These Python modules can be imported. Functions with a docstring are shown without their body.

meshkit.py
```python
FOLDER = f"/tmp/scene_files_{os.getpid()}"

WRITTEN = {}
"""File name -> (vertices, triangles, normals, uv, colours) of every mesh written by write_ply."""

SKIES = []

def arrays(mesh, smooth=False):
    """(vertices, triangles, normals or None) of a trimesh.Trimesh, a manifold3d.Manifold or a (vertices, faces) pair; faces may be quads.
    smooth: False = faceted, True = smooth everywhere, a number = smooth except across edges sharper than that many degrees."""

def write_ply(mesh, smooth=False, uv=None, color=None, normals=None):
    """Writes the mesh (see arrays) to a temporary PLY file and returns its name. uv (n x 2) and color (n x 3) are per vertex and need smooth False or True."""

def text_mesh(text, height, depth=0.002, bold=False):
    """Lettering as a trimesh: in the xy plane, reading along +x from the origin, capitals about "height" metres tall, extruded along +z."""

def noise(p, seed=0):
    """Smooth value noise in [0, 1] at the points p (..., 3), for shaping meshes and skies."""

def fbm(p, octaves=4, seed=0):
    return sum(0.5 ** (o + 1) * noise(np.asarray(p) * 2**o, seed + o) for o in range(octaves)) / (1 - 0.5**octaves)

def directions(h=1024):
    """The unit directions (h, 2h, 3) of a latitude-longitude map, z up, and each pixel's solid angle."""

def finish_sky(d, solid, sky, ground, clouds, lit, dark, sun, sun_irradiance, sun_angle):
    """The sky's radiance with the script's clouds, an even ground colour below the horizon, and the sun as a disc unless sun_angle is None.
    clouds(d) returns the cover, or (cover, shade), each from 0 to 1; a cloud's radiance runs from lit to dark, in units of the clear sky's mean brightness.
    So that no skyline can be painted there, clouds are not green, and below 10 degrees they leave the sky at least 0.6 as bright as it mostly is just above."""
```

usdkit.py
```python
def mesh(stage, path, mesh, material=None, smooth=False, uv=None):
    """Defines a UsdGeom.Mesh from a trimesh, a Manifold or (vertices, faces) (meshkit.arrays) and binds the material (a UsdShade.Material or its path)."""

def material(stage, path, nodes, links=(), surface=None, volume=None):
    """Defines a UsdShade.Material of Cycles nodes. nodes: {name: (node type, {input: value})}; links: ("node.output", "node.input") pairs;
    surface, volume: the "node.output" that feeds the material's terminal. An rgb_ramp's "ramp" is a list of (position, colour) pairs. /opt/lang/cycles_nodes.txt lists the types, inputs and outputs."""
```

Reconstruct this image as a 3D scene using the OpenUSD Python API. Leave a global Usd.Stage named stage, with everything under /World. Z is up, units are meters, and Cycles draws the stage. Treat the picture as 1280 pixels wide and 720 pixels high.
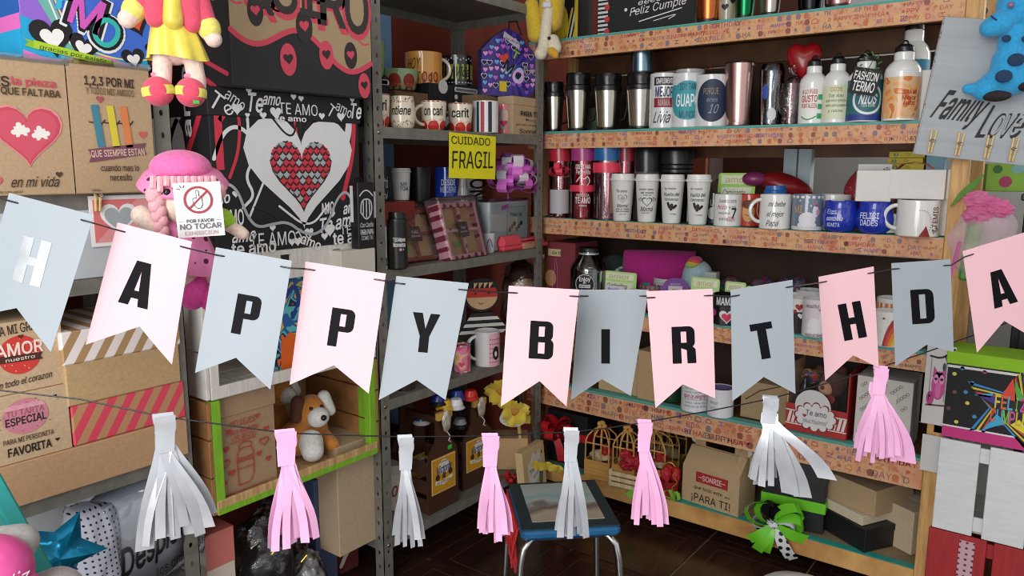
EXPOSURE = -0.68
import math, random, sys
import numpy as np, trimesh, manifold3d as m3, usdkit, meshkit
from pxr import Usd, UsdGeom, UsdLux, UsdShade, Gf, Sdf
from shapely.geometry import Polygon, Point, LineString, box as sbox
from shapely import affinity
from shapely.ops import unary_union
from trimesh.creation import extrude_polygon, revolve, icosphere
random.seed(7); RNG = np.random.default_rng(7)
PI = math.pi
stage = Usd.Stage.CreateInMemory()
UsdGeom.SetStageUpAxis(stage, UsdGeom.Tokens.z); UsdGeom.SetStageMetersPerUnit(stage, 1.0)
UsdGeom.Xform.Define(stage, '/World'); UsdGeom.Scope.Define(stage, '/World/Looks')

# ---------------------------------------------------------------- camera
H = 1.25                      # eye height; heights below are given relative to the eye
F = 950.0                     # focal length in pixels of a 1280 wide picture
CR = np.array([0.60429346, -0.79675787, 0.00250987]); CU = np.array([0.12424356, 0.09734197, 0.98746548]); CF = np.array([0.78701521, 0.5964071, -0.15781515])
cam = UsdGeom.Camera.Define(stage, '/World/camera')
mat4 = Gf.Matrix4d(*[*CR, 0, *CU, 0, *(-CF), 0, 0, 0, H, 1])
cam.AddTransformOp().Set(mat4)
cam.CreateHorizontalApertureAttr(36.0); cam.CreateVerticalApertureAttr(20.25); cam.CreateFocalLengthAttr(F / 1280 * 36)
cam.CreateClippingRangeAttr(Gf.Vec2f(0.05, 100)); cam.CreateExposureAttr(EXPOSURE if 'EXPOSURE' in globals() else 0.0)

# ---------------------------------------------------------------- light
def world_light():
    d = UsdLux.DomeLight.Define(stage, '/World/daylight'); d.CreateIntensityAttr(0.42); d.CreateColorAttr(Gf.Vec3f(0.98, 0.99, 1.0))
    def rect(name, pos, target, w, h, power, col):
        l = UsdLux.RectLight.Define(stage, '/World/' + name); l.CreateWidthAttr(w); l.CreateHeightAttr(h); l.CreateIntensityAttr(power); l.CreateColorAttr(Gf.Vec3f(*col))
        p = np.array(pos, float) + [0, 0, H]; z = p - (np.array(target, float) + [0, 0, H]); z /= np.linalg.norm(z)
        x = np.cross([0, 0, 1], z); x = x / np.linalg.norm(x) if np.linalg.norm(x) > 1e-6 else np.array([1.0, 0, 0]); y = np.cross(z, x)
        l.AddTransformOp().Set(Gf.Matrix4d(*[*x, 0, *y, 0, *z, 0, *p, 1]))
    rect('shop_front_daylight', (-1.05, 0.3, 0.3), (1.1, 1.0, -0.3), 1.3, 1.9, 10.5, (1.0, 0.995, 0.985))
    rect('back_room_window_light', (3.4, -0.5, 0.6), (3.3, 1.2, 0.0), 0.5, 0.8, 22.0, (1.0, 0.98, 0.95))
    rect('ceiling_tube_light', (0.9, 0.1, 1.3), (1.0, 0.15, 0.0), 1.2, 0.2, 7.0, (1.0, 0.98, 0.95))
world_light()

# ---------------------------------------------------------------- measuring: the two shelf fronts are the planes Y = YL and X = XR
YL, XR = 1.565, 2.286
def ray(x, y): return CF + CR * (x - 640) / F - CU * (y - 360) / F
def SL(px, off, z):
    k = (px - 640) / F; Y = YL + off
    return np.array([(k * (Y * CF[1] + z * CF[2]) - (Y * CR[1] + z * CR[2])) / (CR[0] - k * CF[0]), Y, z])
def SR(px, off, z):
    k = (px - 640) / F; X = XR + off
    return np.array([X, (k * (X * CF[0] + z * CF[2]) - (X * CR[0] + z * CR[2])) / (CR[1] - k * CF[1]), z])
def zpx(P, py):
    k = -(py - 360) / F
    a = P[0] * CU[0] + P[1] * CU[1]; b = P[0] * CF[0] + P[1] * CF[1]
    return (k * b - a) / (CU[2] - k * CF[2])
def dep(P): return float(np.dot(P, CF))
def at(px, py, d): return ray(px, py) * d
def facing(P): return math.atan2(P[1], P[0]) - PI / 2
def place(side, px, off, z): return SL(px, off, z) if side == 'L' else SR(px, off, z)

# ---------------------------------------------------------------- materials
def lin(h):
    h = h.lstrip('#'); c = np.array([int(h[i:i + 2], 16) / 255 for i in (0, 2, 4)])
    return np.where(c <= 0.04045, c / 12.92, ((c + 0.055) / 1.055) ** 2.4)
_mats = {}
def mk(name, nodes, links, surface='p.BSDF'):
    return usdkit.material(stage, '/World/Looks/' + name, nodes, links, surface=surface)
def lighter(h, f=1.1): return ''.join('%02x' % min(255, int(int(h[i:i + 2], 16) * f)) for i in (0, 2, 4))
def M(hexc, rough=0.6, metal=0.0, var=0.08, scale=25.0, bump=0.0, coat=0.0, stretch=(1, 1, 1), spec=0.5, sheen=0.0, dark=None):
    key = (hexc, rough, metal, var, scale, bump, coat, tuple(stretch), spec, sheen, dark)
    if key in _mats: return _mats[key]
    c = lin(hexc); lo = lin(dark) if dark else c * (1 - var); hi = np.minimum(c * (1 + var), 0.95)
    n = {'tc': ('texture_coordinate', {}), 'mp': ('mapping', {'scale': stretch}), 'n': ('noise_texture', {'scale': scale, 'detail': 4.0, 'roughness': 0.6}),
         'r': ('rgb_ramp', {'ramp': [(0.3, tuple(lo)), (0.7, tuple(hi))]}),
         'p': ('principled_bsdf', {'roughness': rough, 'metallic': metal, 'coat_weight': coat, 'coat_roughness': 0.08, 'specular_ior_level': spec, 'sheen_weight': sheen})}
    l = [('tc.object', 'mp.vector'), ('mp.vector', 'n.vector'), ('n.fac', 'r.fac'), ('r.color', 'p.base_color')]
    if bump:
        n['b'] = ('bump', {'strength': bump, 'distance': 0.002}); l += [('n.fac', 'b.height'), ('b.normal', 'p.normal')]
    _mats[key] = mk(f'finish_{len(_mats):03d}', n, l)
    return _mats[key]
def kraft_tone(h):
    c = [int(h[i:i + 2], 16) for i in (0, 2, 4)]; g = sum(c) / 3; return ''.join('%02x' % min(255, int((v * .8 + g * .2) * 1.13)) for v in c)
KRAFT = lambda h='b08d62': M(kraft_tone(h), 0.75, var=0.1, scale=180, bump=0.08)
CARD = lambda h: M(h, 0.7, var=0.025, scale=90)
GLAZE = lambda h: M(h, 0.12, var=0.03, scale=8, coat=0.4)
PLASTIC = lambda h: M(h, 0.3, var=0.04, scale=12)
STEEL = lambda h='b9b4aa': M(h, 0.24, metal=1.0, var=0.07, scale=60, stretch=(1, 1, 0.03))
PLUSH = lambda h: M(h, 0.95, var=0.14, scale=140, bump=0.6, sheen=0.25 if sum(lin(h)) > .5 else 0.04)
CLOTH = lambda h: M(h, 0.9, var=0.1, scale=220, bump=0.25)
SATIN = lambda h: M(h, 0.28, var=0.06, scale=30)
INK = lambda h: M(h, 0.55, var=0.02, scale=50)
WOOD = lambda h='b98f57', d=None, st=(1, 1, 14): M(h, 0.55, var=0.22, scale=9, stretch=st, bump=0.06, dark=d)
GALV = M('7d7c74', 0.5, metal=0.3, var=0.2, scale=30, bump=0.03)
def clear(name, tint, fac, rough, wrinkle=0.0):
    n = {'t': ('transparent_bsdf', {'color': tint}), 'g': ('glossy_bsdf', {'roughness': rough, 'color': (0.9, 0.9, 0.9)}), 'f': ('fresnel', {'IOR': 1.5}),
         'm': ('math', {'math_type': 'multiply_add', 'value2': 1.0, 'value3': fac}), 'x': ('mix_closure', {})}
    l = [('f.fac', 'm.value1'), ('m.value', 'x.fac'), ('t.BSDF', 'x.closure1'), ('g.BSDF', 'x.closure2')]
    if wrinkle:
        n['n'] = ('noise_texture', {'scale': 35.0, 'detail': 4.0}); n['b'] = ('bump', {'strength': wrinkle, 'distance': 0.01}); n['tc'] = ('texture_coordinate', {})
        l += [('tc.object', 'n.vector'), ('n.fac', 'b.height'), ('b.normal', 'g.normal'), ('b.normal', 'f.normal')]
    return mk(name, n, l, 'x.closure')
WRAP = clear('cellophane', (0.93, 0.94, 0.95), 0.05, 0.12, 0.9)
PANE = clear('thin_window_film', (0.97, 0.97, 0.97), -0.02, 0.05)
GLASS = clear('clear_glass', (0.9, 0.93, 0.93), 0.05, 0.03)
PINKCLEAR = clear('pink_clear_plastic', (0.9, 0.16, 0.36), 0.05, 0.06)
ROSECLEAR = clear('rose_clear_plastic', (0.95, 0.78, 0.82), 0.05, 0.06)
BLUECLEAR = clear('blue_clear_plastic', (0.35, 0.6, 0.85), 0.05, 0.06)
def tulle(name, col, fac):
    return mk(name, {'t': ('transparent_bsdf', {'color': (0.97, 0.93, 0.95)}), 'd': ('translucent_bsdf', {'color': col}), 'e': ('principled_bsdf', {'base_color': col, 'roughness': 0.8}), 'm': ('mix_closure', {'fac': 0.6}), 'x': ('mix_closure', {}), 'n': ('noise_texture', {'scale': 22.0, 'detail': 3.0}), 'tc': ('texture_coordinate', {}), 'a': ('math', {'math_type': 'multiply_add', 'value2': 0.7, 'value3': fac - 0.35})},
        [('d.BSDF', 'm.closure1'), ('e.BSDF', 'm.closure2'), ('t.BSDF', 'x.closure1'), ('m.closure', 'x.closure2'), ('tc.object', 'n.vector'), ('n.fac', 'a.value1'), ('a.value', 'x.fac')], 'x.closure')
TULLE = tulle('pale_tulle', (0.9, 0.72, 0.8), 0.38); PINKTULLE = tulle('pink_tulle', (0.9, 0.28, 0.55), 0.6)
def stripes(name, a, b, scale, direction=(1, 0, 1), phase=0.5, rough=0.6):
    n = {'tc': ('texture_coordinate', {}), 'v': ('vector_math', {'math_type': 'dot_product', 'vector2': direction}), 's': ('math', {'math_type': 'multiply', 'value2': scale}),
         'fr': ('math', {'math_type': 'fraction'}), 'gt': ('math', {'math_type': 'greater_than', 'value2': phase}), 'ab': ('math', {'math_type': 'add', 'value2': 50.0}),
         'x': ('mix', {'color1': tuple(lin(a)), 'color2': tuple(lin(b))}), 'p': ('principled_bsdf', {'roughness': rough})}
    return mk(name, n, [('tc.object', 'v.vector1'), ('v.value', 's.value1'), ('s.value', 'ab.value1'), ('ab.value', 'fr.value1'), ('fr.value', 'gt.value1'), ('gt.value', 'x.fac'), ('x.color', 'p.base_color')])
def dots(name, base, spot, scale, size, rough=0.7, rand=1.0):
    n = {'tc': ('texture_coordinate', {}), 'pl': ('vector_math', {'math_type': 'multiply', 'vector2': (1, 0, 1) if rand < .3 else (1, 1, 1)}), 'v': ('voronoi_texture', {'scale': scale, 'randomness': rand}), 'lt': ('math', {'math_type': 'less_than', 'value2': size}),
         'x': ('mix', {'color1': tuple(lin(base)), 'color2': tuple(lin(spot))}), 'p': ('principled_bsdf', {'roughness': rough})}
    return mk(name, n, [('tc.object', 'pl.vector1'), ('pl.vector', 'v.vector'), ('v.distance', 'lt.value1'), ('lt.value', 'x.fac'), ('x.color', 'p.base_color')])
def patches(name, cols, scale, rough=0.5, dist=0.6, coat=0.0):
    st = [(i / len(cols), tuple(lin(c))) for i, c in enumerate(cols)]
    n = {'tc': ('texture_coordinate', {}), 'v': ('noise_texture', {'scale': scale, 'detail': 1.0, 'distortion': dist}), 'mr': ('map_range', {'from_min': 0.25, 'from_max': 0.75}), 'r': ('rgb_ramp', {'ramp': st, 'interpolate': False}),
         'p': ('principled_bsdf', {'roughness': rough, 'coat_weight': coat})}
    return mk(name, n, [('tc.object', 'v.vector'), ('v.fac', 'mr.value'), ('mr.result', 'r.fac'), ('r.color', 'p.base_color')])

# ---------------------------------------------------------------- prims
_used = {}
def numbered(path):
    k = _used.get(path, 0); _used[path] = k + 1
    return path if k == 0 else f'{path}_{k:03d}'
def tag(prim, label=None, cat=None, group=None, kind=None):
    for k, v in (('label', label), ('category', cat), ('group', group), ('kind', kind)):
        if v: prim.SetCustomDataByKey(k, v)
def thing(name, label, cat, loc=(0, 0, 0), rz=0.0, group=None, rx=0.0, ry=0.0):
    p = numbered('/World/' + name); x = UsdGeom.Xform.Define(stage, p)
    x.AddTranslateOp().Set(Gf.Vec3d(float(loc[0]), float(loc[1]), float(loc[2]) + H)); x.AddRotateXYZOp().Set(Gf.Vec3f(math.degrees(rx), math.degrees(ry), math.degrees(rz)))
    tag(x.GetPrim(), label, cat, group); return p
def part(parent, name, mesh, mat, smooth=35, label=None, kind=None):
    if isinstance(mesh, (list,)): mesh = trimesh.util.concatenate(mesh)
    p = numbered(parent + '/' + name); m = usdkit.mesh(stage, p, mesh, mat, smooth=smooth)
    if label or kind: tag(m.GetPrim(), label, None, None, kind)
    return p
def struct(name, mesh=None, mat=None):
    p = '/World/' + name
    x = UsdGeom.Xform.Define(stage, p) if mesh is None else usdkit.mesh(stage, p, mesh, mat, smooth=30)
    UsdGeom.Xformable(x).AddTranslateOp().Set(Gf.Vec3d(0, 0, H)); tag(x.GetPrim(), kind='structure'); return p
def copy_of(src, loc, rz, label, group=None):
    base = src.rstrip('0123456789').rstrip('_') if src[-3:].isdigit() else src
    p = numbered(base); x = UsdGeom.Xform.Define(stage, p)
    x.AddTranslateOp().Set(Gf.Vec3d(float(loc[0]), float(loc[1]), float(loc[2]) + H)); x.AddRotateXYZOp().Set(Gf.Vec3f(0, 0, math.degrees(rz)))
    pr = x.GetPrim(); pr.GetReferences().AddInternalReference(src); pr.SetInstanceable(True)
    s = stage.GetPrimAtPath(src); tag(pr, label, s.GetCustomDataByKey('category'), group or s.GetCustomDataByKey('group')); return p

# ---------------------------------------------------------------- shapes
def tr(m, x=0, y=0, z=0, rx=0, ry=0, rz=0):
    m = m.copy()
    for a, ax in ((rx, [1, 0, 0]), (ry, [0, 1, 0]), (rz, [0, 0, 1])):
        if a: m.apply_transform(trimesh.transformations.rotation_matrix(a, ax))
    m.apply_translation([x, y, z]); return m
def bx(w, d, h, c=0.0015, x=0, y=0, z=0, **k):
    """chamfered box, standing on z = 0 and centred in x and y"""
    c = min(c, w / 3, d / 3, h / 3); P = []
    for sx in (-1, 1):
        for sy in (-1, 1):
            for sz in (-1, 1):
                X, Y, Z = sx * w / 2, sy * d / 2, sz * h / 2
                P += [(X - sx * c, Y - sy * c, Z), (X - sx * c, Y, Z - sz * c), (X, Y - sy * c, Z - sz * c)]
    m = trimesh.convex.convex_hull(np.array(P)); m.apply_translation([0, 0, h / 2]); return tr(m, x, y, z, **k)
def lathe(prof, n=40): return revolve(np.array(prof, float), sections=n)
def tube(pts, r, n=8, closed=False):
    P = np.array(pts, float); T = np.gradient(P, axis=0)
    if closed: T = np.roll(P, -1, 0) - np.roll(P, 1, 0)
    T /= np.linalg.norm(T, axis=1)[:, None] + 1e-12
    ref = np.array([0, 0, 1.0]) if abs(T[0][2]) < 0.9 else np.array([1.0, 0, 0]); N = np.cross(T[0], ref); N /= np.linalg.norm(N)
    rr = np.broadcast_to(r, len(P)); V = []
    for i in range(len(P)):
        N = N - T[i] * N.dot(T[i]); N /= np.linalg.norm(N) + 1e-12; B = np.cross(T[i], N)
        a = np.arange(n) * 2 * PI / n; V.append(P[i] + rr[i] * (np.cos(a)[:, None] * N + np.sin(a)[:, None] * B))
    V = np.vstack(V); L = len(P); Fc = []
    for i in range(L if closed else L - 1):
        for j in range(n):
            a, b = i * n + j, i * n + (j + 1) % n; c, d = ((i + 1) % L) * n + (j + 1) % n, ((i + 1) % L) * n + j
            Fc += [(a, b, c), (a, c, d)]
    if not closed:
        V = np.vstack([V, P[0], P[-1]]); a, b = len(V) - 2, len(V) - 1
        for j in range(n): Fc += [(a, (j + 1) % n, j), (b, (L - 1) * n + j, (L - 1) * n + (j + 1) % n)]
    m = trimesh.Trimesh(V, np.array(Fc), process=False); m.fix_normals(); return m
def ribbon(pts, side, w, t=0.0006):
    """thin strip along pts; side = across direction(s), w = width(s)"""
    P = np.array(pts, float); S = np.broadcast_to(np.array(side, float), P.shape); S = S / np.linalg.norm(S, axis=1)[:, None]; W = np.broadcast_to(w, len(P))[:, None]
    T = np.gradient(P, axis=0); N = np.cross(T, S); N /= np.linalg.norm(N, axis=1)[:, None] + 1e-12
    q = [P - S * W / 2 + N * t / 2, P + S * W / 2 + N * t / 2, P + S * W / 2 - N * t / 2, P - S * W / 2 - N * t / 2]
    L = len(P); V = np.stack(q, 1).reshape(-1, 3); Fc = []
    for i in range(L - 1):
        for j in range(4):
            a, b, c, d = i * 4 + j, i * 4 + (j + 1) % 4, i * 4 + 4 + (j + 1) % 4, i * 4 + 4 + j
            Fc += [(a, b, c), (a, c, d)]
    e = (L - 1) * 4; Fc += [(0, 2, 1), (0, 3, 2), (e, e + 1, e + 2), (e, e + 2, e + 3)]
    m = trimesh.Trimesh(V, np.array(Fc), process=False); return m
def sphere(r, x=0, y=0, z=0, sx=1, sy=1, sz=1, sub=3, **k):
    m = icosphere(subdivisions=sub, radius=r); m.apply_scale([sx, sy, sz]); return tr(m, x, y, z, **k)
def limbs(bones, edge=0.008, it=8):
    """one smooth skin over bones: (p, r, q, s)"""
    parts = []
    for p, r, q, s in bones:
        pts = np.vstack([icosphere(subdivisions=2, radius=r).vertices + p, icosphere(subdivisions=2, radius=s).vertices + q])
        parts.append(m3.Manifold.hull_points(pts))
    u = m3.Manifold.batch_boolean(parts, m3.OpType.Add).refine_to_length(edge).to_mesh()
    m = trimesh.Trimesh(u.vert_properties[:, :3], u.tri_verts); trimesh.smoothing.filter_taubin(m, iterations=it); return m
def prism(poly, t): return extrude_polygon(poly, t, engine='earcut')
def lumpy(w, d, h, seed, amt=0.25, sub=3, f=3.0):
    m = icosphere(subdivisions=sub, radius=0.5); v = m.vertices; v = v * (1 + amt * (meshkit.fbm(v * f + seed * 7.3, 3, seed)[:, None] - 0.5) * 2); m.vertices = v
    e = m.bounds; m.apply_translation(-(e[0] + e[1]) / 2); m.apply_scale(np.array([w, d, h]) / (e[1] - e[0])); m.apply_translation([0, 0, h / 2]); return m

# ---------------------------------------------------------------- flat print: text and figures laid on a face of the thing
def heart_poly(s=1.0, n=28):
    t = np.linspace(0, 2 * PI, n, endpoint=False); x = 16 * np.sin(t) ** 3; y = 13 * np.cos(t) - 5 * np.cos(2 * t) - 2 * np.cos(3 * t) - np.cos(4 * t)
    return Polygon(np.stack([x, y + 2.5], 1) / 32 * s)
def star_poly(R, r, n=5, a0=PI / 2): return Polygon([((R if i % 2 == 0 else r) * math.cos(a0 + i * PI / n), (R if i % 2 == 0 else r) * math.sin(a0 + i * PI / n)) for i in range(2 * n)])
def T(s, u, v, h, c, w=None, rot=0, it=0.0, b=False, l=3): return ('t', s, u, v, h, c, w, rot, it, b, l)
def S(poly, c, l=1): return ('s', poly, c, l)                       # in unit coordinates, u from -1 to 1, v from 0 to 1
def R(u0, v0, u1, v1, c, l=0): return ('s', sbox(u0, v0, u1, v1), c, l)
def G(poly, u, v, s, c, l=1, rot=0, sx=1.0): return ('g', poly, u, v, s, c, l, rot, sx)   # a figure of true proportions, s = share of the height
def HT(u, v, s, c, l=1, rot=0): return G(heart_poly(), u, v, s, c, l, rot)
def C(u, v, s, c, l=1): return G(Point(0, 0).buffer(0.5, 12), u, v, s, c, l)
def LN(pts, w, c, l=2): return ('l', pts, w, c, l)
_tx = {}
def text_poly(s, bold):
    k = (s, bold)
    if k not in _tx:
        m = meshkit.text_mesh(s, 1.0, depth=1.0, bold=bold); b = m.bounds; m.apply_translation([-(b[0][0] + b[1][0]) / 2, -0.5, 0]); _tx[k] = (m, b[1][0] - b[0][0])
    return _tx[k]
def flat(y): return lambda q: np.stack([q[:, 0], y - q[:, 2], q[:, 1]], 1)
def top_face(z): return lambda q: np.stack([q[:, 0], q[:, 1], z + q[:, 2]], 1)
def wrapped(Rf, turn=0.0):
    def f(q):
        r = Rf(q[:, 1]) if callable(Rf) else Rf; a = q[:, 0] / r + turn
        return np.stack([(r + q[:, 2]) * np.sin(a), -(r + q[:, 2]) * np.cos(a), q[:, 1]], 1)
    f.curved = True; return f
TH = 0.0003
def rounded(pts):
    if len(pts) < 3 or len(pts) > 24: return pts
    P = np.array(pts, float)
    for _ in range(3): P = np.vstack([P[:1], np.stack([.75 * P[:-1] + .25 * P[1:], .25 * P[:-1] + .75 * P[1:]], 1).reshape(-1, 2), P[-1:]])
    return P
def prints(parent, W, Hh, frame, items, base=0.0002, kind=None):
    by = {}
    for it in items:
        if it[0] == 't':
            _, s, u, v, h, c, w, rot, sh, b, l = it; m0, w0 = text_poly(s, b); m = m0.copy(); hh = h * Hh
            sx = hh if w is None else w * W / max(w0, 1e-6); A = np.diag([sx, hh, TH, 1.0]); A[0, 1] = sh * hh; m.apply_transform(A)
            if rot: m.apply_transform(trimesh.transformations.rotation_matrix(rot, [0, 0, 1]))
            m.apply_translation([u * W / 2, v * Hh, 0]); key = ('lettering', c)
        else:
            if it[0] == 's': p = affinity.scale(it[1], W / 2, Hh, origin=(0, 0)); c, l = it[2], it[3]
            elif it[0] == 'g': _, p, u, v, s, c, l, rot, sx = it; p = affinity.translate(affinity.rotate(affinity.scale(p, s * Hh * sx, s * Hh, origin=(0, 0)), math.degrees(rot), origin=(0, 0)), u * W / 2, v * Hh)
            else: _, pts, w, c, l = it; p = LineString([(a * W / 2, b * Hh) for a, b in rounded(pts)]).buffer(w * Hh / 2, 3, cap_style=2 if len(pts) < 3 else 1)
            gs = [g for g in getattr(p, 'geoms', [p]) if g.area > 1e-9]
            if not gs: continue
            m = trimesh.util.concatenate([prism(g.simplify(0.00015), TH) for g in gs]); key = ('print', c)
        if getattr(frame, 'curved', False):
            ext = m.bounds[1][0] - m.bounds[0][0]
            if ext > 0.006: m = m.subdivide_to_size(max(0.006, ext / 14)) if len(m.faces) < 20000 else m
        m.apply_translation([0, 0, base + l * TH * 1.15]); m.vertices = frame(np.array(m.vertices)); by.setdefault(key, []).append(m)
    for (nm, c), ms in by.items(): part(parent, nm, ms, c if not isinstance(c, str) else INK(c), smooth=False, kind=kind)

# ---------------------------------------------------------------- repeated kinds of things
def box_thing(side, pxl, pxr, off, z, ytop, d, name, label, cat, mat, items=(), lid=0.0, lidmat=None, group=None, dr=0.0, left=(), top=(), h=None, c=0.0012, rx=0.0, extra=None):
    P0, P1 = place(side, pxl, off, z), place(side, pxr, off, z); mid = (P0 + P1) / 2; w = np.linalg.norm(P1 - P0)
    hh = h or zpx(mid, ytop) - z; rz = (0 if side == 'L' else -PI / 2) + dr
    loc = mid + (np.array([0, d / 2, 0]) if side == 'L' else np.array([d / 2, 0, 0]))
    t = thing(name, label, cat, loc, rz, group, rx=rx)
    if lid:
        bp = part(t, 'body', bx(w, d, hh - lid * hh * 0.5, c), mat); part(t, 'lid', bx(w + 0.006, d + 0.006, lid * hh, c, z=hh - lid * hh), lidmat or mat); e = 0.0032
    else: bp = part(t, 'body', bx(w, d, hh, c), mat); e = 0.0
    if items: prints(bp, w, hh, flat(-d / 2), items, base=e + 0.0002)
    if left: prints(bp, d, hh, lambda q: np.stack([-w / 2 - e - q[:, 2], -q[:, 0], q[:, 1]], 1), left)
    if top: prints(bp, w, d, lambda q: np.stack([q[:, 0], q[:, 1] - d / 2, hh + q[:, 2]], 1), top)
    if extra: extra(t, w, d, hh)
    return t, w, hh, loc
def handle_mesh(R, h, ang, w=0.006, out=0.032):
    a = np.linspace(-PI / 2, PI / 2, 12); pts = [(R - 0.003 + out * math.cos(q), 0, h * 0.52 + h * 0.33 * math.sin(q)) for q in a]
    m = tube(pts, w, 10); m.apply_scale([1, 1.25, 1]); return tr(m, rz=ang)
def mug(side, px, off, z, ytop, wpx, label, color='e9e7e2', handle=None, inner=None, items=(), group=None, shape='straight', hcol=None, cat='mug', name='mug', turn=0.0, mat=None, loc=None, h=None, Rr=None):
    P = place(side, px, off, z) if loc is None else np.array(loc, float); hh = h or zpx(P, ytop) - z; Rm = Rr or wpx * dep(P) / F / 2; t = thing(name, label, cat, P, facing(P), group)
    k = {'straight': [(0, 1), (0.5, 1), (1, 1)], 'barrel': [(0, 0.8), (0.12, 0.92), (0.45, 1.0), (0.8, 0.93), (1, 0.9)], 'round': [(0, 0.66), (0.1, 0.85), (0.3, 0.99), (0.5, 1.0), (0.75, 0.9), (0.88, 0.84), (1, 0.86)], 'bell': [(0, 0.7), (0.15, 0.84), (0.5, 0.93), (1, 1)], 'cone': [(0, 0.74), (1, 1)]}[shape]
    zs = np.linspace(0, 1, 14); rs = np.interp(zs, [a for a, b in k], [b for a, b in k]) * Rm; e = 0.0035
    prof = [(0.0, 0.0), (rs[0] - 0.002, 0)] + [(r, q * hh) for r, q in zip(rs, zs)][0:] + [(rs[-1] - e * 0.5, hh + 0.0008), (rs[-1] - e, hh)]
    prof[2] = (rs[0], 0.002)
    bp = part(t, 'body', lathe(prof + [(r - e, q * hh) for r, q in list(zip(rs, zs))[::-1][1:-1]] + [(0, 0.006)]), mat or GLAZE(color))
    if inner: part(t, 'lining', lathe([(rs[-1] - e - 0.0003, hh - 0.001)] + [(r - e - 0.0006, q * hh) for r, q in list(zip(rs, zs))[::-1][1:-1]] + [(0, 0.0075)]), GLAZE(inner))
    if handle is not None: part(t, 'handle', handle_mesh(Rm * np.interp(0.5, [a for a, b in k], [b for a, b in k]), hh, handle), mat or GLAZE(hcol or color))
    if items: prints(bp, 2 * Rm, hh, wrapped(lambda v: np.interp(v / hh, zs, rs), turn), items)
    return t, Rm, hh, P
def lathed_thing(side, px, off, z, ytop, wpx, name, label, cat, parts, items=(), group=None, Rf=1.0, turn=0.0, loc=None, h=None, flip=0.0):
    """parts: (part name, [(r share, z share)...], material)"""
    P = place(side, px, off, z) if loc is None else np.array(loc, float); hh = h or zpx(P, ytop) - z; Rm = wpx * dep(P) / F / 2; t = thing(name, label, cat, P, facing(P) + flip, group)
    pp = [part(t, nm, lathe([(a * Rm, b * hh) for a, b in pr]), mt) for nm, pr, mt in parts]; bp = next((q for q in pp if q.endswith('body')), pp[0])
    if items:
        rf = (lambda v: np.interp(v / hh, [b for a, b in Rf], [a * Rm for a, b in Rf])) if not np.isscalar(Rf) else Rf * Rm
        prints(bp, 2 * Rm, hh, wrapped(rf, turn), items)
    return t, Rm, hh, P
def bow(t, center, size, mats, n=14, seed=0, wd=0.35, name='bow_loop', flatz=0.6, full=False):
    rg = random.Random(seed)
    for i in range(n):
        a = i * 2.399963 + rg.uniform(-.2, .2); el = math.asin(0.98 - 1.5 * (i + 0.5) / n) if full else math.asin(min(0.98, (i + 0.5) / n)); L = size * rg.uniform(0.85, 1.1)
        dr = np.array([math.cos(a) * math.cos(el), math.sin(a) * math.cos(el), math.sin(el) * flatz + 0.1]); dr /= np.linalg.norm(dr)
        side = np.cross(dr, [0, 0, 1.0]); side /= np.linalg.norm(side) + 1e-9; up = np.cross(side, dr)
        s = np.linspace(0, 1, 13); th = s * 2 * PI; pts = [np.array(center) + dr * L * (1 - math.cos(q)) / 2 + up * L * 0.28 * math.sin(q) for q in th]
        part(t, name, ribbon(pts, side, size * wd, 0.0005), mats[i % len(mats)])

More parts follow.
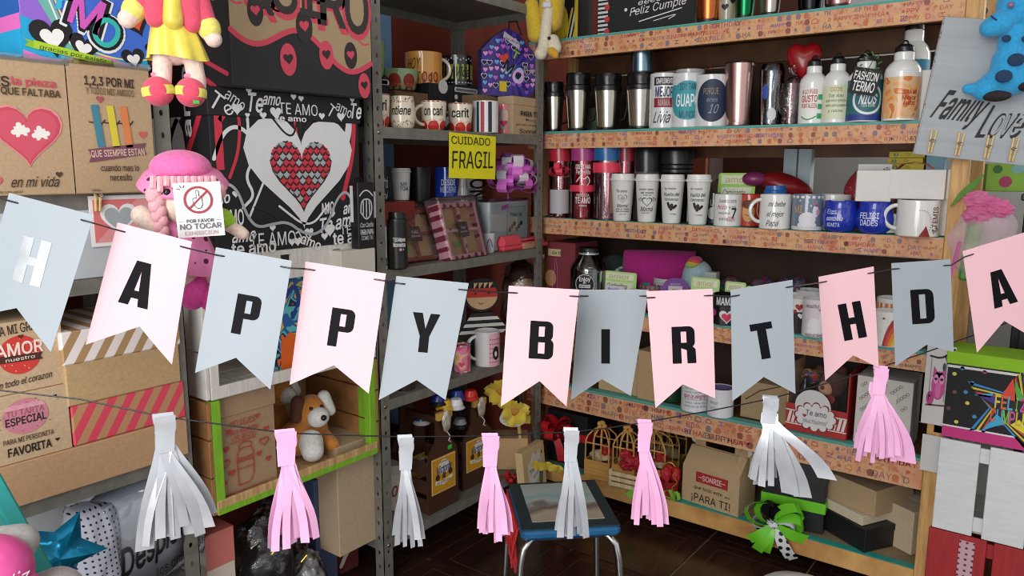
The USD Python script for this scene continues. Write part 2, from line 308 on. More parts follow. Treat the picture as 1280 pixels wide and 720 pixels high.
# ================================================================ the room
FL = -H
Y_BACK, X_SIDE = YL + 0.47, XR + 1.15
TILE = 0.332
fl = struct('floor')
grout = M('a8917f', 0.8, var=0.15, scale=20)
part(fl, 'grout_bed', bx(4.6, 5.2, 0.03, 0.001, x=1.5, y=-0.5, z=FL - 0.036), grout, smooth=False)
tile_mats = [M(c, 0.22, var=0.35, scale=14, stretch=(1, 3, 1)) for c in ('33201a', '2b1a15', '3a251c')]
tile_mesh = bx(TILE - 0.0055, TILE - 0.0055, 0.008, 0.0012)
inset = [tr(bx(TILE * 0.78, 0.004, 0.0006, 0.0001), y=s * TILE * 0.33) for s in (-1, 1)] + [tr(bx(0.004, TILE * 0.66, 0.0006, 0.0001), x=s * TILE * 0.39) for s in (-1, 1)]
inset_mat = M('4a3126', 0.3, var=0.2, scale=20)
for i in range(-1, 8):
    for j in range(-5, 5):
        cx, cy = 1.66 + (i - 3.5) * TILE, 1.26 + (j - 0.5) * TILE - TILE * 2 + TILE * 1
        if cy + TILE / 2 > Y_BACK - 0.01 or cx > X_SIDE - 0.17: continue
        q = part(fl, 'tile', tr(tile_mesh, cx, cy, FL - 0.008), tile_mats[(i * 7 + j * 3) % 3], smooth=False)
        if cx > 0.9 and cy > -0.4: part(q, 'tile_line', tr(trimesh.util.concatenate(inset), cx, cy, FL - 0.0004), inset_mat, smooth=False)
terra = M('7a2f1f', 0.8, var=0.1, scale=6, bump=0.05)
w = struct('wall_back')
part(w, 'terracotta_paint', bx(4.2, 0.05, 2.75, 0.001, x=1.75, y=Y_BACK + 0.026, z=FL - 0.03), terra, smooth=False)
xb = SL(463, 0.455, 0.3)[0]; xb1 = SL(494, 0.455, 0.3)[0]
part(w, 'blue_stripe', bx(xb1 - xb + 0.03, 0.002, 2.7, 0.0003, x=(xb + xb1) / 2 - 0.015, y=Y_BACK, z=FL), M('7fa9d0', 0.8, var=0.05, scale=6), smooth=False)
tri = prism(Polygon([(-0.021, 0), (0.021, 0), (0, -0.03)]), 0.0005)
P = SL(565, 0.45, 0.42); pw = thing('paper_pennant', 'small white paper triangle on the terracotta wall above the mugs', 'pennant', (P[0], Y_BACK - 0.001, zpx(SL(565, 0.455, 0.4), 22)), 0, rx=PI / 2)
part(pw, 'paper', tri, CARD('d8d8d6'))
ws = struct('wall_side')
white_wall = M('cfd2d0', 0.8, var=0.03, scale=5)
part(ws, 'white_paint', bx(0.05, 4.2, 2.75, 0.001, x=X_SIDE + 0.026, y=0.1, z=FL - 0.03), white_wall, smooth=False)
a, b = SR(866, 1.145, 0), SR(886, 1.145, 0)
part(ws, 'terracotta_pilaster', bx(0.04, a[1] - b[1], 2.6, 0.002, x=X_SIDE - 0.02, y=(a[1] + b[1]) / 2, z=FL), M('b0654a', 0.8, var=0.08, scale=6), smooth=False)
a, b = SR(905, 1.145, 0), SR(996, 1.145, 0)
part(ws, 'brown_panel', bx(0.02, a[1] - b[1], 2.6, 0.002, x=X_SIDE - 0.01, y=(a[1] + b[1]) / 2, z=FL), M('5a3526', 0.8, var=0.1, scale=6), smooth=False)
struct('ceiling', bx(4.2, 4.4, 0.05, 0.001, x=1.75, y=-0.1, z=1.35), M('b9b6b0', 0.9, var=0.03, scale=5))
struct('baseboard_side', bx(0.012, 4.1, 0.07, 0.002, x=X_SIDE - 0.007, y=0.1 - 0.2, z=FL), M('33201a', 0.4, var=0.1))

# ================================================================ steel shelving along the back wall
XA, XB, XC = 0.871, 1.442, 2.247
BACKOFF = 0.40
def post_mesh(height, sx):
    """slotted angle post: two flanges with punched holes; the front flange runs to +sx"""
    fw_, dp_ = 0.036, 0.036
    def flange(wd):
        p = sbox(0, 0, wd, height); holes = [affinity.scale(Point(wd * 0.55, zz).buffer(0.0055, 6), 0.75, 1.15) for zz in np.arange(0.025, height, 0.046)]
        return prism(p.difference(unary_union(holes)), 0.002)
    f = flange(fw_); f.vertices = np.stack([f.vertices[:, 0] * sx, f.vertices[:, 2], f.vertices[:, 1]], 1)
    g = flange(dp_); g.vertices = np.stack([sx * f.vertices[:, 0].mean() * 0 + sx * g.vertices[:, 2], g.vertices[:, 0], g.vertices[:, 1]], 1)
    return trimesh.util.concatenate([f, g])
def steel_unit(label, x0, x1, levels, zt, post_left=True, post_right=True):
    t = thing('steel_shelving', label, 'shelving', ((x0 + x1) / 2, YL, FL)); cx = (x0 + x1) / 2; hp = zt - FL; pts = []
    for x, s in ((x0, 1), (x1, -1)):
        for off in (0, BACKOFF):
            pm = post_mesh(hp, s)
            if off: pm.vertices[:, 1] *= -1
            part(t, 'post', tr(pm, x - cx, off, 0), GALV, smooth=20)
    for z in levels:
        b = bx(x1 - x0 - 0.004, BACKOFF - 0.006, 0.0025, 0.0003, y=BACKOFF / 2, z=z - FL - 0.0025)
        lipf = bx(x1 - x0 - 0.004, 0.002, 0.031, 0.0003, y=0.0035, z=z - FL - 0.031); lipb = tr(lipf, y=BACKOFF - 0.007)
        sides = [bx(0.002, BACKOFF - 0.01, 0.031, 0.0003, x=s * ((x1 - x0) / 2 - 0.004), y=BACKOFF / 2, z=z - FL - 0.031) for s in (-1, 1)]
        sh = part(t, 'shelf_panel', [b, lipf, lipb] + sides, GALV, smooth=False)
        part(sh, 'bolt', [sphere(0.006, s * ((x1 - x0) / 2 - 0.02), -0.001, z - FL - 0.015, sy=0.5, sub=2) for s in (-1, 1)], STEEL('a09a90'))
    return t
ZL = {'top': 0.535, 'mug': 0.107, 'frame': -0.29, 'low': -0.67, 'foot': -1.098}
ZU = {'amo': 0.185, 'bag': -0.055, 'board': -0.222, 'box': -0.637, 'pillow': -0.95}
u2 = steel_unit('galvanized steel shelving with mugs and framed boxes, ending at the room corner', XB, XC, ZL.values(), 0.9)
u1 = steel_unit('galvanized steel shelving holding the kraft gift boxes, nearest the camera', XA - 0.90, XA, ZU.values(), 0.9)

# ================================================================ wooden shelving along the side
Y0, Y1 = 0.30, 1.66
ZR = {'s0': 0.437, 's1': 0.122, 's2': -0.185, 's3': -0.497, 's4': -0.80, 's5': -1.128}
DR = 0.36
pine = WOOD('c69a5c', 'a87840', (14, 1, 1)); pine_up = WOOD('caa066', 'aa7c44', (10, 10, 1)); brownwood = WOOD('6b4426', '452a17', (14, 1, 1))
happy = mk('birthday_paper', {'tc': ('texture_coordinate', {}), 'n': ('noise_texture', {'scale': 11.0, 'detail': 2.0}), 'n2': ('noise_texture', {'scale': 70.0, 'detail': 3.0}), 'r': ('rgb_ramp', {'ramp': [(.25, tuple(lin('c9805c'))), (.42, tuple(lin('cf9f78'))), (.5, tuple(lin('d3a574'))), (.6, tuple(lin('cf9272'))), (.75, tuple(lin('d6b08c')))]}),
    'r2': ('rgb_ramp', {'ramp': [(.3, tuple(lin('b06a5c'))), (.45, (1, 1, 1)), (.6, (1, 1, 1)), (.72, tuple(lin('c8a04a')))]}), 'x': ('mix', {'mix_type': 'multiply', 'fac': .55}), 'p': ('principled_bsdf', {'roughness': .6})},
    [('tc.object', 'n.vector'), ('tc.object', 'n2.vector'), ('n.fac', 'r.fac'), ('n2.fac', 'r2.fac'), ('r.color', 'x.color1'), ('r2.color', 'x.color2'), ('x.color', 'p.base_color')])
teal = M('4fa39b', 0.6, var=0.06)
ru = thing('wooden_shelving', 'pine wood shelving with birthday paper on its shelf edges, full of cups', 'shelving', (XR + DR / 2, (Y0 + Y1) / 2, FL))
oy = (Y0 + Y1) / 2
def rl(m, x=0, y=0, z=0): return tr(m, x - DR / 2, y - oy, z - FL)     # metres: x behind the front, y and z of the room
for yy, xs in ((Y0 - 0.02, (0.0, DR)), (Y1 + 0.022, (0.13, DR))):
    for xx in xs:
        part(ru, 'post', rl(bx(0.045, 0.04, 0.55 - FL, 0.002), xx + (0.022 if xx == 0 else -0.02), yy, FL), pine_up)
words = ['HA', 'HAPPY', 'BIRTHDAY', 'HA', 'PPY', 'DAY', 'BI', 'A', 'HAPPY', 'TH', 'D']
wcol = ['b8504a', '8d6490', 'a05a64', '7a5f7c', 'c47a44', '75686c', 'b85c46', 'b8504a']
cup_cake = unary_union([Polygon([(-0.3, -0.5), (0.3, -0.5), (0.42, 0), (-0.42, 0)]), Point(0, 0.02).buffer(0.42, 8).intersection(sbox(-1, 0, 1, 1))])
for key, th, paper in (('s0', 0.064, 1), ('s1', 0.058, 1), ('s2', 0.056, 1), ('s3', 0.055, 1), ('s4', 0.088, 1), ('s5', 0.058, 0)):
    z = ZR[key]; L = Y1 - Y0 - 0.001
    part(ru, 'shelf_board', rl(bx(DR - 0.05, L, 0.02, 0.001), DR / 2 + 0.01, oy, z - 0.02), M('8d7a5c', 0.7, var=0.2, scale=14) if key == 's5' else brownwood)
    part(ru, 'shelf_front', rl(bx(0.02, L, th, 0.0015), 0.011, oy, z - th), pine)
    part(ru, 'back_rail', rl(bx(0.02, L, 0.07, 0.0015), DR - 0.015, oy, z - 0.09), brownwood)
    if paper:
        e = part(ru, 'birthday_paper_strip', rl(bx(0.0012, L - 0.001, th + 0.001, 0.0002), 0.0, oy, z - th), happy, smooth=False)
        part(ru, 'teal_paper_edge', rl(bx(0.035, L - 0.001, 0.0014, 0.0002), 0.017, oy, z + 0.0003), teal, smooth=False)
        if key != 's2': part(e, 'teal_edge_band', rl(bx(0.0008, L - 0.002, 0.0065, 0.0002), -0.0012, oy, z - 0.0062), M('3f9d97', 0.55, var=0.08), smooth=False)
        rg = random.Random(int(abs(z) * 1000)); items = []; v = -0.98; Wd = L
        while v < 0.97:
            for row in (0.78, 0.5, 0.22):
                k = rg.random(); cc = rg.choice(wcol); u = v + rg.uniform(-0.01, 0.01)
                if k < 0.62: items.append(T(rg.choice(words), u, row, rg.uniform(0.13, 0.22), cc, b=rg.random() < 0.25, l=1) if rg.random() < .72 else T(rg.choice(['H', 'A', 'D', 'N']), u, row, rg.uniform(.2, .28), cc, rot=PI / 2, l=1))
                elif k < 0.8: items.append(G(cup_cake, u, row, 0.26, rg.choice(['8a5040', 'bc6a48', '85707a']), 1))
                else: items.append(G(Point(0, 0).buffer(0.5, 8), u, row, 0.12, cc, 1))
            v += rg.uniform(0.036, 0.056)
        prints(e, Wd, th, lambda q, z=z, th=th: np.stack([np.full(len(q), -DR / 2 - 0.0008) - q[:, 2], -q[:, 0], q[:, 1] + z - th - FL], 1), items, kind='stuff')
    else:
        part(ru, 'teal_paper_edge', rl(bx(0.03, L - 0.001, 0.0014, 0.0002), 0.02, oy, z + 0.0003), M('2f9f96', 0.5, var=0.05), smooth=False)
for a_, b_ in (('s1', 's0'), ('s3', 's2'), ('s4', 's3'), ('s5', 's4')):
    part(ru, 'back_board', rl(bx(0.012, Y1 - Y0 - 0.002, ZR[b_] - ZR[a_] - 0.1, 0.001), DR - 0.012, oy, ZR[a_] + 0.004), M('3a2618', .7, var=.25, scale=9, stretch=(10, 1, 1)))
for yy in (Y0 - 0.02,):
    part(ru, 'side_rail', rl(bx(DR - 0.06, 0.02, 0.07, 0.0015), DR / 2, yy, ZR['s4'] - 0.08), pine)
    part(ru, 'side_rail', rl(bx(DR - 0.06, 0.02, 0.06, 0.0015), DR / 2, yy, ZR['s5'] - 0.06), pine)

# ================================================================ birthday banner
def U(*g): return unary_union([sbox(*q) for q in g])
def rnd(p, r): return p.buffer(-r).buffer(r) if False else p.buffer(r, 6).buffer(-r, 6).buffer(-r, 6).buffer(r, 6)
bowl = lambda y0, y1, x1=0.62, r=0.16: Polygon([(0.1, y0), (x1 - r, y0), *[(x1 - r + r * math.sin(a), y0 + r - r * math.cos(a)) for a in np.linspace(0.2, PI / 2, 6)], *[(x1 - r + r * math.cos(a), y1 - r + r * math.sin(a)) for a in np.linspace(0, PI / 2, 6)], (0.1, y1)])
GL = {
 'H': U((0, 0, .23, 1), (.39, 0, .62, 1), (.2, .41, .42, .59)),
 'A': Polygon([(0, 0), (.18, 1), (.5, 1), (.68, 0), (.45, 0), (.42, .17), (.26, .17), (.23, 0)], [[(.285, .34), (.395, .34), (.34, .8)]]),
 'P': U((0, 0, .24, 1)).union(bowl(.4, 1).difference(U((.24, .55, .385, .85)).buffer(.01))),
 'Y': Polygon([(-.02, 1), (.23, 1), (.335, .6), (.44, 1), (.68, 1), (.45, .41), (.45, 0), (.21, 0), (.21, .41)]),
 'B': U((0, 0, .24, 1)).union(bowl(.47, 1, .61)).union(bowl(0, .54, .64)).difference(U((.24, .6, .38, .85), (.24, .15, .4, .43)).buffer(.01)),
 'I': U((0, 0, .25, 1)),
 'R': U((0, 0, .24, 1)).union(bowl(.42, 1, .62).difference(U((.24, .57, .385, .85)).buffer(.01))).union(Polygon([(.22, .5), (.5, .5), (.63, .38), (.64, 0), (.4, 0), (.39, .36), (.22, .42)])),
 'T': U((.18, 0, .43, 1), (0, .81, .61, 1)),
 'D': bowl(0, 1, .66, .2).union(U((0, 0, .24, 1))).difference(U((.25, .16, .41, .84)).buffer(.012))}
PINK, GREY = M('ecbfc7', 0.55, var=0.012, scale=40), M('9ca5ac', 0.5, var=0.012, scale=40)
VINYL, FOIL = M('0b0b11', 0.6, var=0.03, scale=30, spec=.12), M('b6babd', 0.3, metal=0.75, var=0.2, scale=14)
pen = [  # letter, colour, TL, TR, tip left, notch, tip right, letter centre, letter height in px, lean
 ('H', 'g', (11.6, 241), (117.7, 269), (-32, 396), (22, 385), (64, 440), (41, 327), 58, 0), ('A', 'p', (147, 278), (240, 302), (107, 431), (176, 408), (214, 456), (174, 355), 56, 0),
 ('P', 'g', (270, 309), (365, 326), (244, 466), (296, 447), (338, 487), (309, 394), 50, 0), ('P', 'p', (382, 327), (482.5, 342), (362, 481), (417.4, 456.5), (461, 492), (427, 410), 48, 0),
 ('Y', 'g', (495.4, 345), (586, 354), (473.5, 500), (521, 475), (557, 500), (531, 416), 49, 0), ('B', 'p', (636, 357), (724, 362), (626, 508), (674.4, 476), (708, 508), (677, 425), 47, 0),
 ('I', 'g', (724, 362), (811, 362), (713.6, 500), (752.5, 474), (788.6, 495), (757, 433), 43, 0), ('R', 'p', (808, 364), (890.5, 361), (819, 510), (853, 480), (894, 498), (854.5, 431), 46, 0),
 ('T', 'g', (913, 362.5), (990.6, 349.7), (916, 502), (954, 471), (993.5, 492), (953.5, 426), 45, 0), ('H', 'p', (1023, 346), (1092, 333), (1031.5, 476), (1066, 444), (1098, 459.5), (1065, 401), 46, 0),
 ('D', 'g', (1114, 329), (1188, 324), (1119, 458), (1158, 431), (1192, 440), (1153, 383), 43, 0), ('A', 'p', (1203, 314), (1292, 287), (1221, 441), (1255, 401), (1301, 428), (1251, 360), 45, 0)]
plab = ['grey card pennant with the silver letter H, first of the banner', 'pink card pennant with letter A hanging beside the silver H', 'grey card pennant with letter P in front of the white crate', 'pink card pennant with letter P beside the grey letter P',
 'grey card pennant with the black letter Y', 'pink card pennant with the black letter B', 'grey card pennant with the narrow letter I between B and R', 'pink card pennant with the black letter R', 'grey card pennant with the black letter T',
 'pink card pennant with the black letter H between T and D', 'grey card pennant with the black letter D', 'pink card pennant with letter A hanging beside the grey D']
hs = [165, 158, 161, 156, 153, 149, 138, 142, 140, 128, 128, 127]
slots = []; PENN = []
for (ch, colr, tl, tr_, bl, nt, br, lc, lh, lean), lab, hp in zip(pen, plab, hs):
    d = 0.205 * F / hp; A, B = at(*tl, d), at(*tr_, d)
    A, B = A * (1 + 0.0), B * (1 + 0.0)
    n = np.cross(B - A, CU); n /= np.linalg.norm(n)
    o = (A + B) / 2
    def hit(q): r_ = ray(*q); return r_ * (o @ n) / (r_ @ n)
    ex = (B - A) / np.linalg.norm(B - A); ez = np.cross(ex, n); ez = ez if ez[2] > 0 else -ez
    yx = math.atan2(ex[1], ex[0]); t = thing('banner_pennant', lab, 'pennant', o, yx, 'pennants of the birthday banner')
    L2 = lambda p: np.array([math.cos(yx) * (p - o)[0] + math.sin(yx) * (p - o)[1], -math.sin(yx) * (p - o)[0] + math.cos(yx) * (p - o)[1], (p - o)[2]])
    def uv(q): p = hit(q) - o; return (p @ ex, p @ ez)
    c2 = [uv(q) for q in (tl, tr_, br, nt, bl)]
    exl, ezl = L2(o + ex), L2(o + ez); nl = np.cross(exl, ezl); nl = nl if nl[1] < 0 else -nl     # towards the viewer
    def emb(q, exl=exl, ezl=ezl, nl=nl): return q[:, :1] * exl + q[:, 1:2] * ezl + q[:, 2:3] * nl
    cm = prism(Polygon(c2), 0.0005).subdivide_to_size(0.03)
    bend = RNG.uniform(-0.002, 0.005); q = np.array(cm.vertices); q[:, 2] += bend * (1 - (q[:, 0] / 0.06) ** 2) * np.clip(-q[:, 1] / 0.2, 0, 1); cm.vertices = emb(q)
    part(t, 'card', cm, PINK if colr == 'p' else GREY, smooth=30)
    g = GL[ch]; k = lh * d / F; b0 = g.bounds; g = affinity.scale(affinity.translate(g, -(b0[0] + b0[2]) / 2, -0.5), k, k, origin=(0, 0)); cu, cv = uv(lc)
    yax = hit((lc[0] + (bl[0] - tl[0]) * 0.3, lc[1] + (bl[1] - tl[1]) * 0.3)) - hit(lc); g = affinity.translate(affinity.rotate(g, 0, origin=(0, 0)), cu, cv)
    sk = -(yax @ ex) / (yax @ ez); g = affinity.affine_transform(g, [1, -sk * 1.0, 0, 1, sk * cv, 0]) if False else g
    lm = prism(g, 0.0004).subdivide_to_size(0.03); q = np.array(lm.vertices); q[:, 2] += 0.0008 + bend * (1 - (q[:, 0] / 0.06) ** 2) * np.clip(-q[:, 1] / 0.2, 0, 1); lm.vertices = emb(q)
    part(t, 'letter', lm, FOIL if lab.startswith('grey card pennant with the silver') else VINYL, smooth=30)
    PENN.append((A, B, d, n if n @ CF < 0 else -n, ex, ez))
CORD = M('1c1a20', 0.35, var=0.1, scale=40)
# the cord goes behind each card and comes to the front through a slit near each upper corner
pts = []
for A, B, d, n, ex, ez in PENN:
    Lw = np.linalg.norm(B - A); s0, s1 = 0.13 * Lw, 0.87 * Lw; dz = -0.012
    for s, out in ((0.0, 0.0022), (s0 - 0.004, 0.0022), (s0, 0.0), (s0 + 0.004, -0.003), (Lw / 2, -0.004), (s1 - 0.004, -0.003), (s1, 0.0), (s1 + 0.004, 0.0022), (Lw, 0.0022)):
        pts.append(A + ex * s + ez * (dz - 0.0 * s) + n * out)
pts = [PENN[0][0] - PENN[0][4] * 0.25 + np.array([0, 0, 0.05])] + pts + [PENN[-1][1] + PENN[-1][4] * 0.3 + np.array([0, 0, 0.08])]
c = thing('banner_twine', 'thin dark cord threaded through the birthday pennants', 'cord', pts[len(pts) // 2]); q = np.array(pts) - pts[len(pts) // 2]
part(c, 'cord', tube(q, 0.0013, 6), CORD)

# ================================================================ tassel garland
sp = [(-60, 478), (0, 488), (100, 499), (205, 521), (280, 531), (355, 541), (430, 544), (505, 546), (612, 545), (715, 540), (760, 535), (805, 528), (890, 513), (965, 498), (1030, 480), (1098, 460), (1150, 443), (1192, 428), (1290, 392)]
def gd(px): return float(np.interp(px, [0, 200, 500, 800, 1000, 1200], [1.16, 1.2, 1.3, 1.42, 1.5, 1.56]))
gp = [at(x, y, gd(x)) for x, y in sp]
c = thing('garland_twine', 'thin dark cord carrying the silver and pink tassels', 'cord', gp[8]); part(c, 'cord', tube(np.array(gp) - gp[8], 0.0012, 6), CORD)
SILVER, TPINK = M('c5c9d0', 0.3, metal=0.35, var=0.07, scale=40), M('f0b4dc', 0.5, var=0.03, scale=40)
def tassel(px, y0, y1, xl, xr, mat, label, extra=(), knot=24, lean=0.0, neck=0.38, n=11, seed=0):
    n = int(n * 1.5)
    d = gd(px) - 0.004; k = d / F; P = at(px, y0 + 8, d); rg = random.Random(seed); t = thing('tassel', label, 'tassel', P, facing(P), 'tassels of the garland')
    Wk = knot * k; Lh = (y1 - y0 - 8) * k; top = 8 * k
    s = np.linspace(0, 1, 9); loop = [(0, -0.006 * math.sin(PI * q) - 0.001 * (1 - 2 * q), top - 0.0 + (-0.030 * abs(1 - 2 * q)) + 0.0) for q in s]
    lp = [(0.002 * math.sin(i), (-0.0045 if i < 5 else 0.0045) * (1 if i != 4 else 0), top - abs(i - 4) * 0.0075) for i in range(9)]
    part(t, 'loop', ribbon(lp, (1, 0, 0), Wk, 0.0008), mat, smooth=50)
    part(t, 'loop', ribbon([(0.002, -0.0062, top - 0.004), (0.001, -0.007, top - 0.016), (0.0, -0.006, top - 0.03), (-0.001, -0.011, top - 0.3 * Lh)], (1, 0.1, 0), [Wk, Wk * 0.98, Wk * 0.95, Wk * 0.85], 0.0008), mat, smooth=50)
    ends = [((xl + (xr - xl) * (i + 0.5) / n - px) * k, -Lh * rg.uniform(0.86, 1.0)) for i in range(n)]
    ends += [((ex - px) * k, -(ey - y0 - 8) * k) for ex, ey in extra]
    for i, (ex, ez) in enumerate(ends):
        yo = 0.004 + (0.012 * math.cos(i * 2.4)) - 0.006; kx = rg.uniform(-1, 1) * Wk * 0.22; w0 = (xr - xl) * k / n * rg.uniform(1.7, 2.6) if i < n else 22 * k
        q = np.linspace(0, 1, 10); f = (.68 if mat is TPINK else .45) * np.sin(PI / 2 * np.clip((q - 0.14) / 0.72, 0, 1)) ** 1.1 + (.32 if mat is TPINK else .55) * np.clip((q - .12) / .88, 0, 1); bul = np.sin(PI * np.clip(q * 1.2, 0, 1)) * 0.008
        pts = [(kx * (1 - fi) + ex * fi + lean * k * qi * (1 - qi) * 4, -0.002 + yo * qi - bu, top - 0.035 + (ez - top + 0.035) * qi) for qi, fi, bu in zip(q, f, bul)]
        yaw = rg.uniform(-0.5, 0.5); tw = [(math.cos(yaw * (0.3 + qi)), math.sin(yaw * (0.3 + qi)), 0) for qi in q]
        part(t, 'strand', ribbon(pts, tw, np.interp(q, [0, 0.25, 1], [w0 * 0.75, w0 * 0.9, w0]), 0.0005), mat, smooth=50)
    return t
tassel(205, 516, 686, 165, 252, SILVER, 'silver foil tassel in front of the lettered pillow', seed=1, n=10, extra=[(172, 690), (250, 662)])
tassel(357, 536, 693, 331, 391, TPINK, 'pink paper tassel in front of the green crate', seed=2, n=9)
tassel(507, 543, 694, 489, 528, SILVER, 'silver foil tassel in front of the dark bottle carriers', seed=3, n=8, knot=18)
tassel(613, 541, 686, 597, 640, TPINK, 'pink paper tassel beside the red pom-pom threads', seed=4, n=8, knot=20)
tassel(714, 534, 682, 696, 737, SILVER, 'silver foil tassel in front of the small painted stool', seed=5, n=7, knot=18)
tassel(806, 524, 664, 794, 838, TPINK, 'pink paper tassel in front of the wooden bird cages', seed=6, n=8, knot=17)
tassel(963, 494, 618, 942, 975, SILVER, 'silver foil tassel with one strand flying out sideways', seed=7, n=6, knot=18, extra=[(1034, 590), (1008, 622), (993, 620)])
tassel(1101, 457, 583, 1078, 1132, TPINK, 'pink paper tassel hanging beside the wooden corner post', seed=8, n=11, knot=16, extra=[(1138, 578)])

# ================================================================ unit nearest the camera: bright love box, kraft bags, memory board
def hook_handle(t, w, h, mat):
    pass
rs = np.random.default_rng(3)
def blobs(cols, n, seed, smin=0.1, smax=0.35, l=1):
    r_ = random.Random(seed); o = []
    for i in range(n):
        u, v = r_.uniform(-0.95, 0.95), r_.uniform(0.05, 0.95); o.append(('s', affinity.scale(Point(0, 0).buffer(1, 10), r_.uniform(smin, smax), r_.uniform(smin, smax)).intersection(sbox(-2, -2, 2, 2)).buffer(0), None, 0))
    return o
# AMO box: wavy bands, black hearts, block letters, a green scroll
wave = lambda y0, a, f, ph, y1: Polygon([(x, y0 + a * math.sin(f * x + ph)) for x in np.linspace(-1, 1, 40)] + [(1, y1), (-1, y1)]).buffer(0).intersection(sbox(-1, 0, 1, 1))
def clip(p): return p.intersection(sbox(-1, 0, 1, 1))
amo = [S(wave(0.55, .08, 4, 0.3, 0), '1aa6d8', 0), S(wave(0.12, .06, 5, 1.4, 0), 'e07ac8', 1), S(clip(Polygon([(-.62, 1), (-.3, .18), (.3, .07), (1, .1), (1, 0.0), (-.3, .02), (-.86, 1)])), '6fb5a8', 1),
    S(clip(Polygon([(-.55, 1), (-.28, .3), (.25, .17), (.8, .2), (1, .45), (1, 1)])), '3f6fd6', 2), LN([(-.58, .99), (-.32, .3), (.2, .15), (.75, .17), (.99, .3)], .022, 'e8e06a', 3), LN([(-.66, .99), (-.38, .2), (.15, .06), (.8, .07)], .02, 'f2f2f2', 3)]
for u, v, s, c, r_ in ((-.6, .33, .42, 'f0f0f0', .15), (-.2, .25, .3, 'f0f0f0', -.3), (.55, .17, .26, 'f0f0f0', .2), (.87, .34, .18, 'f0f0f0', .2), (.62, .72, .36, 'e8542e', .4), (1.0 - .1, .12, .2, 'e8542e', 0)):
    amo += [HT(u, v, s * 1.35, '18161c', 4, r_), HT(u, v - .01, s * .75, c, 5, r_)]
amo += [T('M', -.1, .74, .6, 'e8eef0', w=.31, rot=-.35, b=True, l=5), T('M', -.1, .75, .55, '15131c', w=.28, rot=-.35, b=True, l=6), T('M', -.1, .75, .46, 'd65fc4', w=.22, rot=-.35, b=True, l=7), T('O', .16, .5, .52, 'e8eef0', w=.27, rot=-.6, b=True, l=5), T('O', .16, .51, .47, '15131c', w=.24, rot=-.6, b=True, l=6), T('O', .16, .51, .4, '37c0b4', w=.19, rot=-.6, b=True, l=7), T('A', -.36, .97, .4, '37b8e0', w=.2, rot=.1, b=True, l=6)]
amo += [S(Polygon([(-.86, .185), (.2, .03), (.2, .13), (-.86, .285)]), 'a8cf2e', 6), S(Polygon([(-.98, .2), (-.8, .16), (-.8, .25), (-.98, .3), (-.93, .25)]), '8fbc28', 5), S(Polygon([(.14, .02), (.32, .0), (.27, .06), (.32, .1), (.14, .12)]), '8fbc28', 5), T('gracias por existir', -.33, .157, .055, '2f4a1c', w=.46, rot=-.115, it=.1, l=7)]
box_thing('L', 30, 203, -0.012, ZU['amo'] + 0.0005, -6, 0.3, 'gift_box', 'large glossy gift box with bright waves, hearts and a green gracias por existir scroll', 'gift box', M('8f5fd0', 0.18, var=0.03, coat=0.5), amo,
    left=[S(sbox(-1, 0, 1, .42), '1aa6d8', 0), S(sbox(-1, .42, 1, .62), 'e070c0', 0), S(sbox(-1, .62, 1, 1), '1f5fb0', 0), S(wave(.1, .04, 5, 0, 0), '1c4f9a', 1)])
def bag(pxl, pxr, y1, label, items, off=-0.02):
    P0, P1 = SL(pxl, off, ZU['bag']), SL(pxr, off, ZU['bag']); w = P1[0] - P0[0]; mid = (P0 + P1) / 2; hh = zpx(mid, y1) - ZU['bag']
    t = thing('gift_bag', label, 'gift bag', mid + [0, 0.0, 0.0008])
    b = bx(w, 0.016, hh, 0.002, y=0.008); part(t, 'body', b, KRAFT('a88a66')); part(t, 'clear_sleeve_edge', bx(w + 0.004, 0.0006, 0.012, 0.0001, y=-0.0016, z=hh - 0.006), GLASS, smooth=False)
    prints(t, w, hh, flat(-0.0008), items); return t
bag(-22, 97, 72, 'kraft gift bag with a pink heart and white puzzle pieces', [HT(.02, .43, .47, 'c8485c', 1), HT(.02, .43, .5, 'dd8f92', 0), HT(.02, .43, .42, 'cf5468', 2),
    *[G(unary_union([sbox(-.35, -.35, .35, .35), Point(0, .42).buffer(.17), Point(.42, 0).buffer(.17), Point(-.42, 0).buffer(.17)]).difference(Point(0, -.36).buffer(.15)), u, v, .11, 'ece8e2', 3, rot=.2) for u, v in ((-.12, .47), (.3, .45))],
    T('ERES', -.6, .82, .07, '3c2b22', b=True), T('la pieza', .25, .83, .055, 'c8485c', w=.46, b=True), T('QUE FALTABA', .18, .755, .05, '4c3a2c', w=.62, b=True), T('en mi vida', .1, .1, .075, '3c2b22', w=.5, it=.3), HT(-.72, .1, .09, 'd35a66'), HT(.62, .15, .05, '4c3a2c'), T('ideas con amor', -.5, .03, .02, '6c5540')])
sticks = []
for u, c, m_ in ((-.35, '3f8094', 1), (.0, 'd8c83c', -1), (.32, 'd98048', 1)): sticks += [LN([(u - .04, .68), (u + .05, .36)], .055, c, 2), LN([(u - .2, .55), (u + .0, .54)], .008, '2b241f', 1), LN([(u, .5), (u + .18, .57)], .008, '2b241f', 1)]
bag(93, 197, 80, 'kraft gift bag printed with three coloured sticks and 1,2,3 por mi', [T('1,2,3 POR MI', 0, .86, .065, '3c2b22', w=.58, b=True), T('Y TODOS MIS AMIGOS', 0, .785, .05, '6c5540', w=.56), HT(-.25, .72, .06, 'a8545c'), HT(.72, .46, .07, 'c86058'), *sticks,
    S(Polygon([(-.62, .24), (.78, .31), (.7, .345), (.78, .4), (-.62, .34), (-.55, .29)]), '7d4a5c', 2), T('QUE SIEMPRE ESTAN', .08, .318, .05, 'd8b8a8', w=.64, rot=.06, b=True, l=4), T('cuando mas lo', .1, .2, .05, '3c2b22', w=.46), T('necesito', .1, .125, .05, '3c2b22', w=.26), T('ideas', -.5, .03, .02, '6c5540')])
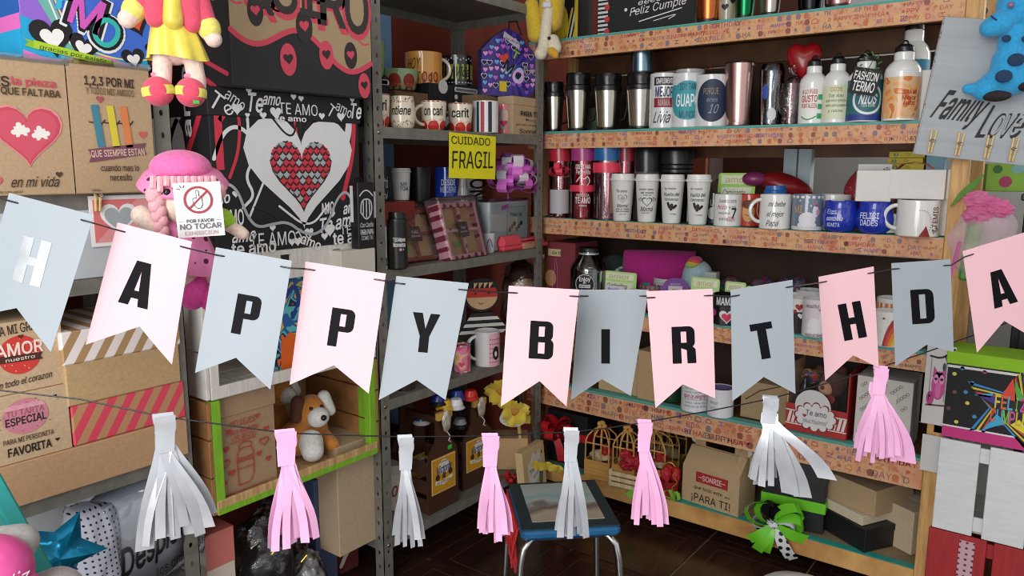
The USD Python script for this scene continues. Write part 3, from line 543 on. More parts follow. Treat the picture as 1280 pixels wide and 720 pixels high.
# memory board with clothes pegs
board_paper = M('bfc6cb', 0.6, var=0.12, scale=3.5, stretch=(0.6, 1, 6))
def clothespin(name, label, loc, rz, length, tilt=0.0):
    t = thing(name, label, 'clothespin', loc, rz, ry=tilt)
    wd = WOOD('d9bd86', 'c4a266', (1, 1, 10))
    for s in (-1, 1): part(t, 'peg_half', [tr(bx(0.004, 0.006, length, 0.0008), x=s * 0.0035, ry=s * 0.035)], wd)
    part(t, 'spring', tube([(0.006 * math.cos(a), -0.003 - 0.0005 * a, length * 0.52 + 0.003 * math.sin(a)) for a in np.linspace(0, 4 * PI, 26)], 0.0008, 5), STEEL())
P0, P1 = SL(-10, -0.0, ZU['board']), SL(150, 0, ZU['board'])
t = thing('memory_board', 'pale grey Momentos photo board leaning on the shelf under the kraft bags', 'photo board', ((P0[0] + P1[0]) / 2, YL + 0.012, ZU['board'] + 0.0008)); wB = P1[0] - P0[0]; hB = 0.150
part(t, 'panel', bx(wB, 0.016, hB, 0.0015), board_paper); prints(t, wB, hB, flat(-0.008), [T('Momentos', -.12, .87, .15, '1a1a1c', w=.52, it=.3, rot=-.03), LN([(.3, .8), (.98, .78)], .01, '5a5a5e')])
def photo_card(px0, py0, px1, py1, off, label):
    A = SL(px0, off, 0); d = dep(A); A = ray(px0, (py0 + py1) / 2); A = A * (YL + off) / A[1]; B = ray(px1, (py0 + py1) / 2); B = B * (YL + off) / B[1]; mid = (A + B) / 2; z1, z0 = zpx(mid, py0), zpx(mid, py1)
    t = thing('photo_card', label, 'photo card', (mid[0], mid[1], z0), 0); w_, h_ = B[0] - A[0], z1 - z0; part(t, 'card', bx(w_, 0.0008, h_, 0.0002), CARD('f0eeee')); return t, w_, h_
t, w_, h_ = photo_card(112, 244, 191, 306, 0.0, 'white bordered photo card with a grey heart on red, clipped under the kraft bag')
prints(t, w_, h_, flat(-0.0005), [R(-.88, .08, .88, .92, 'e89a9c'), S(Polygon([(-.88, .08), (.5, .92), (-.88, .92)]), 'e07878', 1), HT(-.1, .5, .74, 'f2f2f2', 2), HT(-.1, .5, .58, 'a6b0b4', 3)])
Pq = SL(122, -0.006, -0.1); clothespin('clothespin', 'wooden clothespin gripping the heart photo card', (Pq[0], YL - 0.0085, zpx(Pq, 264)), 0, 0.062, 0.08)
# kraft boxes on the shelf below
zb = ZU['box']
E_ = lambda c: ('s', affinity.scale(Point(0, 0).buffer(1, 16), .38, .155), c, 1)
def disc(u, v, a, b): return affinity.translate(affinity.scale(Point(0, 0).buffer(1, 20), a, b), u, v)
tflat, wf, hf, lf = box_thing('L', 0, 236, -0.008, zb, 548, 0.34, 'cardboard_box', 'long plain kraft box lying on the grey shelf, under the other boxes', 'box', KRAFT('ad835a'), h=0.084)
z2 = zb + 0.084 + 0.0008
t1, w1, h1, l1 = box_thing('L', -48, 91, -0.003, z2, 482, 0.26, 'gift_box', 'kraft box printed ESPECIAL and FAVORITA in a pink disc', 'gift box', KRAFT('b39570'), dr=0.0, h=0.13,
    items=[S(disc(.18, .66, .42, .26), 'c9808e', 1), S(disc(.18, .66, .42, .26).intersection(sbox(-1, .78, 1, .84)), 'dfa0aa', 2), *[HT(.0 + .18 * i, .82, .09, 'd898a4', 3) for i in range(3)], T('TU TARTA', .18, .73, .085, 'a85a6a', w=.34), T('ESPECIAL', .18, .61, .11, '2e2420', w=.37, b=True), T('PARA MI PERSONITA', .2, .33, .075, '4a3c32', w=.46), T('FAVORITA', .2, .17, .12, '231a16', w=.4, b=True), HT(.72, .19, .06, '231a16'), HT(.75, .86, .05, '231a16'), HT(-.45, .34, .06, '231a16'), *[C(-.3 + 1.1 * RNG.random(), .45 + .45 * RNG.random(), .014, '4a3c32') for _ in range(18)]])
t2, w2, h2, l2 = box_thing('L', -60, 83, 0.004, z2 + 0.1308, 393, 0.25, 'gift_box', 'kraft box printed AMOR in a dotted red disc', 'gift box', KRAFT('b39570'), h=0.135,
    items=[S(disc(.2, .53, .38, .27), 'cf3c34', 1), *[C(.2 + .34 * math.cos(a) * k, .53 + .24 * math.sin(a) * k, .016, 'f0c8c0', 2) for k in (.35, .7, .95) for a in np.arange(0, 6.28, .7 / k)], S(Polygon([(-.2, .45), (.6, .42), (.56, .47), (.6, .52), (-.2, .55), (-.15, .5)]), '4a2a22', 3), T('nuestro', .2, .482, .05, 'f0e4d8', w=.26, l=5), T('AMOR', .2, .62, .17, 'f3dcd0', w=.42, b=True, l=4), T('PARA MI GRAN', .12, .9, .13, '33271f', w=.5, rot=.06), T('con todo el corazon', .2, .16, .09, '33271f', w=.54, it=.25, rot=.05), HT(.24, .78, .07, '6a1f1c', 4), HT(-.55, .82, .07, '231a16')])
kr_w = stripes('white_stripe_kraft', 'b08d62', 'efe6e2', 26.0, (1, 0, -0.62), 0.48); kr_r = stripes('red_stripe_kraft', 'b98a62', 'd8465c', 26.0, (1, 0, -0.62), 0.5)
t3, w3, h3, l3 = box_thing('L', 93, 233, -0.004, z2, 496, 0.24, 'gift_box', 'kraft box with diagonal pink red stripes under the plain-bodied one', 'gift box', kr_r, h=0.082, c=0.003)
t4, w4, h4, l4 = box_thing('L', 85, 227, -0.006, z2 + 0.0828, 440, 0.24, 'gift_box', 'kraft box whose lid has white diagonal stripes, top of the stack', 'gift box', KRAFT('ad8a5c'), h=0.15, lid=0.44, lidmat=kr_w, c=0.003)
# things on the shelf at the bottom left
zp = ZU['pillow']
dotm = dots('dotted_grey_fabric', 'b9bccb', '22242c', 85.0, 0.2, 0.85, 0.0)
def pillow_mesh(w_, h_, d_, seed=1, n=26):
    u, v = np.meshgrid(np.linspace(-1, 1, n), np.linspace(-1, 1, n)); pr = (np.clip(1 - np.abs(u) ** 2.6, 0, 1) * np.clip(1 - np.abs(v) ** 2.6, 0, 1)) ** 0.5
    pinch = 1 - 0.06 * (1 - u ** 2) * 0; X = u * w_ / 2 * (1 - 0.07 * v ** 2 * (1 - np.abs(u) * 0.6)); Z = v * h_ / 2 * (1 - 0.07 * u ** 2 * (1 - np.abs(v) * 0.6))
    nz = meshkit.fbm(np.stack([u * 2, v * 2, u * 0 + seed], -1), 3, seed) - 0.5
    f = np.stack([X, -pr * d_ / 2 * (1 + 0.25 * nz), Z], -1).reshape(-1, 3); b = np.stack([X, pr * d_ / 2, Z], -1).reshape(-1, 3); F_ = []
    for i in range(n - 1):
        for j in range(n - 1):
            a = i * n + j; F_ += [(a, a + 1, a + n + 1), (a, a + n + 1, a + n)]
    F_ = np.array(F_); m = trimesh.Trimesh(np.vstack([f, b]), np.vstack([F_, F_[:, ::-1] + n * n]), process=False); return m, pr
P = SL(182, 0.12, zp); t = thing('pillow', 'white pillow lettered Despierta, with grey dotted side, in clear plastic', 'pillow', (P[0] - 0.012, YL + 0.10, zp + .001), 0.06)
pm, _ = pillow_mesh(0.30, 0.27, 0.15); wp, hp_ = 0.30, 0.27
part(t, 'cover', tr(pm, z=0.135, rx=-0.12), M('d3d5e2', 0.85, var=0.04, scale=40))
pd, _ = pillow_mesh(0.11, 0.24, 0.12, 4); part(t, 'dotted_panel', tr(pd, x=-0.128, y=-0.03, z=0.125, rx=-0.12, ry=0.12), dotm)
def fr(q):
    u, v = np.clip(q[:, 0] / .15, -1, 1), np.clip((q[:, 1] - .135) / .135, -1, 1); pr = (np.clip(1 - np.abs(u) ** 2.6, 0, 1) * np.clip(1 - np.abs(v) ** 2.6, 0, 1)) ** .5
    nz = meshkit.fbm(np.stack([u * 2, v * 2, u * 0 + 1], -1), 3, 1) - .5; y = -pr * .075 * (1 + .25 * nz) - .0025 - q[:, 2]; z = q[:, 1] - .135; c, s_ = math.cos(-.12), math.sin(-.12)
    return np.stack([q[:, 0], y * c - z * s_, y * s_ + z * c + .135], 1)
fr.curved = True
prints(t, wp, hp_, fr, [T('Despierta', .02, .43, .22, '18181b', w=.62, it=.35, rot=.3, b=True), T('los dias es para', .42, .2, .085, '3a3a40', w=.5, it=.1, rot=.2), T('siempre', .5, .1, .07, '18181b', w=.34, it=.3, rot=.2)])
sh = lumpy(0.33, 0.19, 0.29, 5, 0.1); part(t, 'clear_wrap', tr(sh, y=-0.01), GLASS)
P = SL(128, 0.22, zp); t = thing('cushion', 'white cushion lettered Libre behind the dotted pillow', 'cushion', (P[0] + 0.02, YL + 0.27, zp + 0.001)); pm2, _ = pillow_mesh(0.36, 0.26, 0.10, 9); part(t, 'cover', tr(pm2, z=0.13), M('b9bcbe', 0.8, var=0.05))
prints(t, 0.36, 0.26, flat(-0.054), [T('LIBRE', -.2, .84, .12, '1b1b1e', w=.4, it=.1, rot=.12), HT(-.5, .76, .08, '1b1b1e')])
blue_foil = M('1590bf', 0.18, metal=0.55, var=0.12, scale=9)
def star_balloon(R, r, dpt):
    V = [(0, -dpt, 0), (0, dpt, 0)]; 
    for i in range(10):
        a = PI / 2 + i * PI / 5; q = R if i % 2 == 0 else r; V.append((q * math.cos(a), 0, q * math.sin(a)))
    F_ = [];
    for i in range(10): F_ += [(0, 2 + (i + 1) % 10, 2 + i), (1, 2 + i, 2 + (i + 1) % 10)]
    m = trimesh.Trimesh(np.array(V, float), np.array(F_)); m.fix_normals(); m = m.subdivide().subdivide(); v = m.vertices; s = np.abs(v[:, 1]) / dpt; m.vertices = np.stack([v[:, 0], np.sign(v[:, 1]) * dpt * np.sqrt(np.clip(s, 0, 1)), v[:, 2]], 1); return m
P = SL(70, -0.03, zp); t = thing('foil_balloon', 'shiny blue star balloon beside the teal frame', 'balloon', at(74, 690, 1.36), facing(at(74, 690, 1.36)), ry=0.5); part(t, 'star', star_balloon(0.078, 0.04, 0.032), blue_foil); part(t, 'neck', tube([(0.0, 0, -0.045), (0.02, 0.0, -0.12), (0.06, 0, -.22)], [0.012, 0.004, .003], 8), blue_foil)
# teal picture frame leaning at the left edge
P = at(0, 705, 1.22); tealp = M('2f9b97', 0.45, var=0.1, scale=15)
Pf = at(14, 800, 1.22); t = thing('picture_frame', 'turquoise wooden frame leaning at the lower left', 'picture frame', Pf, facing(Pf) + .35, rx=-0.12, ry=-0.29)
fw, fh = 0.19, 0.28
for nm, b in (('frame_side', bx(0.026, 0.025, fh, 0.003, x=-fw / 2 + .013)), ('frame_side', bx(0.026, 0.025, fh, 0.003, x=fw / 2 - .013)), ('frame_rail', bx(fw - 0.052, 0.025, 0.026, 0.003)), ('frame_rail', bx(fw - 0.052, 0.025, 0.026, 0.003, z=fh - 0.026))): part(t, nm, b, tealp)
part(t, 'picture', bx(fw - 0.04, 0.004, fh - 0.04, 0.0005, y=0.006, z=0.02), M('59aaa6', 0.6, var=0.05)); prints(t, fw, fh, flat(0.004), [S(Polygon([(-.7, .1), (.45, .1), (.45, .34), (-.7, .42)]), 'e8b58a', 1), S(Polygon([(.5, .1), (.66, .1), (.66, .9), (.5, .9)]), 'd9d4b8', 1)])
# grey and pink plush with pink balloon lettering
d = 1.12; P = at(6, 712, d); t = thing('plush_toy', 'grey plush with a bright pink belly lettered happy', 'plush toy', (P[0], P[1], P[2] - 0.11), facing(P))
k = d / F
part(t, 'body', limbs([((-0.09, 0.02, 0.03), 0.075, (-0.06, 0.02, 0.06), 0.07), ((-0.1, 0, 0.16), 0.03, (0.02, -0.02, 0.155), 0.027), ((0.0, 0, 0.06), 0.02, (0.06, -0.02, 0.06), 0.04)], 0.01), PLUSH('a9a6a4'))
part(t, 'belly', tr(sphere(0.085, sx=1.0, sy=0.7), -0.035, -0.03, 0.06), PLUSH('e63f9b')); prints(t, 0.17, 0.17, lambda q: np.stack([q[:, 0] - 0.035, -0.091 + 0.0 * q[:, 0] + ((q[:, 0]) ** 2 + (q[:, 1] - 0.06) ** 2) * 6 - q[:, 2], q[:, 1]], 1), [T('happy', -.05, .45, .16, 'f3e9f0', w=.6, it=.3, rot=.35)])
part(t, 'foot_pad', tr(sphere(0.033, sy=0.6), 0.068, -0.05, 0.05), PLUSH('e06ab4'))
t = thing('pink_balloon', 'glossy pink balloon with white writing in the lower left corner', 'balloon', at(-8, 716, 1.06) - [0, 0, 0.04], facing(at(0, 716, 1.06))); part(t, 'skin', sphere(0.05, z=0.04, sz=1.05), M('e0559c', 0.25, var=0.05)); prints(t, .1, .1, lambda q: np.stack([q[:, 0], -0.05 + q[:, 0] ** 2 * 9 + (q[:, 1] - .04) ** 2 * 9 - q[:, 2], q[:, 1]], 1), [T('feliz', .35, .42, .2, 'f5e8ee', w=.45, it=.3)])
# ================================================================ the two dolls hanging in front of the post
def yarn_braid(p0, p1, r, n=9):
    p0, p1 = np.array(p0, float), np.array(p1, float); return [sphere(r * (1 - 0.35 * i / n), *(p0 + (p1 - p0) * i / n + np.array([0.25 * r * (-1) ** i, 0, 0])), sub=2, sz=1.25) for i in range(n + 1)]
coral, yellow_s, skin = PLUSH('e0506a'), M('e6d352', 0.25, var=0.2, scale=18, sheen=0.3), PLUSH('ecd0c4')
P = at(221, 131, 1.42); k = 1.42 / F; t = thing('rag_doll', 'rag doll in a coral jacket and shiny yellow skirt hanging at the steel post', 'doll', P, facing(P))
X = lambda px, py, y=0.0: np.array([(px - 221) * k, y, -(py - 131) * k])
part(t, 'body', limbs([(X(222, 60, .01), .034, X(222, -18, .01), .03), (X(209, 66), .017, X(206, 105, -.005), .0165), (X(242, 68), .017, X(246, 105, -.005), .0165), (X(198, 4), .02, X(173, 33, -.012), .0165), (X(248, 4), .02, X(268, 50, -.012), .0155), (X(222, -18, 0), .02, X(222, -30, 0), .02), (X(220, -62), .048, X(224, -62), .048)], 0.007), skin, label='cream cloth body, hands and legs')
part(t, 'jacket', limbs([(X(206, 4, -.008), .026, X(204, 30, -.016), .018), (X(241, 4, -.008), .026, X(244, 33, -.016), .018), (X(200, 0), .025, X(185, 17, -.007), .020), (X(250, 0), .024, X(261, 31, -.007), .018), (X(222, -8, .012), .035, X(222, 25, .015), .034)], 0.007), coral)
def skirt(top, bot, r0, r1, n=10, amp=0.1):
    a = np.linspace(0, 2 * PI, 73)[:-1]; V = []; 
    rows = 9
    for j in range(rows):
        f = j / (rows - 1); r = r0 + (r1 - r0) * f ** 0.8; w_ = 1 + amp * f * np.sin(n * a + 0.5 * np.sin(3 * a)); c_ = top + (bot - top) * f; V.append(np.stack([c_[0] + r * w_ * np.cos(a), c_[1] + r * 0.7 * w_ * np.sin(a), np.full_like(a, c_[2]) + 0.004 * f * np.sin(2 * a)], 1))
    V = np.vstack(V); F_ = []
    for j in range(rows - 1):
        for i in range(72):
            A_, B_ = j * 72 + i, j * 72 + (i + 1) % 72; F_ += [(A_, A_ + 72, B_ + 72), (A_, B_ + 72, B_)]
    m = trimesh.Trimesh(V, np.array(F_), process=False); m2 = m.copy(); m2.vertices = V * [0.97, 0.97, 1]; m2.invert(); return trimesh.util.concatenate([m, m2])
part(t, 'skirt', skirt(X(221, 18), X(226, 76), .028, .052, 9, .07), yellow_s); part(t, 'blouse', limbs([(X(224, -4, -.024), .014, X(223, 32, -.026), .018)], 0.006), yellow_s)
for (px, py, lean_) in ((201, 116, -.15), (238, 116, .1)):
    c0 = X(px, py, -.012); s_ = sphere(.0275, sx=.98, sy=1.05, sz=.98); part(t, 'shoe', tr(s_, *c0), coral, label='coral shoe with yellow band')
    bnd = lathe([(.0277 * math.cos(a), .0277 * math.sin(a)) for a in np.linspace(-.28, .3, 6)] + [(.0284 * math.cos(a), .0284 * math.sin(a)) for a in np.linspace(.3, -.28, 6)] + [(.0277 * math.cos(-.28), .0277 * math.sin(-.28))], 32); part(t, 'shoe_band', tr(bnd, *c0, ry=lean_), PLUSH('e6dc62')); part(t, 'ankle_bow', tr(sphere(.014, sz=.5), *X(px + 2, py - 20, -.004)), PLUSH('e88aa6'))
part(t, 'price_sticker', tr(bx(.011, .0008, .006, .0002), *X(243, 131, -.0405)), INK('2fae3c'), smooth=False)
for a_, b_ in ((X(182, 20, -.008), X(180, 23, -.009)), (X(263, 36, -.008), X(264, 39, -.009))): part(t, 'cuff', limbs([(a_, .0215, b_, .0205)], .005), PLUSH('e8dc70'))
hair = [tr(sphere(.008, sub=1), *(X(222 + 34 * math.cos(a) * q, -62 + 36 * math.sin(a) * q, .012 - .04 * (1 - q)))) for a in np.arange(2.2, 7.2, .22) for q in (.8, .95, 1.1)] + [tr(sphere(.009, sub=1), *X(262 + 9 * math.cos(i * 2.4), -2 + 6 * math.sin(i * 1.7), -.01)) for i in range(9)]
hair = [tr(lumpy(.03, .03, .03, i, .5, 2), *h.centroid) for i, h in enumerate(hair)]
part(t, 'curly_hair', hair, PLUSH('d8334e'), kind='stuff')
for s_ in (-1, 1): part(t, 'eye', tr(sphere(.006, sy=.5, sub=2), *X(222 + s_ * 13, -60, -.047)), M('17151a', .2))
part(t, 'mouth', tube([X(214 + 2 * i, -46 + 3 * math.sin(PI * i / 8), -.046) for i in range(9)], .0012, 6), INK('b03048'))
# pink doll in a dotted hat
magenta, pinkhat = PLUSH('e2459c'), PLUSH('ea6fae'); dotp = dots('pink_dotted_cloth', 'eb8cbc', '5a1f3c', 46.0, 0.24, 0.9, 0.35)
P = at(243, 388, 1.40); k = 1.40 / F; t = thing('rag_doll', 'rag doll in a pink dotted hat and dress behind the no tocar sign', 'doll', P, facing(P))
X = lambda px, py, y=0.0: np.array([(px - 243) * k, y, -(py - 388) * k])
part(t, 'body', limbs([(X(240, 250), .047, X(243, 246), .047), (X(241, 285, .01), .024, X(241, 330, .01), .034), (X(238, 335), .016, X(242, 352, -.005), .014), (X(262, 330), .016, X(268, 350, -.005), .014), (X(225, 292), .017, X(192, 268, -.01), .018), (X(268, 270), .013, X(300, 290, -.015), .011), (X(300, 290, -.015), .012, X(304, 293, -.016), .011)], 0.007), PLUSH('ead6c6'), label='cream cloth body')
part(t, 'dress', skirt(X(241, 288), X(246, 342), .03, .047, 8, .08), dotp); part(t, 'sleeve', limbs([(X(228, 290), .021, X(212, 282, -.004), .02)], .007), dotp); part(t, 'cuff', limbs([(X(283, 272, -.006), .0155, X(287, 278, -.009), .0155)], .006), PLUSH('a8d83c'))
for q in ((248, 362), (270, 366)): part(t, 'shoe', limbs([(X(q[0] + 3, q[1] - 14), .014, X(q[0] - 6, q[1] + 8, -.02), .022)], .006), PLUSH('ea4fb0'))
part(t, 'hat_crown', tr(sphere(.052, sz=.62), *X(238, 212, .01)), pinkhat); part(t, 'hat_brim', tr(lathe([(.046, 0), (.066, -.012), (.078, -.03), (.076, -.034), (.062, -.018), (.044, -.006), (.046, 0)], 40), *X(240, 212, .012), rx=.3), dotp)
yp = PLUSH('eeb0b8')
for j, (a_, b_) in enumerate((((208, 238), (214, 292)), ((276, 240), (268, 262)))): part(t, 'braid', yarn_braid(X(*a_, -.035), X(*b_, -.03), .013), yp)
part(t, 'fringe_hair', [tube([X(208 + 7.2 * i, 222, -.043 - .012 * math.sin(PI * i / 9)), X(207 + 7.4 * i, 236 + 4 * math.sin(i * 2), -.048 - .012 * math.sin(PI * i / 9))], .0055, 6) for i in range(10)], yp, kind='stuff')
part(t, 'eye', tr(sphere(.006, sy=.5, sub=2), *X(222, 240, -.046)), M('17151a', .2)); part(t, 'eye', tr(sphere(.006, sy=.5, sub=2), *X(252, 240, -.048)), M('17151a', .2))
# the do-not-touch sign the doll carries
P = at(249, 262, 1.31); k = 1.31 / F; t = thing('paper_sign', 'white paper sign POR FAVOR NO TOCAR held by the pink doll', 'sign', P, facing(P), ry=-0.04); ws_, hs_ = 55 * k, 68 * k
part(t, 'sheet', bx(ws_, .0008, hs_, .0002, z=-hs_ / 2), CARD('eeeeee'))
ring = Point(0, 0).buffer(.5, 20).difference(Point(0, 0).buffer(.42, 20)); fing = unary_union([sbox(-.16, -.25, .16, .08), sbox(-.06, .0, .04, .38), Point(-.01, .38).buffer(.05), sbox(.06, .0, .13, .16), sbox(-.22, -.12, -.1, .06), Point(0, -.25).buffer(.14)]).buffer(.02)
prints(t, ws_, hs_, lambda q: np.stack([q[:, 0], -.0005 - q[:, 2], q[:, 1] - hs_ / 2], 1), [G(fing, 0, .68, .4, '3a3a3e', 1), G(fing.buffer(-.03), 0, .68, .4, 'eeeeee', 2), G(ring, 0, .68, .5, 'a83848', 3), G(sbox(-.44, -.035, .44, .035), 0, .68, .5, 'a83848', 3, rot=.75), T('POR FAVOR', 0, .3, .06, '4a4a50', w=.58, b=True), T('NO TOCAR', 0, .2, .095, '6b7078', w=.88, b=True), T('EXHIBICION', 0, .08, .07, 'c8a0a4', w=.7), LN([(-.9, .3), (-.68, .3)], .008, '999999'), LN([(.68, .3), (.9, .3)], .008, '999999'), *[LN([(-.62 + .1 * math.cos(a), .86 + .05 * math.sin(a)), (-.62 + .24 * math.cos(a), .86 + .1 * math.sin(a))], .012, '3a3a3e') for a in (1.2, 2.0, 2.8)]])

# ================================================================ stacked wooden crates between the two steel units
def crate(name, label, x0, x1, yf, d, z0, z1, paint, inner, slat=None, nback=4, nfloor=4, left_end=True, front_h=0.03, ends=None):
    w, h = x1 - x0, z1 - z0; t = thing(name, label, 'crate', ((x0 + x1) / 2, yf, z0)); g = 0.012
    for s in (-1, 1):
        n = 3
        for i in range(n): part(t, 'end_plank', bx(0.01, d - 0.004, h / n - 0.004, 0.0015, x=s * (w / 2 - 0.006), y=d / 2, z=0.002 + i * h / n), (ends or paint)); part(t, 'painted_edge', bx(0.0008, d * .22, h / n - 0.005, 0.0002, x=s * (w / 2 - 0.0115), y=d * .11 + .002, z=0.0025 + i * h / n), paint, smooth=False) if ends else None
        for yy in (0.014, d - 0.014): part(t, 'corner_batten', bx(0.024, 0.024, h - 0.014, 0.002, x=s * (w / 2 - 0.024), y=yy, z=0.012), paint if yy < .1 else inner)
    bw = (w - 0.03) / nback
    for i in range(nback): part(t, 'back_plank', bx(bw - 0.006, 0.008, h - 0.016, 0.001, x=-w / 2 + 0.015 + bw * (i + 0.5), y=d - 0.006, z=0.013), inner if i % 2 else WOOD('8a5a34', '6a3f22', (10, 1, 1)))
    fd = (d - 0.02) / nfloor
    for i in range(nfloor): part(t, 'floor_plank', bx(w - 0.024, fd - 0.006, 0.009, 0.001, y=0.012 + fd * (i + 0.5), z=0.002), inner)
    part(t, 'front_plank', bx(w - 0.024, 0.009, front_h, 0.0015, y=0.004, z=0.0), inner if ends else paint)
    if ends: part(t, 'painted_strip', bx(w - 0.026, 0.001, front_h * .45, 0.0003, y=-0.0012, z=0.0005), paint, smooth=False)
    return t
xa, xb2 = XA + 0.038, XB - 0.006
limep = M('7fb62c', 0.55, var=0.18, scale=14, stretch=(8, 1, 1)); rawwood = WOOD('c8a77a', 'a9834f', (12, 1, 1)); whitep = M('d9d6cf', 0.65, var=0.14, scale=16, stretch=(8, 1, 1))
zg = -0.812
sb = thing('support_plank', 'rough plank carrying the green crate between the steel posts', 'plank', ((xa + xb2) / 2, YL + 0.2, zg - 0.0185)); part(sb, 'plank', bx(xb2 - xa - 0.004, 0.30, 0.018, 0.001), brownwood)
crate('wooden_crate', 'lime green painted wooden crate holding a kraft box and a plush dog', xa, xb2, YL - 0.004, 0.34, zg, -0.535, limep, rawwood, front_h=0.034, ends=WOOD('a87848', '7a5030', (10, 1, 1)))
crate('wooden_crate', 'white washed wooden crate on top of the green one', xa + 0.004, xb2 - 0.002, YL + 0.0, 0.34, -0.534, -0.2, whitep, M('cfc9bd', 0.7, var=0.16, scale=12, stretch=(8, 1, 1)), front_h=0.03)
t = thing('crate_rail', 'white wooden rail with two dark slots under the heart box', 'crate rail', ((xa + xb2) / 2 + 0.05, YL - 0.006, -0.2735)); pr_ = sbox(-0.2, 0, 0.2, 0.072).difference(unary_union([sbox(.06, .02, .085, .06), sbox(.125, .02, .15, .06), sbox(-.1, .02, -.07, .06)])); rr = prism(pr_, .008); rr.vertices = np.stack([rr.vertices[:, 0], rr.vertices[:, 2] - 0.003, rr.vertices[:, 1]], 1); part(t, 'rail', rr, whitep, smooth=False)
# te amo box with lid and Quiero box above it
teamo_txt = lambda seed, vs: None
zt = -0.199
def scale_heart():
    out = []; hp = affinity.translate(affinity.scale(heart_poly(), .86, .56, origin=(0, 0)), .13, .5)
    r_ = random.Random(5); y = .98
    row = 0
    while y > .08:
        for i in range(-6, 7):
            u = .13 + (i + (.5 if row % 2 else 0)) * .086; q = affinity.translate(affinity.scale(Point(0, 0).buffer(1, 8), .044, .036), u, y).intersection(hp)
            if q.area > 1e-4: out.append(S(q.difference(affinity.translate(q, 0, .008)).buffer(.001), '1a1a1c', 5)); out.append(S(q.buffer(-.004), 'd23446' if (row % 3 == 1 or r_.random() < .33) else 'aeb4b8', 4))
        y -= .042; row += 1
    return out
fig = [S(affinity.translate(affinity.scale(heart_poly(), 1.5, .86, origin=(0, 0)), .13, .52).intersection(sbox(-1, 0, 1, 1)), 'e3e5e6', 2), *scale_heart(),
    LN([(.1, .9), (.0, .74), (-.32, .95)], .014, '17171a', 3), LN([(.16, .8), (.3, .93), (.62, .9)], .014, '17171a', 3), S(Polygon([(.05, 1), (.13, .72), (.16, 1)]), '17171a', 3), LN([(-.52, .3), (-.28, .25), (-.1, .12)], .012, '17171a', 3),
    LN([(-.97, .62), (-.86, .78), (-.7, .84), (-.52, .78), (-.42, .6)], .026, 'e3e5e6', 1), LN([(-.55, .99), (-.55, .78)], .02, 'e3e5e6', 1), LN([(-.28, .99), (-.28, .76)], .075, 'e3e5e6', 1), LN([(.62, .99), (.6, .8)], .03, 'e3e5e6', 1), LN([(.86, .99), (.84, .8), (.62, .52)], .06, 'e3e5e6', 1),
    LN([(-.9, .99), (-.9, .55)], .055, 'cf3048', 1), LN([(-.88, .86), (-.72, .99)], .035, 'cf3048', 1), LN([(-.7, .99), (-.64, .86), (-.68, .66), (-.8, .5)], .022, 'cf3048', 1), LN([(.0, .99), (.06, .9), (.08, .76)], .022, 'cf3048', 1), LN([(.93, .95), (.9, .66), (.72, .34)], .04, 'cf3048', 1),
    LN([(-.5, .62), (-.62, .5), (-.5, .38), (-.66, .3)], .02, 'e3e5e6', 1), LN([(-.36, .5), (-.6, .22)], .016, 'e3e5e6', 1), LN([(.5, .3), (.2, .12), (-.2, .3)], .016, 'e3e5e6', 2),
    LN([(-1, .42), (-.85, .47), (-.72, .42), (-.62, .24), (-.5, .16), (-.3, .18), (-.1, .19), (.1, .1), (.3, .08), (.48, .16), (.6, .32), (.75, .4), (.86, .32), (.94, .2), (1, .22)], .02, 'a9b0b4', 6)]
wr = 'e8e8e8'
texts = [T('AMO', -.78, .24, .1, wr, w=.12, b=True), T('amo', -.66, .12, .09, wr, w=.14, it=.3, b=True), T('TE AMO', -.3, .075, .095, wr, w=.3), T('te amo', -.55, .0 + .03, .08, wr, w=.28, b=True), T('Te', .12, .02 + .07, .1, wr, w=.09, rot=.5), T('amo', .22, .03, .07, wr, w=.15, rot=-.4, b=True), T('Te amo', .64, .16, .1, wr, w=.3, it=.3, rot=.1, b=True), T('AMO', .48, .27, .08, wr, w=.1, rot=.1, b=True), T('te am', .78, .04, .09, wr, w=.24, b=True), T('TE A', .82, .1, .07, wr, w=.16), T('mo', -.9, .37, .07, wr, w=.09, it=.2, rot=.1, b=True), T('amo', .85, .27, .08, wr, w=.13, it=.3, rot=.15, b=True),
    HT(-.74, .39, .05, wr), HT(.03, .04, .07, wr), HT(.2, .1, .07, wr), HT(.5, .1, .1, wr), HT(.42, .06, .06, wr), HT(-.05, .04, .06, wr), HT(.55, .22, .05, wr), HT(-.3, .15, .05, wr)]
tb, wt, ht, lt = box_thing('L', 271, 452, -0.012, zt, 139 - 9, 0.27, 'gift_box', 'large black gift box with white heart of red scales and te amo lettering', 'gift box', CARD('17171a'), fig + texts,
    left=[LN([(.9, .99), (.4, .7), (-.1, .45)], .05, 'cf3048', 1), LN([(.3, .95), (-.2, .8), (-.6, .3)], .04, wr, 1), S(affinity.translate(affinity.scale(heart_poly(), 1.3, .9, origin=(0, 0)), -.4, .5).intersection(sbox(-1, 0, 1, 1)), 'd9dcde', 1), LN([(-.5, .75), (-.3, .4)], .02, '17171a', 2), T('amo', .6, .2, .08, wr, w=.3, b=True)])
lidh = 0.062; zl = zt + ht - lidh * 0.55
tl_ = part(tb, 'lid', bx(wt + 0.008, 0.278, lidh, 0.0015, z=ht - lidh * 0.6), CARD('1b1b1e'))
lw = wt + 0.008
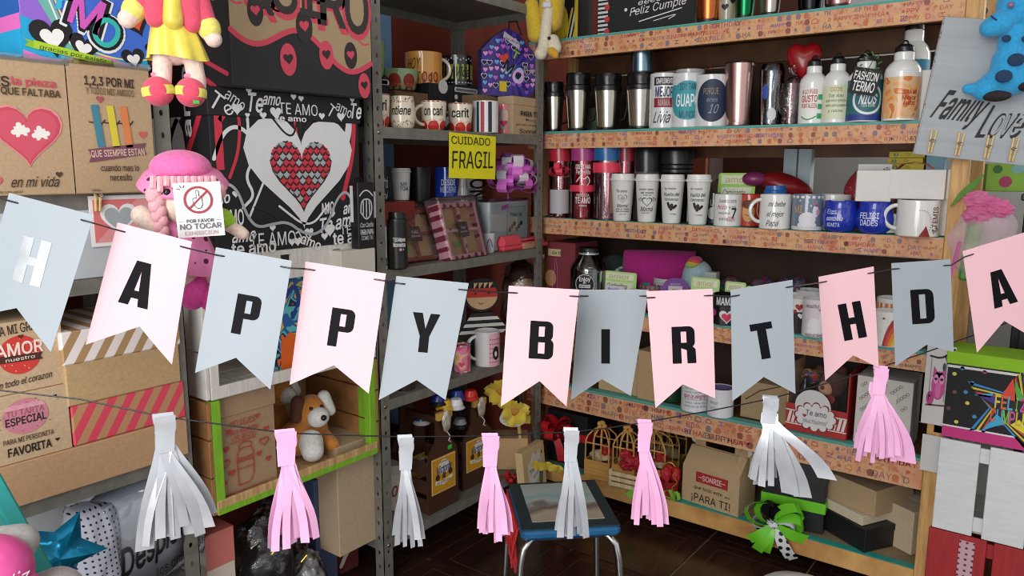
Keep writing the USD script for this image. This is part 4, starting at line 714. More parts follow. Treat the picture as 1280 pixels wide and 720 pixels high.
prints(tb, lw, lidh, lambda q: np.stack([q[:, 0], -0.139 - q[:, 2], q[:, 1] + ht - lidh * 0.6], 1), [T('T', -.9, .5, .62, wr, rot=-.6), T('amo', -.68, .6, .42, wr, w=.12, rot=-.6), T('Te', -.45, .55, .66, wr, w=.1, it=.2, b=True), T('amo', -.24, .72, .42, wr, w=.11, it=.3, b=True), T('TE AMO', .1, .42, .42, wr, w=.26), T('amo', .75, .55, .42, wr, w=.12, rot=-.4), T('T', .56, .45, .5, wr, rot=-.6), T('Te', .93, .52, .6, wr, w=.09, it=.2, b=True), T('e', -.78, .28, .5, wr, rot=.5), T('te amo', .0, .05, .2, wr, w=.2, b=True),
    HT(-.67, .25, .45, wr), HT(-.36, .08, .3, wr), HT(-.55, .06, .2, wr), HT(.04, .86, .25, wr), HT(.14, .82, .25, wr), HT(.7, .22, .4, wr), HT(.42, .2, .3, wr), HT(-.2, .2, .5, wr), HT(-.52, .95, .25, wr), HT(.88, .95, .25, wr)])
prints(tb, .278, lidh, lambda q: np.stack([-lw / 2 - q[:, 2], -q[:, 0], q[:, 1] + ht - lidh * 0.6], 1), [T('amo', .4, .5, .5, wr, w=.55, rot=PI / 2, b=True), HT(-.3, .5, .5, wr)])
zq = zt + ht + lidh * 0.4 + 0.0006
ktop = Polygon([(x, .47 + .12 * math.sin(4.6 * x + 1.9) - .1 * x - .03) for x in np.linspace(-1, 1, 60)] + [(1, 1), (-1, 1)])
kfig = [S(ktop.buffer(0).intersection(sbox(-1, 0, 1, 1)), 'a8916e', 1), *[LN([(x, .455 + .12 * math.sin(4.6 * x + 1.9) - .1 * x - .03) for x in np.linspace(-.995, .995, 60)], .05, 'cf4258', 2)]]
for ch, u, hgt, wd in (('Q', -.62, .42, .2), ('U', -.28, .4, .17), ('I', -.03, .36, .05), ('E', .16, .36, .14), ('R', .4, .44, .19), ('O', .78, .46, .19)):
    kfig += [T(ch, u, .87 - .03 * u, hgt * 1.15, 'cf4258', w=wd * 1.22, b=True, l=2), T(ch, u, .89 - .03 * u, hgt, '2a2524', w=wd, b=True, l=4)]
el = lambda u, v, a, b: affinity.translate(affinity.rotate(affinity.scale(Point(0, 0).buffer(1, 14), a, b), 0), u, v)
for u, v, big, c1, c2 in ((-.68, .66, .13, '211d1c', 'cf4258'), (-.03, .6, .15, '211d1c', 'cf4258'), (.66, .4, .13, '211d1c', 'cf4258'), (-.27, .28, .145, 'cf4258', '211d1c'), (.28, .37, .135, 'cf4258', '211d1c'), (.87, .12, .125, 'cf4258', '211d1c')): kfig += [S(el(u, v, big * .78, big), c1, 3), HT(u, v, big * .75, c2, 5, .15)]
for u, v in ((-.55, .93), (-.92, .72), (.88, .55), (-.4, .72), (.1, .72)): kfig.append(LN([(u - .07, v), (u, v - .03), (u + .08, v - .01)], .018, 'cf4258', 2))
box_thing('L', 291, 465, -0.062, zq, -22, 0.33, 'gift_box', 'black and kraft gift box lettered QUIERO with red wave, on the heart box', 'gift box', CARD('242426'), kfig, left=[LN([(-.6, 1), (-.95, .75), (-.3, .3), (.6, .0)], .05, 'cf4258', 1), LN([(-.3, 1), (-.6, .75), (-.05, .35), (.9, .1)], .04, 'cf4258', 1)])
# things in the crates
zi = zg + 0.0125
box_thing('L', 264, 347, 0.024, zi, 490, 0.24, 'gift_box', 'lidded kraft box with red hearts and a jar of kisses drawn on it', 'gift box', KRAFT('9c7c5a'), [T('NO DEJES', 0, .72, .06, 'b8423c', w=.36), T('Para mañana', 0, .645, .05, 'b8423c', w=.46, it=.2), T('LOS BESOS', 0, .57, .07, 'b8423c', w=.36),
    *[LN(p, .01, 'b8423c') for p in ([(-.2, .12), (-.22, .4), (-.15, .47), (.22, .47), (.28, .4), (.26, .12), (-.2, .12)], [(-.15, .47), (-.15, .52), (.22, .52), (.22, .47)])], T('KISSES', .03, .36, .045, 'b8423c', w=.22, b=True), T('en un tarro', .03, .28, .03, 'b8423c', w=.22), *[HT(u, v, s, 'b8423c', 1) for u, v, s in ((-.55, .36, .1), (-.5, .5, .06), (.62, .46, .1), (.7, .58, .06), (-.62, .18, .07), (.45, .36, .06), (-.38, .26, .07), (.72, .28, .06), (-.4, .66, .05), (.45, .73, .05))], *[HT(u, v, s, '9c7c5a', 2) for u, v, s in ((-.55, .36, .07), (.62, .46, .07))], T('te los quiero dar hoy', .0, .06, .045, 'b8423c', w=.66, it=.2)], lid=0.2)
P = SL(383, 0.13, zi); t = thing('plush_dog', 'white and caramel plush dog lying in the green crate', 'plush toy', P + [0, 0, 0.0], -0.2); cm_, wm_ = PLUSH('c07a32'), PLUSH('dcdad6')
part(t, 'body', limbs([((-.03, 0, .05), .05, (.03, .03, .055), .05), ((0, -.01, .12), .042, (.015, -.01, .13), .04), ((-.01, -.06, .03), .028, (-.01, -.02, .04), .03), ((.05, -.06, .03), .02, (.05, 0, .04), .024)], .008), cm_); part(t, 'muzzle', tr(sphere(.028, sx=1.1), .015, -.05, .115), wm_); part(t, 'nose', tr(sphere(.008, sub=2), .017, -.079, .12), M('17151a', .3))
part(t, 'paw', limbs([((-.02, -.08, .035), .03, (-.01, -.05, .05), .034)], .008), wm_); part(t, 'ear', limbs([((.05, -.02, .16), .018, (.062, -.03, .12), .016)], .006), wm_); part(t, 'ear', limbs([((-.03, -.02, .16), .018, (-.04, -.03, .12), .016)], .006), PLUSH('5a3420'))
for s_ in (-1, 1): part(t, 'eye', tr(sphere(.005, sub=2), .012 + s_ * .016, -.048, .143), M('17151a', .2))
P = SL(352, 0.2, zi); t = thing('plush_dog', 'caramel plush dog peeping behind the lidded kraft box', 'plush toy', P + [0, 0.03, 0], 0.15); part(t, 'body', limbs([((0, 0, .06), .05, (0, .02, .1), .05), ((.0, -.02, .17), .042, (0.0, -.01, .18), .04)], .009), cm_); part(t, 'muzzle', tr(sphere(.024), .0, -.055, .165), wm_); part(t, 'ear', limbs([((.045, -.02, .2), .02, (.052, -.03, .16), .02)], .006), wm_)
zw = -0.534 + 0.0125
graf = patches('graffiti_print', ['e8672c', '1d2a4a', '59b9bf', '1f5f9e', 'd9b04a', '4fb0b4', '23243a'], 16.0, 0.5, 1.4)
box_thing('L', 352, 392, 0.05, zw, 342, 0.1, 'gift_bag', 'orange and turquoise graffiti patterned gift bag in the white crate', 'gift bag', graf, [S(Polygon([(-1, 0), (.2, 0), (.1, .34), (-.4, .4), (-1, .3)]), 'e0641f', 1), S(Polygon([(-.1, .05), (.2, .09), (.1, .05)]), 'eeeeee', 2), LN([(-.5, .78), (.0, .9), (.3, .7), (-.2, .55)], .05, '1f3f8e', 1), LN([(.2, .62), (.7, .6), (.6, .45), (.15, .42)], .05, '59c0c4', 2)])
box_thing('L', 418, 448, 0.03, zw, 338, 0.16, 'cardboard_box', 'plain cardboard box end inside the white crate', 'box', KRAFT('a8845c'))
P = SL(428, 0.012, zw)
# below the crates
box_thing('L', 267, 301, 0.06, -1.2488, 664, 0.12, 'gift_box', 'narrow pink and cream gift box under the green crate', 'gift box', CARD('d8cdbd'), [R(-1, .75, 1, 1, 'd27a6e'), T('amis', .2, .55, .06, '4a3a36', w=.5), T('tad', -.2, .45, .05, '4a3a36', w=.4, it=.3)], top=[R(-1, 0, 1, 1, 'c86e64')])
P = SL(345, 0.1, FL); t = thing('wrapped_gift', 'dark gift basket wrapped in crinkled cellophane under the green crate', 'gift', (P[0], P[1] + .03, FL + .001)); part(t, 'basket', lathe([(0, 0), (.07, 0), (.095, .1), (.088, .1), (.07, .01), (0, .012)], 24), M('2b2422', 0.6)); part(t, 'filling', tr(lumpy(.17, .15, .2, 3, .3), z=.05), M('24242a', 0.4, var=.3, scale=14)); part(t, 'cellophane', lumpy(.24, .2, .36, 8, .35, 4, 4.0), WRAP)
for i, (a, b) in enumerate(((-.05, .26), (-.02, .31), (.04, .2))): part(t, 'gold_tie', tr(tube([(a, -.1, b), (a + .015, -.105, b + .015), (a + .03, -.1, b + .005)], .002, 5)), M('c9a53a', .3, metal=.6))
P = SL(384, 0.09, FL); t = thing('wrapped_gift', 'white bundle in cellophane beside the blue panel', 'gift', (P[0], P[1] + .0, FL + .001)); part(t, 'bundle', lumpy(.11, .1, .17, 12, .35), M('b9b9ba', .6, var=.15)); part(t, 'cellophane', lumpy(.125, .115, .2, 14, .35, 4, 4), WRAP)
box_thing('L', 398, 423, 0.12, FL + .0005, 596, 0.14, 'storage_box', 'tall slate blue box standing under the green crate', 'box', M('3f4a68', 0.6, var=.12))
# ================================================================ steel unit with the mugs
zm = ZL['mug'] + 0.0006; zf = ZL['frame'] + 0.0006; zlo = ZL['low'] + 0.0006; zft = ZL['foot'] + 0.0006
apple = lambda w='carita': [T(w, 0, .66, .3, '231d1b', w=.72, b=True, l=3), *[C(-.9 + .14 * i, .34 + .03 * math.cos(i * 1.1), .03, 'c8362a', 2) for i in range(14)], *[S(disc(u, .13, .42, .2).intersection(sbox(-1.5, 0.02, 1.5, 1)), 'b82418', 1) for u in (-.9, 0, .9)]]
rim = lambda c: [R(-2.9, .965, 2.9, .995, c, 0)]
mug('L', 474.5, .05, zm, 118, 27, 'cream cari mug with red apples, beside the steel post', 'ddd2bd', None, 'c0392b', apple('cari') + rim('a82a20'), 'cream apple mugs', 'bell')
mug('L', 503, .045, zm, 121, 33, 'cream mug lettered ntiene with pink speckles', 'ddd2bd', None, None, [T('ntiene', -.05, .55, .26, '231d1b', w=.74, it=.15, b=True), *[C(RNG.uniform(-1.1, 1.1), RNG.choice([RNG.uniform(.8, .97), RNG.uniform(.05, .25)]), .035, '8a3a34', 2) for _ in range(60)]], None, 'barrel')
mug('L', 542, .05, zm, 127, 33, 'cream on cari mug with red apples and its handle on the left', 'ddd2bd', PI + .5, 'c0392b', apple('on cari') + rim('a82a20'), 'cream apple mugs', 'bell')
mug('L', 575.5, .05, zm, 130, 31, 'cream carita mug with red apples, beside the striped one', 'ddd2bd', None, 'c0392b', apple('carit') + rim('a82a20'), 'cream apple mugs', 'bell')
mug('L', 607, .03, zm, 127, 32, 'white mug with one red and two navy stripes', 'd9d9d9', None, None, [R(-.75, 0.02, -.52, .97, '1f2a44'), R(-.38, .02, -.08, .97, 'a3223e'), R(.2, .02, .5, .97, '1f2338')])
mug('L', 630.5, .06, zm, 131, 19, 'small pink mug with a grey bear picture beside the kraft box', 'd66a74', None, None, [S(disc(-.1, .5, .6, .34), '9aa0a8', 1), S(disc(.1, .62, .4, .2), 'd8b8a8', 2), HT(-.1, .35, .25, 'c2283c', 3)])
box_thing('L', 641, 677, .015, zm, 122, .06, 'gift_box', 'small kraft box printed PARA TI and Sonrie', 'gift box', KRAFT('a98b66'), [T('PARA TI', .05, .56, .13, '231a16', w=.6, b=True), HT(-.12, .4, .08, '231a16'), T('hoy', .25, .4, .05, '6c5540', w=.3), T('por ser mi alegria', .02, .27, .05, '4a3c32', w=.86), T('Sonrie', -.05, .1, .12, '231a16', w=.56, it=.3), HT(.62, .16, .07, '231a16')], lid=.22)
# back row on black boxes and a kraft riser
blk = CARD('1a1a1c')
dd = lambda: [*[C(-.9 + .16 * i, .9, .1, 'cfcfcf') for i in range(12)], *[C(-.9, .1 + .13 * i, .1, 'cfcfcf') for i in range(6)]]
box_thing('L', 462, 487, .21, zm, 95, .1, 'gift_box', 'black box with white dotted edging behind the cari mug', 'gift box', blk, dd(), 'black dotted boxes' and None)
box_thing('L', 495, 536, .2, zm, 115, .12, 'cardboard_box', 'flat kraft box behind the ntiene mug, under the red cherry mug', 'box', KRAFT('6f5138'))
bw_, _, bh_, bl_ = box_thing('L', 537, 568, .2, zm, 105, .12, 'gift_box', 'black box with white drawn circles behind the apple mugs', 'gift box', blk, [C(-.5, .5, .3, 'b8b8b8'), C(-.5, .5, .22, '1a1a1c', 2), HT(-.5, .5, .14, 'b8b8b8', 3), C(.3, .25, .45, '8a8a8a'), C(.3, .25, .36, '2a2a2c', 2), HT(.3, .25, .25, 'b8b8b8', 3), C(.1, .95, .28, 'cfcfcf')])
box_thing('L', 569, 597, .2, zm, 107, .12, 'gift_box', 'black box with white dotted edging under the lime mug', 'gift box', blk, dd())
def on_top(px, off, z): return SL(px, off, z)
zk = zpx(SL(515, .2, zm), 115) + .0008
mug('L', 500, .23, zk, 88, 46, 'green rimmed mug with red cherries lettered Viernes', '8fae7c', None, 'b0b890', [R(-2.9, 0, 2.9, .45, '5a3222', 0), *[S(disc(u, .45, .36, .33), '93281c', 1) for u in (-1.1, -.3, .55)], T('Viernes me', -.05, .28, .2, 'b8705a', w=.84)], None, 'bell')
zk2 = zpx(SL(545, .2, zm), 105) + .0008
mug('L', 530, .27, zk2, 67, 46, 'large orange mug lettered HOY Todo with white handle', 'd99a46', .25, 'c8892e', [R(-2.9, 0, 2.9, .16, 'b84a22', 0), R(-2.9, .16, 2.9, .34, 'c96a2c', 0), T('HOY', -.55, .63, .32, '3a3216', w=.36, it=.2, rot=.05), T('TOdO', .2, .22, .3, '5a1f16', w=.62)], hcol='d8cfbc')
zk3 = zpx(SL(583, .2, zm), 107) + .0008
mug('L', 572, .26, zk3, 71, 38, 'black dotted mug with a lime band lettered Vida', '17171a', None, '2a2a2c', [R(-2.9, .22, 2.9, .7, 'a3b02c', 0), T('la Vida', .1, .45, .3, '1c1c14', w=.75, it=.25, b=True), *[C(-1 + .2 * i, .84 + .05 * (i % 2), .05, 'd0d0d0', 1) for i in range(11)], *[C(-1 + .22 * i, .1, .05, 'd0d0d0', 1) for i in range(10)]])
zk4 = zpx(SL(475, .21, zm), 95) + .001
mug('L', 470, .26, zk4, 52, 24, 'slim green mug with red cherries in the blue corner', '7fa070', None, None, [S(disc(.1, .7, .5, .2), '9a2a1c', 1), S(disc(.2, .3, .5, .22), '9a2a1c', 1)], None, 'bell')
# house-shaped purple gift bag
P0, P1 = SL(593, .12, zm), SL(676, .10, zm); gbw = 82 * dep((P0 + P1) / 2) / F; zb0 = zpx((P0 + P1) / 2, 121); zbt = zpx((P0 + P1) / 2, 36); hh = zbt - zb0
box_thing('L', 596, 638, .135, zm, 122, .1, 'cardboard_box', 'brown box behind the striped mug, under the purple bag', 'box', KRAFT('7a5c40'), h=zb0 - zm - .001)
t = thing('gift_bag', 'purple house-shaped gift bag full of hearts lettered TQ MO', 'gift bag', ((P0[0] + P1[0]) / 2, P0[1] - .02, zb0), -.42); oc = Polygon([(-.5, 0), (.32, 0), (.5, .28), (.5, .45), (.38, .66), (.12, .93), (-.08, 1), (-.3, .86), (-.5, .66)]); oc = affinity.scale(oc, gbw, hh, origin=(0, 0)); m = prism(oc, .03); m.vertices = np.stack([m.vertices[:, 0], m.vertices[:, 2], m.vertices[:, 1]], 1); m.fix_normals()
part(t, 'body', m, M('3a2c78', .3, var=.12, scale=10, coat=.3), smooth=20)
ray_ = [S(Polygon([(0, .4), (1.6 * math.cos(a), .4 + .9 * math.sin(a)), (1.6 * math.cos(a + .16), .4 + .9 * math.sin(a + .16))]).intersection(affinity.scale(oc, 2 / gbw, 1 / hh, origin=(0, 0)).buffer(-.015)), '4d3a9c', 0) for a in np.arange(0, 6.28, .35)]
hc = ['c86ad0', '6ab0e0', '1a1630', 'e0a0d8', '8a5ad0', '15122a']; hl = []
r_ = random.Random(11)
for gu in np.linspace(-.9, .9, 10):
    for gv in np.linspace(.06, .92, 9):
        u, v = gu + r_.uniform(-.05, .05), gv + r_.uniform(-.02, .02)
        if not affinity.scale(oc, 2 / gbw, 1 / hh, origin=(0, 0)).buffer(-.06).contains(Point(u, v)) or (abs(u - .05) < .34 and .25 < v < .62): continue
        c_ = r_.choice(hc); hl += [HT(u, v, .1, 'e8e0f0' if c_[0] == '1' else '241a50', 1), HT(u, v, .08, c_, 2)]
prints(t, gbw, hh, flat(0.0), ray_ + hl + [T('T', .12, .62, .14, '15122a', w=.15, rot=-.5, b=True, l=3), T('T', .12, .62, .12, '8fc03a', w=.12, rot=-.5, b=True, l=5), T('MO', .05, .38, .2, '9fd0d8', w=.36, rot=-.5, b=True, l=3), T('M', -.1, .44, .16, '15181c', w=.17, rot=-.5, b=True, l=5), T('O', .22, .3, .19, 'e8a8dc', w=.2, rot=-.3, b=True, l=4), HT(.22, .3, .1, '15181c', 6), HT(-.25, .55, .16, 'd8442c', 4, .3), R(-.42, .07, -.18, .22, 'd8bc2c', 4), S(Polygon([(-.3, .86), (.25, .7), (.28, .8), (-.26, .95)]), 'c9c4cc', 4), T('el que da amor', -.0, .825, .035, '3a3050', w=.4, rot=-.27, l=6), T('Pi Ro', .63, .4, .12, 'b89a8c', w=.22, rot=-.1, l=5)])
part(t, 'handle', tube([(-.1 * 0, .02, hh * .97), (.0, .02, hh + .025), (.03, .02, hh + .03), (.05, .02, hh * .93)], .003, 6), blk)
# top shelf: dark goods, and the duck hanging at the corner
ztp = ZL['top'] + 0.0006
t = thing('plush_duck', 'white and yellow plush duck hanging at the top of the steel corner post', 'plush toy', SL(681, -.05, zpx(SL(681, -.05, .4), 73)), facing(SL(681, 0, 0)) ); k = dep(SL(681, -.05, .4)) / F; X = lambda px, py, y=0.0: np.array([(px - 681) * k, y, -(py - 73) * k]); wp_, yp_ = PLUSH('d6ccb4'), PLUSH('c9a92c')
part(t, 'leg', limbs([(X(686, 5), .018, X(679, 62, -.01), .02), (X(679, 62, -.01), .02, X(676, 68, -.02), .021)], .007), wp_); part(t, 'body', limbs([(X(690, -10, .02), .045, X(688, 25, .03), .04), (X(664, 8, .02), .024, X(670, 42, .02), .03)], .009), yp_); part(t, 'head', limbs([(X(691, 52, .0), .022, X(693, 60), .024)], .007), wp_); part(t, 'beak', limbs([(X(690, 66, -.02), .015, X(694, 70, -.025), .012)], .006), PLUSH('cf9a2c')); part(t, 'eye', tr(sphere(.006, sub=2), *X(686, 50, -.023)), M('17151a', .2)); part(t, 'collar', tr(bx(.03, .03, .02, .004), *X(683, 14, -.012)), CARD('c9c9cc'))
# yellow sign on the shelf edge
P = SL(592, -.012, ZL['mug']); k = dep(P) / F; A_, B_ = SL(561.5, -.006, .1), SL(620, -.006, .1); sw = B_[0] - A_[0]; z1, z0_ = zpx((A_ + B_) / 2, 168), zpx((A_ + B_) / 2, 223.5)
t = thing('paper_sign', 'bright yellow handwritten sign CUIDADO FRAGIL stuck to the shelf edge', 'sign', ((A_[0] + B_[0]) / 2, YL - .0015, z0_), 0, ry=.03); part(t, 'sheet', bx(sw, .0008, z1 - z0_, .0002, y=-.0006), CARD('e8e01e')); prints(t, sw, z1 - z0_, flat(-.0012), [T('CUIDADO', -.1, .85, .17, '2a2412', w=.82, it=-.05, rot=.02), T('FRAGIL', 0, .43, .38, '2a2412', w=.88, it=.06, rot=.03)])
# framed boxes, tumblers, lantern on the middle shelf
frame_red = M('8a2a1e', .35, var=.12, scale=20, stretch=(1, 1, 8)); pinkfr = dots('pink_dotted_frame', 'e6b0bc', '8a1f3c', 30.0, .27, .6, .2)
def window_box(px0, px1, y0, off, dz, label, fm, plaque, tilt, d=.05, rot=0.0, z=zf, sticker=(-.3, .22)):
    P0, P1 = SL(px0, off, z), SL(px1, off, z); w = P1[0] - P0[0]; hh = (zpx((P0 + P1) / 2, y0) - z) / math.cos(tilt); t = thing('window_gift_box', label, 'gift box', ((P0 + P1) / 2) + [0, 0, .002], rot, rx=-tilt); b = .16 * w / 2
    for nm, q in (('frame_side', bx(b, d, hh, .0015, x=-w / 2 + b / 2, y=d / 2)), ('frame_side', bx(b, d, hh, .0015, x=w / 2 - b / 2, y=d / 2)), ('frame_rail', bx(w - 2 * b, d, b, .0015, y=d / 2)), ('frame_rail', bx(w - 2 * b, d, b, .0015, y=d / 2, z=hh - b)), ('crossbar', bx(w - 2 * b, .008, b * .7, .001, y=.005, z=hh * .48)), ('crossbar', bx(b * .7, .008, hh - 2 * b, .001, y=.0049, z=b))): part(t, nm, q, fm)
    part(t, 'kraft_backing', bx(w - 2 * b - .001, .004, hh - 2 * b, .0005, y=.022, z=b), KRAFT('b9905a')); pq = Point(0, 0).buffer(.5, 20).union(sbox(-.42, -.42, .42, .42).buffer(.06)); pm = prism(affinity.scale(pq, .052, .05, origin=(0, 0)), .002); pm.vertices = np.stack([pm.vertices[:, 0], -pm.vertices[:, 2] - .0005, pm.vertices[:, 1] + hh * .51], 1); pm.fix_normals(); pl = part(t, 'plaque', pm, CARD(plaque), smooth=False)
    prints(t, .05, .05, lambda q: np.stack([q[:, 0], -.0028 - q[:, 2], q[:, 1] + hh * .51 - .025], 1), [T('Feliz', 0, .62, .2, 'dcd0d0', w=.5), T('aniversario', 0, .36, .14, 'dcd0d0', w=.75)])
    part(t, 'price_sticker', tr(bx(.018, .0006, .016, .0002), x=sticker[0] * w / 2 * 1.3, y=.003, z=hh * sticker[1]), INK('2fc03c'), smooth=False); part(t, 'clear_wrap', bx(w + .01, d + .012, hh + .02, .004, y=d / 2, z=-.0005), WRAP); return t
window_box(497, 556, 262, .05, 0, 'red window gift box with kraft panes, leaning in clear wrap', frame_red, '4a2018', .38, .05, -.08)
window_box(562, 610, 254, .0, 0, 'pink dotted window gift box with a dark plaque, in clear wrap', pinkfr, '4a3440', .28, .045, .05)
part_ = lathed_thing('L', 497.5, .0, zf, 265, 25, 'travel_bottle', 'matte black bottle printed Tus Mejores, before the red window box', 'bottle', [('body', [(0, 0), (.9, 0), (1, .02), (1, .84), (.94, .88), (0, .885)], M('17171a', .35)), ('lid', [(0, .886), (.84, .886), (.84, .97), (.78, 1), (0, 1)], M('121214', .3))], [T('TUS Mejores', .2, .53, .07, 'e4e4e4', w=.62, b=True), T('Momentos', .22, .44, .075, 'e4e4e4', w=.62, b=True), T('de +', .4, .36, .05, 'e4e4e4', w=.25)])
lathed_thing('L', 476.5, .02, zf, 283, 16, 'tumbler', 'slim white tumbler with black band lettering, at the post', 'tumbler', [('body', [(0, 0), (.9, 0), (1, .03), (1, .97), (.94, 1), (0, 1)], GLAZE('cfccc4'))], [R(-1.2, .1, 1.2, .28, '1c1c1c'), T('CONTENTO', 0, .19, .11, 'd8d8d8', w=.9), R(-.9, .44, .9, .66, '1c1c1c'), C(0, .55, .13, 'd8d8d8', 2), T('VINO', 0, .78, .06, '1c1c1c', w=.6)])
wc = [('body', [(0, 0), (.72, 0), (.76, .02), (.94, .86), (0, .865)], GLAZE('d3d3d0')), ('lid', [(0, .866), (1.0, .866), (1.0, .9), (.95, .92), (.92, 1), (0, 1)], PLASTIC('d9d9d6'))]
rb = box_thing('L', 478, 520, .1, zf, 252, .17, 'gift_box', 'low dark red gift box under the white lidded cup', 'gift box', M('7a2018', .4, var=.1)); zrb = rb[2] + zf + .0008
lathed_thing('L', 501.5, .17, zrb, 210, 26, 'travel_cup', 'white lidded cup with black MR TQ lettering on the red box', 'cup', wc, [T('MR', .3, .5, .12, '2a2a2c', w=.3), T('TQM', .3, .36, .12, '2a2a2c', w=.4)], Rf=[(.76, .02), (.94, .86)])
lathed_thing('L', 476, .2, zrb, 208, 25, 'travel_cup', 'black cup with white chalk Pa ti lettering', 'cup', [('body', [(0, 0), (.85, 0), (1, 1), (.95, 1), (.82, .02), (0, .02)], M('19191b', .4))], [T("Pa'ti", .2, .5, .3, 'd8d8d8', w=.6, it=.2, rot=.2), T('mi', .4, .15, .2, 'd8d8d8', w=.3, it=.2)], h=zpx(SL(476, .2, zrb), 208) - zrb)
rb2 = box_thing('L', 522, 572, .18, zf, 252, .14, 'cardboard_box', 'grey brown box at the back under the black and blue mugs', 'box', CARD('4a4440')); zr2 = rb2[2] + zf + .0008
lathed_thing('L', 525, .22, zr2, 209, 28, 'travel_cup', 'plain black cup between the white lidded cup and blue mug', 'cup', [('body', [(0, 0), (.85, 0), (1, 1), (.95, 1), (.82, .02), (0, .02)], M('19191b', .35))])
mug('L', 558, .22, zr2, 209, 30, 'cobalt blue mug with white lettering half behind the yellow sign', '1f3fae', None, None, [T('DESDE', .2, .55, .17, 'd8dce8', w=.6, b=True), T('MI CERVE', .2, .33, .17, 'd8dce8', w=.7)])
lathed_thing('L', 579, .16, zf, 222, 14, 'bottle', 'plain pale bottle below the yellow sign', 'bottle', [('body', [(0, 0), (.95, 0), (1, .02), (1, .8), (.6, .9), (.6, 1), (0, 1)], GLAZE('a9a6a6'))])
box_thing('L', 585, 603, .2, zf, 224, .07, 'gift_box', 'white box with sideways black lettering behind the pink window box', 'box', CARD('cfcfcc'), [T('ALNO', .35, .72, .34, '151515', w=1.7, rot=PI / 2, b=True), T('POR TU CARIÑO', -.5, .6, .14, '4a4a4a', w=1.6, rot=PI / 2)])
tl2, lw2, lh2, _ = box_thing('L', 611, 659, .05, zf, 252, .12, 'lantern_box', 'white lantern gift box with a picture window under the big bow', 'gift box', M('d4dade', .4, var=.03), [R(-.12, .1, .88, .9, 'aab4b8'), R(-.06, .12, .84, .88, 'c4ced0', 1), T('PARA MI', .4, .72, .08, '5a6064', w=.3), *[C(.05 + .12 * i, .42 + .06 * (i % 3), .1, ['5a5a64', '8a6a70', '3a3a44'][i % 3], 2) for i in range(6)], T('mejor amiga', .4, .22, .07, '6aa08a', w=.4)])
part(tl2, 'clear_wrap', bx(lw2 + .012, .132, lh2 + .01, .006), GLASS)
P = SL(637, .08, zf + lh2 + .04); tbw = thing('ribbon_bow', 'big shiny pink and white ribbon bow on the lantern box', 'bow', (P[0], P[1] + .02, zf + lh2 + .012), 0); bow(tbw, (0, -.03, .07), .092, [M('d765cf', .18, var=.1, coat=.4), M('d8d0da', .2, var=.05, coat=.4), M('e07ad8', .2, var=.1, coat=.4)], 40, 4, .4, flatz=1.0, full=True); part(tbw, 'bow_tail', ribbon([(-.02, -.03, .01), (-.05, -.05, -.02), (-.085, -.05, -.028)], (0, .3, 1), .025), M('d765cf', .18, var=.1, coat=.4))
lathed_thing('L', 669, .08, zf, 222, 11, 'travel_bottle', 'slim steel bottle at the shelf end beside the pink bow', 'bottle', [('body', [(0, 0), (1, .02), (1, .6), (0, .6)], STEEL()), ('lid', [(0, .601), (.97, .601), (.97, .99), (.9, 1), (0, 1)], STEEL('cfccc4'))])
t = thing('towel', 'folded coral towel on the steel shelf edge', 'towel', SL(647, .075, zf)); P0, P1 = SL(616, .03, zf), SL(677, .03, zf); tw = P1[0] - P0[0]
coralT = CLOTH('d84a58')
def spiral_sheet(width, depth_, hgt):
    pts = [(-.5, 0), (.5, 0), (.56, .2), (.56, .75), (.5, 1), (-.42, 1), (-.5, .86), (-.5, .5), (-.42, .3), (.38, .3), (.44, .45), (.4, .62), (-.3, .62)]; ls = LineString([(a * width, b * hgt) for a, b in pts]).buffer(hgt * .1, 4); m = prism(ls, depth_); m.vertices = np.stack([m.vertices[:, 0], m.vertices[:, 2] - depth_ / 2, m.vertices[:, 1] + hgt * .1], 1); m.fix_normals(); return m
part(t, 'folded_roll', spiral_sheet(tw * .62, .09, .03), coralT); t_ = part(t, 'lower_fold', tr(bx(tw * .95, .1, .016, .007), x=-.01), coralT); part(t, 'front_fold', tr(bx(tw * .42, .1, .045, .014), x=-tw * .32, z=0.006), coralT)
box_thing('L', 655, 676, .02, zf, 291, .1, 'gift_box', 'small patterned carton under the steel bottle, behind the coral towel', 'box', M('b98a70', .6, var=.2, scale=30), h=.02)
lathed_thing('L', 611, .06, zf, 291, 16, 'cup', 'small white paper cup between the pink window box and the towel', 'cup', [('body', [(0, 0), (.8, 0), (1, 1), (.95, 1), (.76, .03), (0, .03)], CARD('c9c9ca'))], [LN([(-.2, .5), (.2, .8), (.6, .3)], .04, '5a4a70')])
# black lettered bag and white crate hanging outside the post
box_thing('L', 449, 469, -.045, -.215, 228, .03, 'gift_bag', 'black gift bag with a white lettered jar design at the steel post', 'gift bag', M('161618', .35), [T('Con Cariño', 0, .36, .07, 'cfcfcf', w=.8, it=.2), T('PARA PAPA', 0, .25, .08, 'cfcfcf', w=.8, b=True), T('COMO TU', 0, .16, .06, 'cfcfcf', w=.7), LN([(-.7, .55), (-.6, .75), (.6, .75), (.7, .55), (.2, .45), (-.2, .45), (-.7, .55)], .02, 'cfcfcf'), LN([(-.4, .5), (-.35, .72)], .02, 'cfcfcf'), LN([(.0, .47), (.0, .74)], .02, 'cfcfcf'), LN([(.4, .5), (.35, .72)], .02, 'cfcfcf'), LN([(-.8, .8), (-.3, .88), (.3, .88), (.8, .8)], .02, 'cfcfcf')], left=[R(-1, .4, -.2, .95, 'cfd2d2')], extra=lambda t, w, d, h: [part(t, 'handle', tube([(-w * .3, d / 2, h), (-w * .2, d / 2, h + .012), (w * .2, d / 2, h + .012), (w * .3, d / 2, h)], .0015, 6), INK('151515')), part(t, 'paper_tag', bx(.02, .0008, .07, .0002, x=w / 2 + .008, y=-.002, z=h * .45), CARD('d0d3d3'))])
